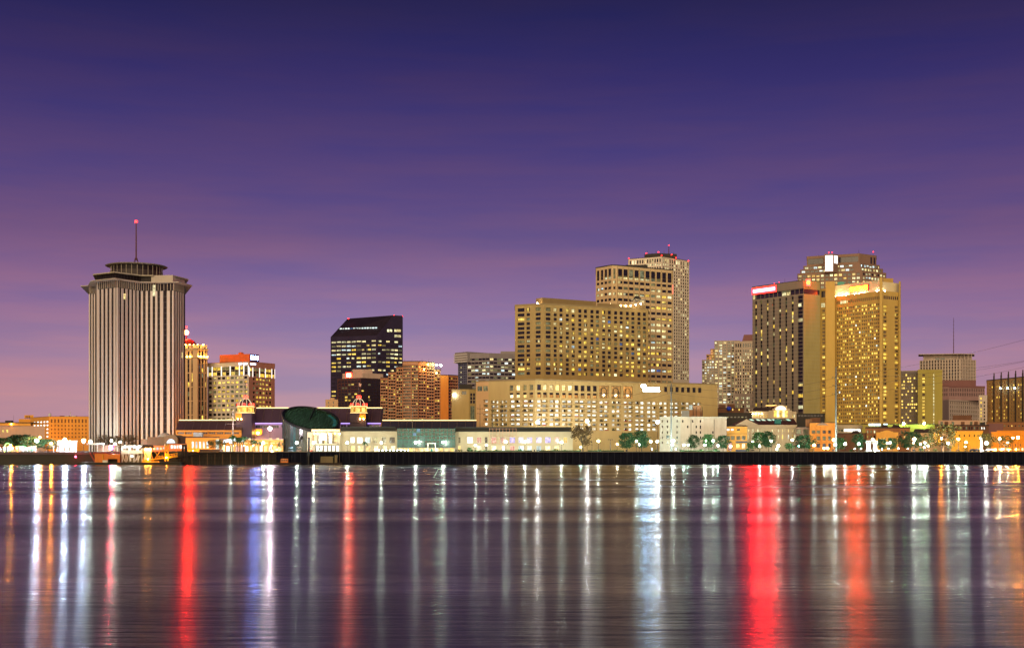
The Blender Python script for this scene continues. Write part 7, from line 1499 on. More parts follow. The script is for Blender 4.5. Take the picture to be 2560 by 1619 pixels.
# ================================================================== trees
TREES = {}
def tree_meshes(key, h, w, leaf, trunk, seed, dens=1.0, base=0.28, forks=5):
    """tapered trunk with limbs; crown of leaf-sized faces gathered in clumps through an uneven volume"""
    rng = random.Random(seed); tr = MB(); cr = MB(); th = h * base
    tr.bar((0, 0, -0.3), (0, 0, th), 0.055 * h * 0.5, trunk, 7, 0.035 * h * 0.5); tips = []
    for k in range(forks):
        a = 2 * math.pi * (k + rng.random() * 0.6) / forks; rr = w * 0.5 * rng.uniform(0.35, 0.8); z1 = th + (h - th) * rng.uniform(0.35, 0.75)
        mid = Vector((rr * 0.45 * math.cos(a), rr * 0.45 * math.sin(a), th + (z1 - th) * 0.5)); end = Vector((rr * math.cos(a), rr * math.sin(a), z1))
        tr.bar((0, 0, th * 0.92), mid, 0.018 * h, trunk, 5, 0.012 * h); tr.bar(mid, end, 0.012 * h, trunk, 5, 0.004 * h); tips.append(end)
        for q in range(2): e2 = end + Vector((rng.uniform(-1, 1), rng.uniform(-1, 1), rng.uniform(0.1, 1))) * 0.14 * h; tr.bar(mid.lerp(end, 0.7), e2, 0.007 * h, trunk, 4, 0.003 * h); tips.append(e2)
    n = int(80 * dens)
    for k in range(n):                           # clumps
        if k < len(tips): c = tips[k]
        else:
            a, v = rng.uniform(0, 2 * math.pi), rng.random(); z = th * 0.85 + (h - th * 0.85) * v; prof = math.sin(math.pi * min(1, 0.12 + 0.80 * v)) ** 0.7
            c = Vector((w * 0.5 * prof * rng.uniform(0.3, 1.0) * math.cos(a), w * 0.5 * prof * rng.uniform(0.3, 1.0) * math.sin(a), z))
        s = 0.095 * (w + h) * 0.5 * rng.uniform(0.6, 1.3)
        for q in range(20):
            d = Vector((rng.gauss(0, 1), rng.gauss(0, 1), rng.gauss(0, 0.75))); p = c + d * s * 0.62; ax = Vector((rng.gauss(0, 1), rng.gauss(0, 1), rng.gauss(0, 1))).normalized(); bx = ax.orthogonal().normalized(); l = s * rng.uniform(0.28, 0.5)
            if p.z > h or p.z < th * 0.6: continue
            cr.face([p - ax * l, p + bx * l * 0.55, p + ax * l, p - bx * l * 0.55], leaf)
    TREES[key] = (tr.mesh('trunk'), cr.mesh('crown'))
tree_meshes('oak1', 11, 12, 'leaf_dark', 'bark', 1, 1.3); tree_meshes('oak2', 11, 10, 'leaf_dark', 'bark', 2, 1.25); tree_meshes('oak3', 11, 13, 'leaf_mid', 'bark', 3, 1.2); tree_meshes('round', 10, 9.5, 'leaf_mid', 'bark', 4, 1.2)
tree_meshes('olive', 10, 12, 'leaf_olive', 'bark_pale', 5, 0.7, 0.34, 6); tree_meshes('sparse', 14, 11, 'leaf_rust', 'bark', 6, 0.75, 0.3, 8); tree_meshes('bush', 3.4, 5.5, 'leaf_mid', 'bark', 7, 0.9, 0.12, 5); tree_meshes('small', 6, 5, 'leaf_olive', 'bark_pale', 8, 0.55, 0.35, 5)
def tree(key, px, py, Y, label, hs=1.0, ws=1.0, rz=0.0, name='park_tree', cat='tree', group='trees of the riverside park'):
    """py: row of the crown's top"""
    Y += 9 if 1500 < px else 0; tm, cm = TREES[key]; h0 = {'oak1': 11, 'oak2': 11, 'oak3': 11, 'round': 10, 'olive': 10, 'sparse': 14, 'bush': 3.4, 'small': 6}[key]
    h = Z(py, Y) - GZ; s = h / h0; g = GZ + (0.25 if px > 1650 and Y < 722 else 0.05)
    r = empty(name, (*P(px, Y), g), label, cat, group); r.scale = (s * ws, s * ws, s); r.rotation_euler = (0, 0, rz)
    for me, nm in ((tm, 'trunk'), (cm, 'crown')): o = bpy.data.objects.new(nm, me); COL.objects.link(o); o.parent = r
for k, px, py, Y, ws, lab in (
    ('sparse', 1457, 1063, 722, 1.1, 'tall half-bare autumn tree in front of the parking podium'), ('oak1', 1568, 1081, 714, 0.85, 'dense green tree left of the white warehouse, the lower of a pair'), ('oak2', 1604, 1076, 716, 0.95, 'dense green tree left of the white warehouse, the taller of a pair'),
    ('oak2', 1735, 1087, 712, 0.9, 'green tree standing alone before the middle of the white warehouse'), ('round', 1772, 1085, 713, 0.85, 'green tree among three lamps before the white warehouse'), ('oak1', 1808, 1089, 711, 0.75, 'round dark tree at the right corner of the white warehouse'),
    ('oak3', 1900, 1080, 716, 0.75, 'leafy tree before the bright windows of the cream hall'), ('oak2', 1922, 1078, 712, 0.8, 'taller dark leafy tree at the middle of the cream hall'), ('round', 1877, 1104, 711, 0.9, 'small tree with bluish lamp light beside the ochre shop'),
    ('oak1', 2012, 1087, 714, 1.15, 'broad dark oak before the grey annex'), ('round', 1974, 1108, 712, 1.3, 'low dark rounded tree left of the broad oak'), ('oak3', 2100, 1094, 716, 0.85, 'green tree behind two lamps near the steel pole'),
    ('oak2', 2148, 1084, 713, 0.85, 'dark tree between the brown shed and the sculpture'), ('oak1', 2204, 1098, 711, 0.8, 'low dark tree just right of the sculpture'), ('oak2', 2230, 1094, 714, 0.95, 'dark tree below the ochre gabled front'),
    ('oak1', 2276, 1079, 718, 1.2, 'largest dark oak in the park, behind the brightest lamp'), ('olive', 2322, 1083, 715, 1.1, 'wide olive tree left of the pale forked trunk'), ('olive', 2358, 1061, 722, 0.9, 'tall olive tree before the brown terraces'),
    ('olive', 2376, 1094, 713, 0.7, 'slender pale-trunked tree under a lamp left of the yellow house'), ('olive', 2470, 1083, 716, 0.85, 'loose olive tree right of the white monument'), ('small', 2512, 1088, 716, 1.1, 'thin small tree before the orange market hall')):
    tree(k, px, py, Y, lab, 1, ws, px * 0.37)
for k, px, py, Y, ws, lab in (('oak3', 16, 1094, 742, 1.7, 'broad green tree behind the fairground lights at the left edge'), ('oak1', 52, 1086, 748, 1.5, 'broad green tree before the peach hall'), ('oak3', 74, 1090, 740, 1.3, 'green tree lit by the floodlamp beside the peach hall'), ('oak3', 117, 1097, 738, 1.5, 'bluish lit tree left of the white arch pavilion'), ('small', 134, 1101, 733, 1.2, 'small yellowish tree beside the white arch pavilion')):
    tree(k, px, py, Y, lab, 1, ws, px * 0.3, group='trees on the left bank')
for px, py, ws, lab in ((262, 1086, 1.4, 'leafy sparse tree at the foot of the concrete tower, the leftmost of three'), (290, 1088, 1.2, 'sparse reddish tree at the foot of the concrete tower, between two others'), (325, 1086, 1.3, 'sparse tree at the foot of the concrete tower, beside the olive terminal')):
    tree('sparse', px, py, 775, lab, 1, ws, px, group='trees on the left bank')
for px, py, lab in ((538, 1098, 'thin courtyard tree beside the arched shed'), (527, 1100, 'thin bent courtyard tree before the arched windows'), (553, 1098, 'dark courtyard tree before the blue poster case'), (702, 1103, 'small dark tree at the foot of the glass drum')): tree('small', px, py, 716, lab, 1, 0.9, px, group='courtyard trees')
rng = random.Random(12)
BL = [(1150, 'at the left end of the long pavilion'), (1180, 'under the bright pavilion window'), (1240, 'before the pink trellis'), (1300, 'before the first violet windows'), (1345, 'before the middle violet windows'), (1390, 'at the right end of the long pavilion'), (1412, 'beside the half-bare tree'), (1500, 'right of the half-bare tree'), (1540, 'below the podium left of the tree pair'), (1640, 'under the warehouse corner lamps'), (1700, 'before the warehouse corner'), (1752, 'under the warehouse trees'), (1790, 'before the right end of the warehouse'), (1868, 'beside the blue shopfront'), (2030, 'below the orange brick house'), (2128, 'behind the park lamps'), (2302, 'in the lamplit lawn'), (2338, 'left of the pale forked tree')]
for px, where in BL: tree('bush', px, 1124 - rng.random() * 3.5, 709 + rng.random() * 3, 'low clipped shrub ' + where, 1, rng.uniform(1.0, 1.6), px, 'shrub', 'shrub', 'shrubs along the promenade')
def hedge(x0, x1, label):
    """clipped hedge of small leaf faces over a dark core"""
    rg = random.Random(x0); a, b = P(x0, 707), P(x1, 707); mb = MB(); mb.box(((a.x + b.x) / 2, 707, GZ), (b.x - a.x, 0.9, 0.8), 'hedge_green')
    for k in range(int((b.x - a.x) * 14)):
        p = Vector((rg.uniform(a.x, b.x), 707 + rg.uniform(-0.6, 0.6), GZ + rg.uniform(0.1, 1.15))); u = Vector((rg.gauss(0, 1), rg.gauss(0, 1), rg.gauss(0, 1))).normalized() * 0.22; v = u.orthogonal().normalized() * 0.14; mb.face([p - u, p + v, p + u, p - v], 'leaf_dark' if k % 3 else 'leaf_mid')
    setp(mb.build('hedge', at=((a.x + b.x) / 2, 707, GZ)), label, 'hedge', 'hedges on the promenade')
hedge(1185, 1330, 'low hedge along the promenade before the long pavilion'); hedge(1348, 1452, 'low hedge along the promenade left of the half-bare tree'); hedge(1470, 1560, 'low hedge along the promenade before the podium wall'); hedge(1700, 1800, 'low hedge along the promenade before the white warehouse'); hedge(950, 1022, 'low hedge with small lights before the teal glass hall')
# palms
PM = None
def palm_meshes():
    rg = random.Random(9); tr = MB(); cr = MB(); pts = [(0.05 * math.sin(k * 0.9), 0, k * 1.0) for k in range(9)]
    for k in range(8): tr.bar(pts[k], pts[k + 1], 0.24 - 0.008 * k, 'bark', 7, 0.23 - 0.008 * k)
    for f in range(26):
        a = rg.uniform(0, 2 * math.pi); el = rg.uniform(-0.5, 1.2); L = rg.uniform(2.0, 2.8); d = Vector((math.cos(a), math.sin(a), 0)); s = Vector((-math.sin(a), math.cos(a), 0)); p = Vector((0, 0, 8.0)); seg = 5; prev = p
        for k in range(seg):
            t = (k + 1) / seg; q = p + d * L * t * math.cos(el * 0.6) + Vector((0, 0, L * (math.sin(el) * t - 0.75 * t * t))); w = 0.42 * (1 - abs(2 * t - 0.9) * 0.7)
            for sg in (-1, 1): cr.face([prev, q, q + s * sg * w + Vector((0, 0, -0.25)), prev + s * sg * w + Vector((0, 0, -0.3))], 'leaf_mid' if f % 3 else 'leaf_dark')
            prev = q
    return tr.mesh('trunk'), cr.mesh('fronds')
PM = palm_meshes()
for px, py, lab in ((583, 1085, 'tallest palm before the white entrance canopy'), (593, 1093, 'shorter palm close beside the tallest one'), (599, 1091, 'palm in the middle of the entrance cluster'), (609, 1088, 'broad palm right of the entrance canopy'), (631, 1097, 'low palm before the shopfronts, left of a pair'), (638, 1099, 'low palm before the shopfronts, right of a pair'), (912, 1102, 'lone palm before the cream pavilion lit pale'), (649, 1102, 'short palm beside the white court lamp')):
    r = empty('palm_tree', (*P(px, 717), GZ + 0.05), lab, 'palm', 'palms on the river front'); s = (Z(py, 717) - GZ) / 9.0; r.scale = (min(1.15, s * 1.15), min(1.15, s * 1.15), s); r.rotation_euler = (0, 0, px)
    for me, nm in zip(PM, ('trunk', 'fronds')): o = bpy.data.objects.new(nm, me); COL.objects.link(o); o.parent = r
# ================================================================== lamps
def lamp(px, py, Y, r, m, label, twin=False, pole=0.09, arms=1, group='lamps along the far bank'):
    Y = 704.0 + (px % 5) * 0.3 if 700 < Y < 713 and px > 560 else Y
    p = P3(px, py, Y); e = empty('street_lamp', (p.x, p.y, GZ), label, 'street lamp', group)
    mb = MB(); mb.bar((p.x, p.y, GZ - 0.02), (p.x, p.y, p.z - r * 0.8), pole * 1.4, 'steel_dark', 6, pole); mb.bar((p.x, p.y, GZ - 0.02), (p.x, p.y, GZ + 0.7), pole * 2.2, 'steel_dark', 8, pole * 1.6); mb.build('pole', e)
    if arms > 1: mb = MB(); mb.bar((p.x - 1.2, p.y, p.z - r), (p.x + 1.2, p.y, p.z - r), pole, 'steel_dark'); mb.build('cross_arm', e)
    for k in range(arms):
        dx = (k - (arms - 1) / 2) * 2.2; mb = MB(); ball(mb, (p.x + dx, p.y, p.z), r, m, 1); mb.build('globe', e); mb = MB(); mb.lathe((p.x + dx, p.y, p.z - r * 1.25), [(r * 0.35, 0), (r * 0.6, r * 0.35)], 'steel_dark', 8); mb.build('collar', e)
for px, py, Y, r, m, lab, arms in (
    (92, 1101, 720, 0.85, 'lamp_ice', 'brilliant blue-white floodlamp among the left bank trees', 1), (162, 1099, 722, 0.85, 'lamp_ice', 'brilliant blue-white floodlamp above the white arch pavilion', 1), (209, 1101, 705, 0.85, 'lamp_ice', 'brilliant blue-white floodlamp beside the concrete tower', 1),
    (279, 1101, 745, 0.6, 'lamp_star', 'white lamp among the sparse trees below the concrete tower', 1), (287, 1110, 704, 0.55, 'lamp_star', 'white lamp above the orange barge beside the red sign', 1),
    (100, 1093, 735, 0.4, 'lamp_tangerine', 'small orange lamp above the left bank trees', 1), (128, 1108, 712, 0.52, 'lamp_tangerine', 'orange lamp left of the white arch pavilion', 1), (27, 1113, 712, 0.36, 'lamp_tangerine', 'orange lamp inside the fairground at the left edge', 1),
    (226, 1103, 800, 0.8, 'lamp_star', 'unseen floodlamp added at the left foot of the concrete tower', 1), (300, 1104, 800, 0.8, 'lamp_star', 'unseen floodlamp added at the middle foot of the concrete tower', 1), (450, 1093, 800, 0.6, 'lamp_tangerine', 'unseen sodium lamp added at the right foot of the concrete tower', 1), (150, 1106, 965, 0.8, 'lamp_orange', 'unseen sodium lamp added at the foot of the orange block', 1), (100, 1104, 985, 0.7, 'lamp_orange', 'unseen sodium lamp added at the left corner of the orange block', 1),  # unseen lamps added to brighten the tower foot and the orange block
    (675, 1071, 716, 1.0, 'lamp_pink', 'huge pinkish floodlight on a mast left of the glass drum', 1), (658, 1107, 712, 0.55, 'lamp_star', 'white court lamp before the shopfronts', 1), (576, 1105, 712, 0.4, 'lamp_star', 'small white lamp under the entrance canopy', 1),
    (742, 1106, 709, 0.55, 'lamp_star', 'white lamp before the glass drum', 1), (784, 1106, 709, 0.52, 'lamp_star', 'white lamp beside the black mooring post', 1), (868, 1106, 709, 0.5, 'lamp_star', 'white lamp at the left end of the cream pavilion', 1), (953, 1106, 709, 0.52, 'lamp_star', 'white lamp at the right end of the cream pavilion', 1),
    (1039, 1105, 708, 0.55, 'lamp_star', 'twin white lamp before the left half of the teal glass hall', 1), (1108, 1105, 708, 0.55, 'lamp_star', 'white lamp before the right half of the teal glass hall', 1), (1188, 1113, 709, 0.42, 'lamp_star', 'low white lamp before the long pavilion, first from the glass hall', 1), (1216, 1112, 709, 0.34, 'lamp_star', 'small dim lamp before the long pavilion, second from the glass hall', 1),
    (1265, 1104, 709, 0.52, 'lamp_star', 'white lamp before the violet trellis window', 1), (1312, 1104, 709, 0.52, 'lamp_star', 'white lamp before the second violet window', 1), (1404, 1105, 709, 0.52, 'lamp_star', 'white lamp before the right end of the long pavilion', 1), (1496, 1102, 710, 0.52, 'lamp_star', 'white lamp right of the half-bare tree', 1), (1452, 1117, 708, 0.3, 'lamp_teal', 'tiny lamp at the foot of the half-bare tree', 1),
    (1344, 1055, 762, 0.95, 'lamp_blaze', 'huge white floodlight above the long pavilion roof', 1), (1468, 1052, 765, 1.05, 'lamp_blaze', 'huge white floodlight behind the half-bare tree', 1), (1644, 1054, 748, 1.05, 'lamp_blaze', 'huge white floodlight at the corner of the white warehouse', 1),
    (1591, 1102, 709, 0.5, 'lamp_star', 'white lamp between the two dense green trees', 1), (1598, 1111, 709, 0.4, 'lamp_teal', 'lower lamp between the two dense green trees', 1), (1627, 1103, 711, 0.55, 'lamp_star', 'white lamp left of the warehouse corner', 1), (1643, 1103, 712, 0.55, 'lamp_star', 'white lamp at the warehouse corner', 1), (1543, 1110, 712, 0.42, 'lamp_warmwhite', 'warm lamp left of the dense green trees', 1),
    (1684, 1101, 711, 0.5, 'lamp_star', 'white lamp beside the tall steel pole', 1), (1681, 1111, 709, 0.42, 'lamp_star', 'lower white lamp beside the tall steel pole', 1), (1710, 1112, 709, 0.42, 'lamp_teal', 'greenish lamp left of the lone warehouse tree', 1), (1721, 1112, 710, 0.3, 'lamp_teal', 'small greenish lamp at the foot of the lone warehouse tree', 1),
    (1765, 1101, 712, 0.38, 'lamp_star', 'small lamp inside the warehouse tree crown', 1), (1783, 1101, 709, 0.52, 'lamp_star', 'white lamp right of the warehouse tree trunk', 1), (1762, 1112, 709, 0.46, 'lamp_star', 'low white lamp left of the warehouse tree trunk', 1), (1795, 1113, 709, 0.45, 'lamp_teal', 'low greenish lamp left of the round dark tree', 1),
    (1826, 1115, 711, 0.45, 'lamp_star', 'white lamp before the ochre shop', 1), (1882, 1104, 735, 0.5, 'lamp_blaze', 'bright lamp against the wall of the cream hall', 1), (1899, 1115, 709, 0.45, 'lamp_star', 'white lamp under the leafy tree by the cream hall', 1), (1928, 1102, 712, 0.36, 'lamp_star', 'small lamp inside the taller leafy tree', 1), (1946, 1114, 709, 0.5, 'lamp_star', 'white lamp right of the taller leafy tree', 1), (1942, 1122, 709, 0.3, 'lamp_teal', 'tiny lamp near the ground right of the taller leafy tree', 1),
    (1981, 1099, 714, 0.52, 'lamp_blaze', 'warm white lamp left of the broad oak', 1), (1997, 1114, 709, 0.3, 'lamp_green_small', 'small green traffic light below the broad oak', 1), (2035, 1112, 709, 0.5, 'lamp_star', 'white lamp right of the broad oak', 1), (2065, 1120, 709, 0.35, 'lamp_star', 'low pair of lamps before the orange brick house', 2), (2084, 1099, 711, 0.55, 'lamp_star', 'white lamp beside the second steel pole', 1), (2088, 1111, 709, 0.55, 'lamp_star', 'lower white lamp beside the second steel pole', 1), (2113, 1109, 709, 0.55, 'lamp_star', 'white lamp before the brown brick shed', 1),
    (2147, 1109, 709, 0.5, 'lamp_teal', 'greenish lamp before the dark tree left of the sculpture', 1), (2182, 1098, 712, 0.5, 'lamp_star', 'white lamp above the sculpture', 1), (2218, 1107, 711, 0.3, 'lamp_star', 'small lamp right of the sculpture, left of a pair', 1), (2225, 1106, 711, 0.4, 'lamp_star', 'lamp right of the sculpture, right of a pair', 1), (2286, 1097, 709, 0.75, 'lamp_star', 'brightest park lamp before the largest oak', 1), (2284, 1106, 712, 0.42, 'lamp_warmwhite', 'lamp just below the brightest park lamp', 1), (2301, 1109, 709, 0.48, 'lamp_star', 'lamp right of the largest oak', 1), (2312, 1106, 710, 0.4, 'lamp_star', 'higher lamp left of the olive tree', 1), (2320, 1114, 709, 0.4, 'lamp_star', 'lower lamp left of the olive tree', 1), (2311, 1118, 709, 0.36, 'lamp_star', 'lowest lamp left of the olive tree', 1),
    (2354, 1096, 716, 0.38, 'lamp_tangerine', 'orange lamp between the olive trees', 1), (2370, 1107, 709, 0.55, 'lamp_star', 'white lamp under the slender pale-trunked tree', 1), (2396, 1097, 709, 0.6, 'lamp_star', 'white lamp on an ornate post before the yellow house', 1), (2415, 1105, 709, 0.48, 'lamp_star', 'white lamp left of the yellow porch', 1), (2413, 1116, 709, 0.32, 'lamp_teal', 'low greenish lamp left of the yellow porch', 1), (2466, 1107, 710, 0.85, 'lamp_blaze', 'big white lamp right of the white monument', 1), (2499, 1096, 709, 0.6, 'lamp_star', 'white lamp on a dark post before the market hall', 1), (2519, 1106, 712, 0.36, 'lamp_star', 'small white lamp before the market hall', 1), (2532, 1094, 730, 0.55, 'lamp_sodium', 'fiery orange floodlamp before the market hall, left of a pair', 1), (2545, 1093, 730, 0.75, 'lamp_sodium', 'fiery orange floodlamp before the market hall, right of a pair', 1)):
    lamp(px, py, Y, r, m, lab, arms=arms)
# low lights on the ground
def ground_light(px, py, r, m, label):
    p = P3(px, py, 706.5); e = empty('bollard_light', (p.x, p.y, GZ + (0.25 if px > 1650 else 0.05)), label, 'bollard light', 'small lights near the ground'); mb = MB(); ball(mb, (p.x, p.y, p.z), r, m, 1); mb.build('globe', e)
    mb = MB(); mb.bar((p.x, p.y, e.location.z - 0.02), (p.x, p.y, p.z - r * 0.7), 0.1, 'steel_dark'); mb.build('post', e)
for i in range(9): ground_light(947 + i * 9.2, 1125, 0.24, 'lamp_tiny', '%s of the nine small lights in the hedge before the teal glass hall' % ('first second third fourth fifth sixth seventh eighth ninth'.split()[i]))
for px, py, lab in ((2137, 1121, 'low bluish light left of the sculpture'), (2153, 1121, 'low pinkish light just left of the sculpture'), (2205, 1122, 'low bluish light right of the sculpture'), (2221, 1121, 'low bluish light below the pair of park lamps'), (2246, 1120, 'tiny light before the ochre gabled front'), (2270, 1121, 'tiny light before the largest oak'), (1630, 1122, 'low light left of the warehouse corner'), (1690, 1122, 'low light right of the steel pole'), (2488, 1123, 'first small light below the market arches'), (2504, 1123, 'second small light below the market arches'), (2522, 1123, 'third small light below the market arches'), (2540, 1123, 'fourth small light below the market arches')): ground_light(px, py, 0.28, 'lamp_tiny' if px < 2480 else 'lamp_tangerine', lab)
# fairground on the left bank
def fair():
    B = empty('green_light_arch', (*P(20, 712), GZ), 'glowing green light arch of the fairground at the left edge', 'light arch'); c = P3(19, 1119, 712); mb = MB(); r = 7.5 / F * 712
    for k in range(8): t0, t1 = math.pi * k / 8, math.pi * (k + 1) / 8; mb.bar(c + Vector((-r * math.cos(t0), 0, 1.6 * r * math.sin(t0))), c + Vector((-r * math.cos(t1), 0, 1.6 * r * math.sin(t1))), 0.14, 'fair_green')
    mb.build('tube', B)
    for s in (-1, 1): mb = MB(); mb.bar((c.x + s * r, 712, GZ), (c.x + s * r, 712, c.z), 0.12, 'fair_green'); mb.build('post', B)
    C = empty('green_light_canopy', (*P(62, 712), GZ), 'kinked green light line along the fairground canopy', 'light canopy'); pts = [P3(40, 1115, 712), P3(62, 1115, 712), P3(70, 1122, 712), P3(90, 1122, 712)]
    for a, b in zip(pts[:-1], pts[1:]): mb = MB(); mb.bar(a, b, 0.14, 'fair_green'); mb.build('tube', C)
    for px in (42, 62, 76, 88): mb = MB(); q = P(px, 712.3); mb.bar((q.x, q.y, GZ), (q.x, q.y, Z(1115.5 if px < 65 else 1122, 712)), 0.1, 'steel_dark'); mb.build('post', C)
    rg = random.Random(8)
    cols_ = ['lamp_tiny', 'lamp_tiny', 'fair_cyan', 'fair_yellow', 'fair_red', 'lamp_tiny']
    for i in range(9):
        px = 2 + i * 10.5; D = empty('fair_booth', (*P(px, 714), GZ), 'small lit fairground booth, %s from the left edge' % ('first second third fourth fifth sixth seventh eighth ninth'.split()[i]), 'booth', 'fairground booths'); q = P(px, 714)
        mb = MB(); mb.box((q.x, q.y, GZ), (1.7, 1.6, 1.9 + 0.3 * (i % 3)), 'fair_grey'); mb.build('counter', D); mb = MB(); mb.box((q.x, q.y - 0.2, GZ + 2.3 + 0.3 * (i % 3)), (2.1, 2.2, 0.5), 'hull_red' if i % 3 == 0 else 'gantry_white', 0, 0.5); mb.build('awning', D)
        mb = MB(); ball(mb, (q.x, q.y - 1.3, GZ + 2.1), 0.26, cols_[i % 6], 1); mb.build('lamp', D)
fair()
# ================================================================== poles and cables
def pole(px, top, Y, r, label, arms, m='pole_steel', al=2.2, name='power_pole'):
    e = empty(name, (*P(px, Y), GZ), label, 'pole'); q = P(px, Y); mb = MB(); mb.bar((q.x, q.y, GZ - 0.02), (q.x, q.y, Z(top, Y)), r, m, 8, r * 0.55); mb.build('shaft', e)
    for py in arms:
        z = Z(py, Y)
        for s in (-1, 1): mb = MB(); mb.bar((q.x, q.y, z), (q.x + s * al, q.y - 0.3, z + 0.45), 0.1, m); mb.build('arm', e); mb = MB(); mb.bar((q.x + s * al, q.y - 0.3, z + 0.45), (q.x + s * al, q.y - 0.3, z - 0.4), 0.07, 'frame_black'); mb.build('insulator', e)
pole(1678, 958, 713, 0.55, 'tall grey steel power pole before the white warehouse', (964, 982, 1000)); pole(2090, 917, 716, 0.6, 'tallest grey steel power pole before the golden hotel', (944, 964, 985))
for px, top, Y, lab in ((1255, 1003, 756, 'thin dark utility pole before the podium, the tallest of three'), (1231, 1012, 757, 'thin dark utility pole before the podium, between two others'), (1200, 1010, 757, 'thin dark utility pole at the left end of the podium')): pole(px, top, Y, 0.22, lab, (top + 12, top + 24), 'frame_black', 1.6, 'utility_pole')
pole(582, 1022, 722, 0.5, 'pale concrete mast with drooping arms beside the left dome pavilion', (1060,), 'pole_pale', 4.0, 'concrete_mast')
pole(1031, 1018, 745, 0.2, 'thin pale pole before the navy mall roof', (), 'pole_pale', 1, 'thin_pole'); pole(1005, 1050, 745, 0.16, 'thin dark pole before the navy mall roof', (), 'frame_black', 1, 'thin_pole')
pole(1526, 1097, 710, 0.2, 'short dark post with crossbar left of the dense green trees', (1099,), 'frame_black', 1.2, 'short_post'); pole(1480, 1103, 709, 0.14, 'plain thin post right of the half-bare tree', (), 'steel_dark', 1, 'short_post')
def cable(a, b, sag, label, r=0.05):
    mb = MB(); n = 14; pts = [a.lerp(b, k / n) - Vector((0, 0, sag * 4 * (k / n) * (1 - k / n))) for k in range(n + 1)]
    for p, q in zip(pts[:-1], pts[1:]): mb.bar(p, q, r, 'frame_black', 4)
    setp(mb.build('power_cable', at=a), label, 'cable', 'overhead power cables')
for i, (y0, y1) in enumerate(((944, 815), (944, 880), (964, 878), (985, 889))): cable(P3(2090 + (10 if i % 2 else -10), y0, 716), P3(2680, y1, 690), 3.0, 'thin sagging cable from the tallest pole off to the right, %s from the top' % ('first second third fourth'.split()[i]))
for i, (y0, y1) in enumerate(((964, 944), (982, 964), (1000, 985))): cable(P3(1678, y0, 712.6), P3(2090, y1, 715.6), 5.0, 'thin sagging cable between the two tall steel poles, %s from the top' % ('first second third'.split()[i]))
for i, (y0, y1) in enumerate(((1015, 964), (1027, 982))): cable(P3(1255, y0, 755.6), P3(1678, y1, 712.6), 4.0, 'thin cable across the podium to the first tall pole, %s' % ('upper' if i == 0 else 'lower'))
# ================================================================== sculpture, monument, parked vehicles
def sculpture():
    B = empty('ring_sculpture', (*P(2180, 710), GZ + 0.25), 'white sculpture of draped standing figures topped by open rings', 'sculpture'); g = GZ + 0.25; x0 = P(2180, 710).x
    for i, px in enumerate((2168.5, 2174, 2185, 2190.5)):
        q = P(px, 710); ht = Z(1109, 710) - g; mb = MB(); mb.lathe((q.x, q.y, g), [(0.85, 0), (0.6, 0.25 * ht), (0.36, 0.6 * ht), (0.42, 0.85 * ht), (0.18, ht)], 'sculpture_white', 9); mb.build('figure', B)
        c = Vector((q.x, q.y, Z(1105, 710))); mb = MB()
        for k in range(12): t0, t1 = 2 * math.pi * k / 12, 2 * math.pi * (k + 1) / 12; mb.bar(c + Vector((0.78 * math.cos(t0), 0, 0.85 * math.sin(t0))), c + Vector((0.78 * math.cos(t1), 0, 0.85 * math.sin(t1))), 0.11, 'sculpture_white')
        mb.build('ring', B)
    mb = MB(); mb.box((x0, 710, g - 0.02), (7.5, 2.4, 0.3), 'promenade_paving'); mb.build('plinth', B)
    for s in (-3.2, -1, 1.2, 3.2): mb = MB(); ball(mb, (x0 + s, 708.3, g + 0.35), 0.16, 'lamp_tiny', 1); mb.build('ground_spot', B)
    M = empty('white_monument', (*P(2453, 710), GZ + 0.25), 'white stone monument with a figure on a tapering shaft', 'monument'); q = P(2453, 710); mb = MB(); mb.box((q.x, q.y, GZ + 0.23), (2.4, 2.0, 0.8), 'sculpture_white', 0, 0.9); mb.build('base', M); mb = MB(); mb.box((q.x, q.y, GZ + 1.03), (1.1, 1.0, Z(1103, 710) - GZ - 1.0), 'sculpture_white', 0, 0.7); mb.build('shaft', M)
    mb = MB(); z = Z(1103, 710); mb.lathe((q.x, q.y, z), [(0.5, 0), (0.32, 0.7), (0.42, 1.3), (0.16, 1.75), (0.22, 1.95), (0.05, 2.2)], 'sculpture_white', 8); mb.bar((q.x, q.y, z + 1.2), (q.x - 1.0, q.y, z + 2.4), 0.12, 'sculpture_white'); mb.build('figure', M)
sculpture()
for i, (px, c, lab) in enumerate(((2432, 0, 'dark car parked left of the white monument'), (2441, 0, 'dark car parked just beside the white monument'), (2472, 2, 'silver car parked right of the white monument'), (2482, 5, 'white van-like car parked below the market hall'))):
    o = bpy.data.objects.new('parked_car', CARS[c]); COL.objects.link(o); o.location = (*P(px, 708), GZ + 0.26); o.scale = (0.9, 1, 1.15 if i == 3 else 1.0); setp(o, lab, 'car', 'cars parked by the monument')
BENCH = None
def bench_mesh():
    mb = MB(); mb.box((0, 0, 0.42), (1.8, 0.5, 0.08), 'frame_dark'); mb.box((0, 0.24, 0.5), (1.8, 0.06, 0.45), 'frame_dark')
    for s in (-0.75, 0.75): mb.box((s, 0, 0), (0.08, 0.45, 0.42), 'frame_dark')
    return mb.mesh('park_bench')
BENCH = bench_mesh()
for i, (px, w) in enumerate(((1882, 'below the leafy tree at the cream hall'), (1976, 'below the low rounded tree'), (2084, 'below the second steel pole'), (2183, 'before the sculpture'), (2285, 'below the brightest park lamp'), (2395, 'below the ornate lamp post'))): o = bpy.data.objects.new('park_bench', BENCH); COL.objects.link(o); o.location = (*P(px, 705.6), GZ + 0.26); setp(o, 'dark park bench on the wall edge ' + w, 'bench', 'benches on the river wall')
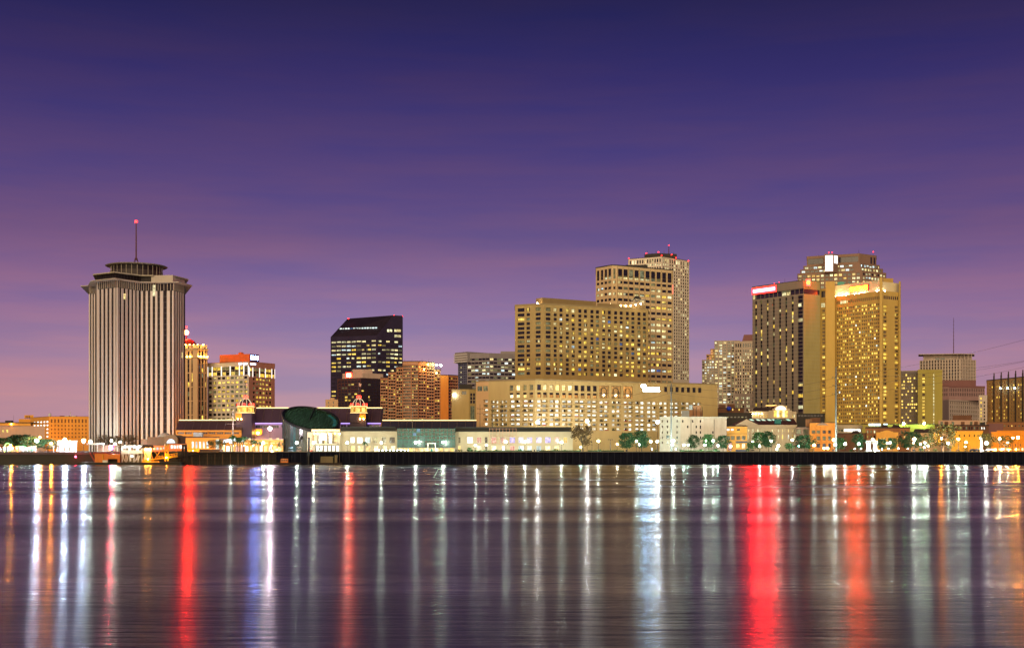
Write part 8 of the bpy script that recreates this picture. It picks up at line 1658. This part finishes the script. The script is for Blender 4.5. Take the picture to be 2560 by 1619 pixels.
def litter_bins():
    for i, (px, w) in enumerate(((1140, 'at the left end of the long pavilion'), (1336, 'between two promenade hedges'), (1566, 'below the dense green trees'))): q = P(px, 705); e = empty('litter_bin', (q.x, q.y, GZ + 0.05), 'dark litter bin on the promenade ' + w, 'litter bin', 'litter bins'); mb = MB(); mb.lathe((q.x, q.y, GZ + 0.05), [(0.35, 0), (0.42, 1.0)], 'steel_dark', 10); mb.build('body', e); mb = MB(); mb.lathe((q.x, q.y, GZ + 1.05), [(0.45, 0), (0.3, 0.25)], 'steel_dark', 10); mb.build('lid', e)
litter_bins()
# round planter, fountain frame and stalls before the pavilions
def props():
    q = P(1173, 709); e = empty('round_planter', (q.x, q.y, GZ + 0.05), 'big dark bowl planter before the long pavilion', 'planter'); mb = MB(); mb.lathe((q.x, q.y, GZ + 0.05), [(0.5, 0), (1.3, 0.5), (1.55, 1.3), (1.4, 1.3)], 'hedge_green', 16); mb.build('bowl', e)
    mb = MB(); rg = random.Random(2)
    for k in range(90): p = Vector((q.x + rg.gauss(0, 0.6), q.y + rg.gauss(0, 0.6), GZ + 1.4 + rg.random() * 0.9)); u = Vector((rg.gauss(0, 1), rg.gauss(0, 1), rg.gauss(0, 1))).normalized() * 0.3; v = u.orthogonal().normalized() * 0.18; mb.face([p - u, p + v, p + u, p - v], 'leaf_mid')
    mb.build('foliage', e)
    q = P(1079, 709); e = empty('open_kiosk', (q.x, q.y, GZ + 0.05), 'pale open frame kiosk before the teal glass hall', 'kiosk')
    for dx in (-2.1, 2.1):
        for dy in (-1, 1): mb = MB(); mb.box((q.x + dx, q.y + dy, GZ + 0.03), (0.25, 0.25, 4.6), 'gantry_white'); mb.build('post', e)
    mb = MB(); mb.box((q.x, q.y, GZ + 4.63), (4.8, 2.6, 0.3), 'gantry_white'); mb.build('roof', e); mb = MB(); mb.box((q.x, q.y, GZ + 0.05), (1.4, 1.2, 1.7), 'teal_box', 0, 0.7); mb.build('counter', e)
    for px, c, w in ((776, 'hull_red', 'red stall before the bright shopfront'), (747, 'awning_brown', 'dark stall at the foot of the glass drum'), (727, 'blue_shop', 'blue topped stall below the glass drum'), (800, 'plant_grey', 'grey stall left of the white counter')):
        q = P(px, 708.5); e = empty('market_stall', (q.x, q.y, GZ + 0.05), w, 'stall', 'stalls before the glass drum'); mb = MB(); mb.box((q.x, q.y, GZ + 0.05), (2.6, 1.2, 1.0), c); mb.build('counter', e); mb = MB(); mb.box((q.x, q.y, GZ + 2.2), (3.0, 1.8, 0.5), c, 0, 0.6); mb.build('awning', e)
        for dx in (-1.2, 1.2): mb = MB(); mb.bar((q.x + dx, q.y - 0.5, GZ + 0.05), (q.x + dx, q.y - 0.5, GZ + 2.2), 0.06, 'steel_dark'); mb.build('post', e)
props()
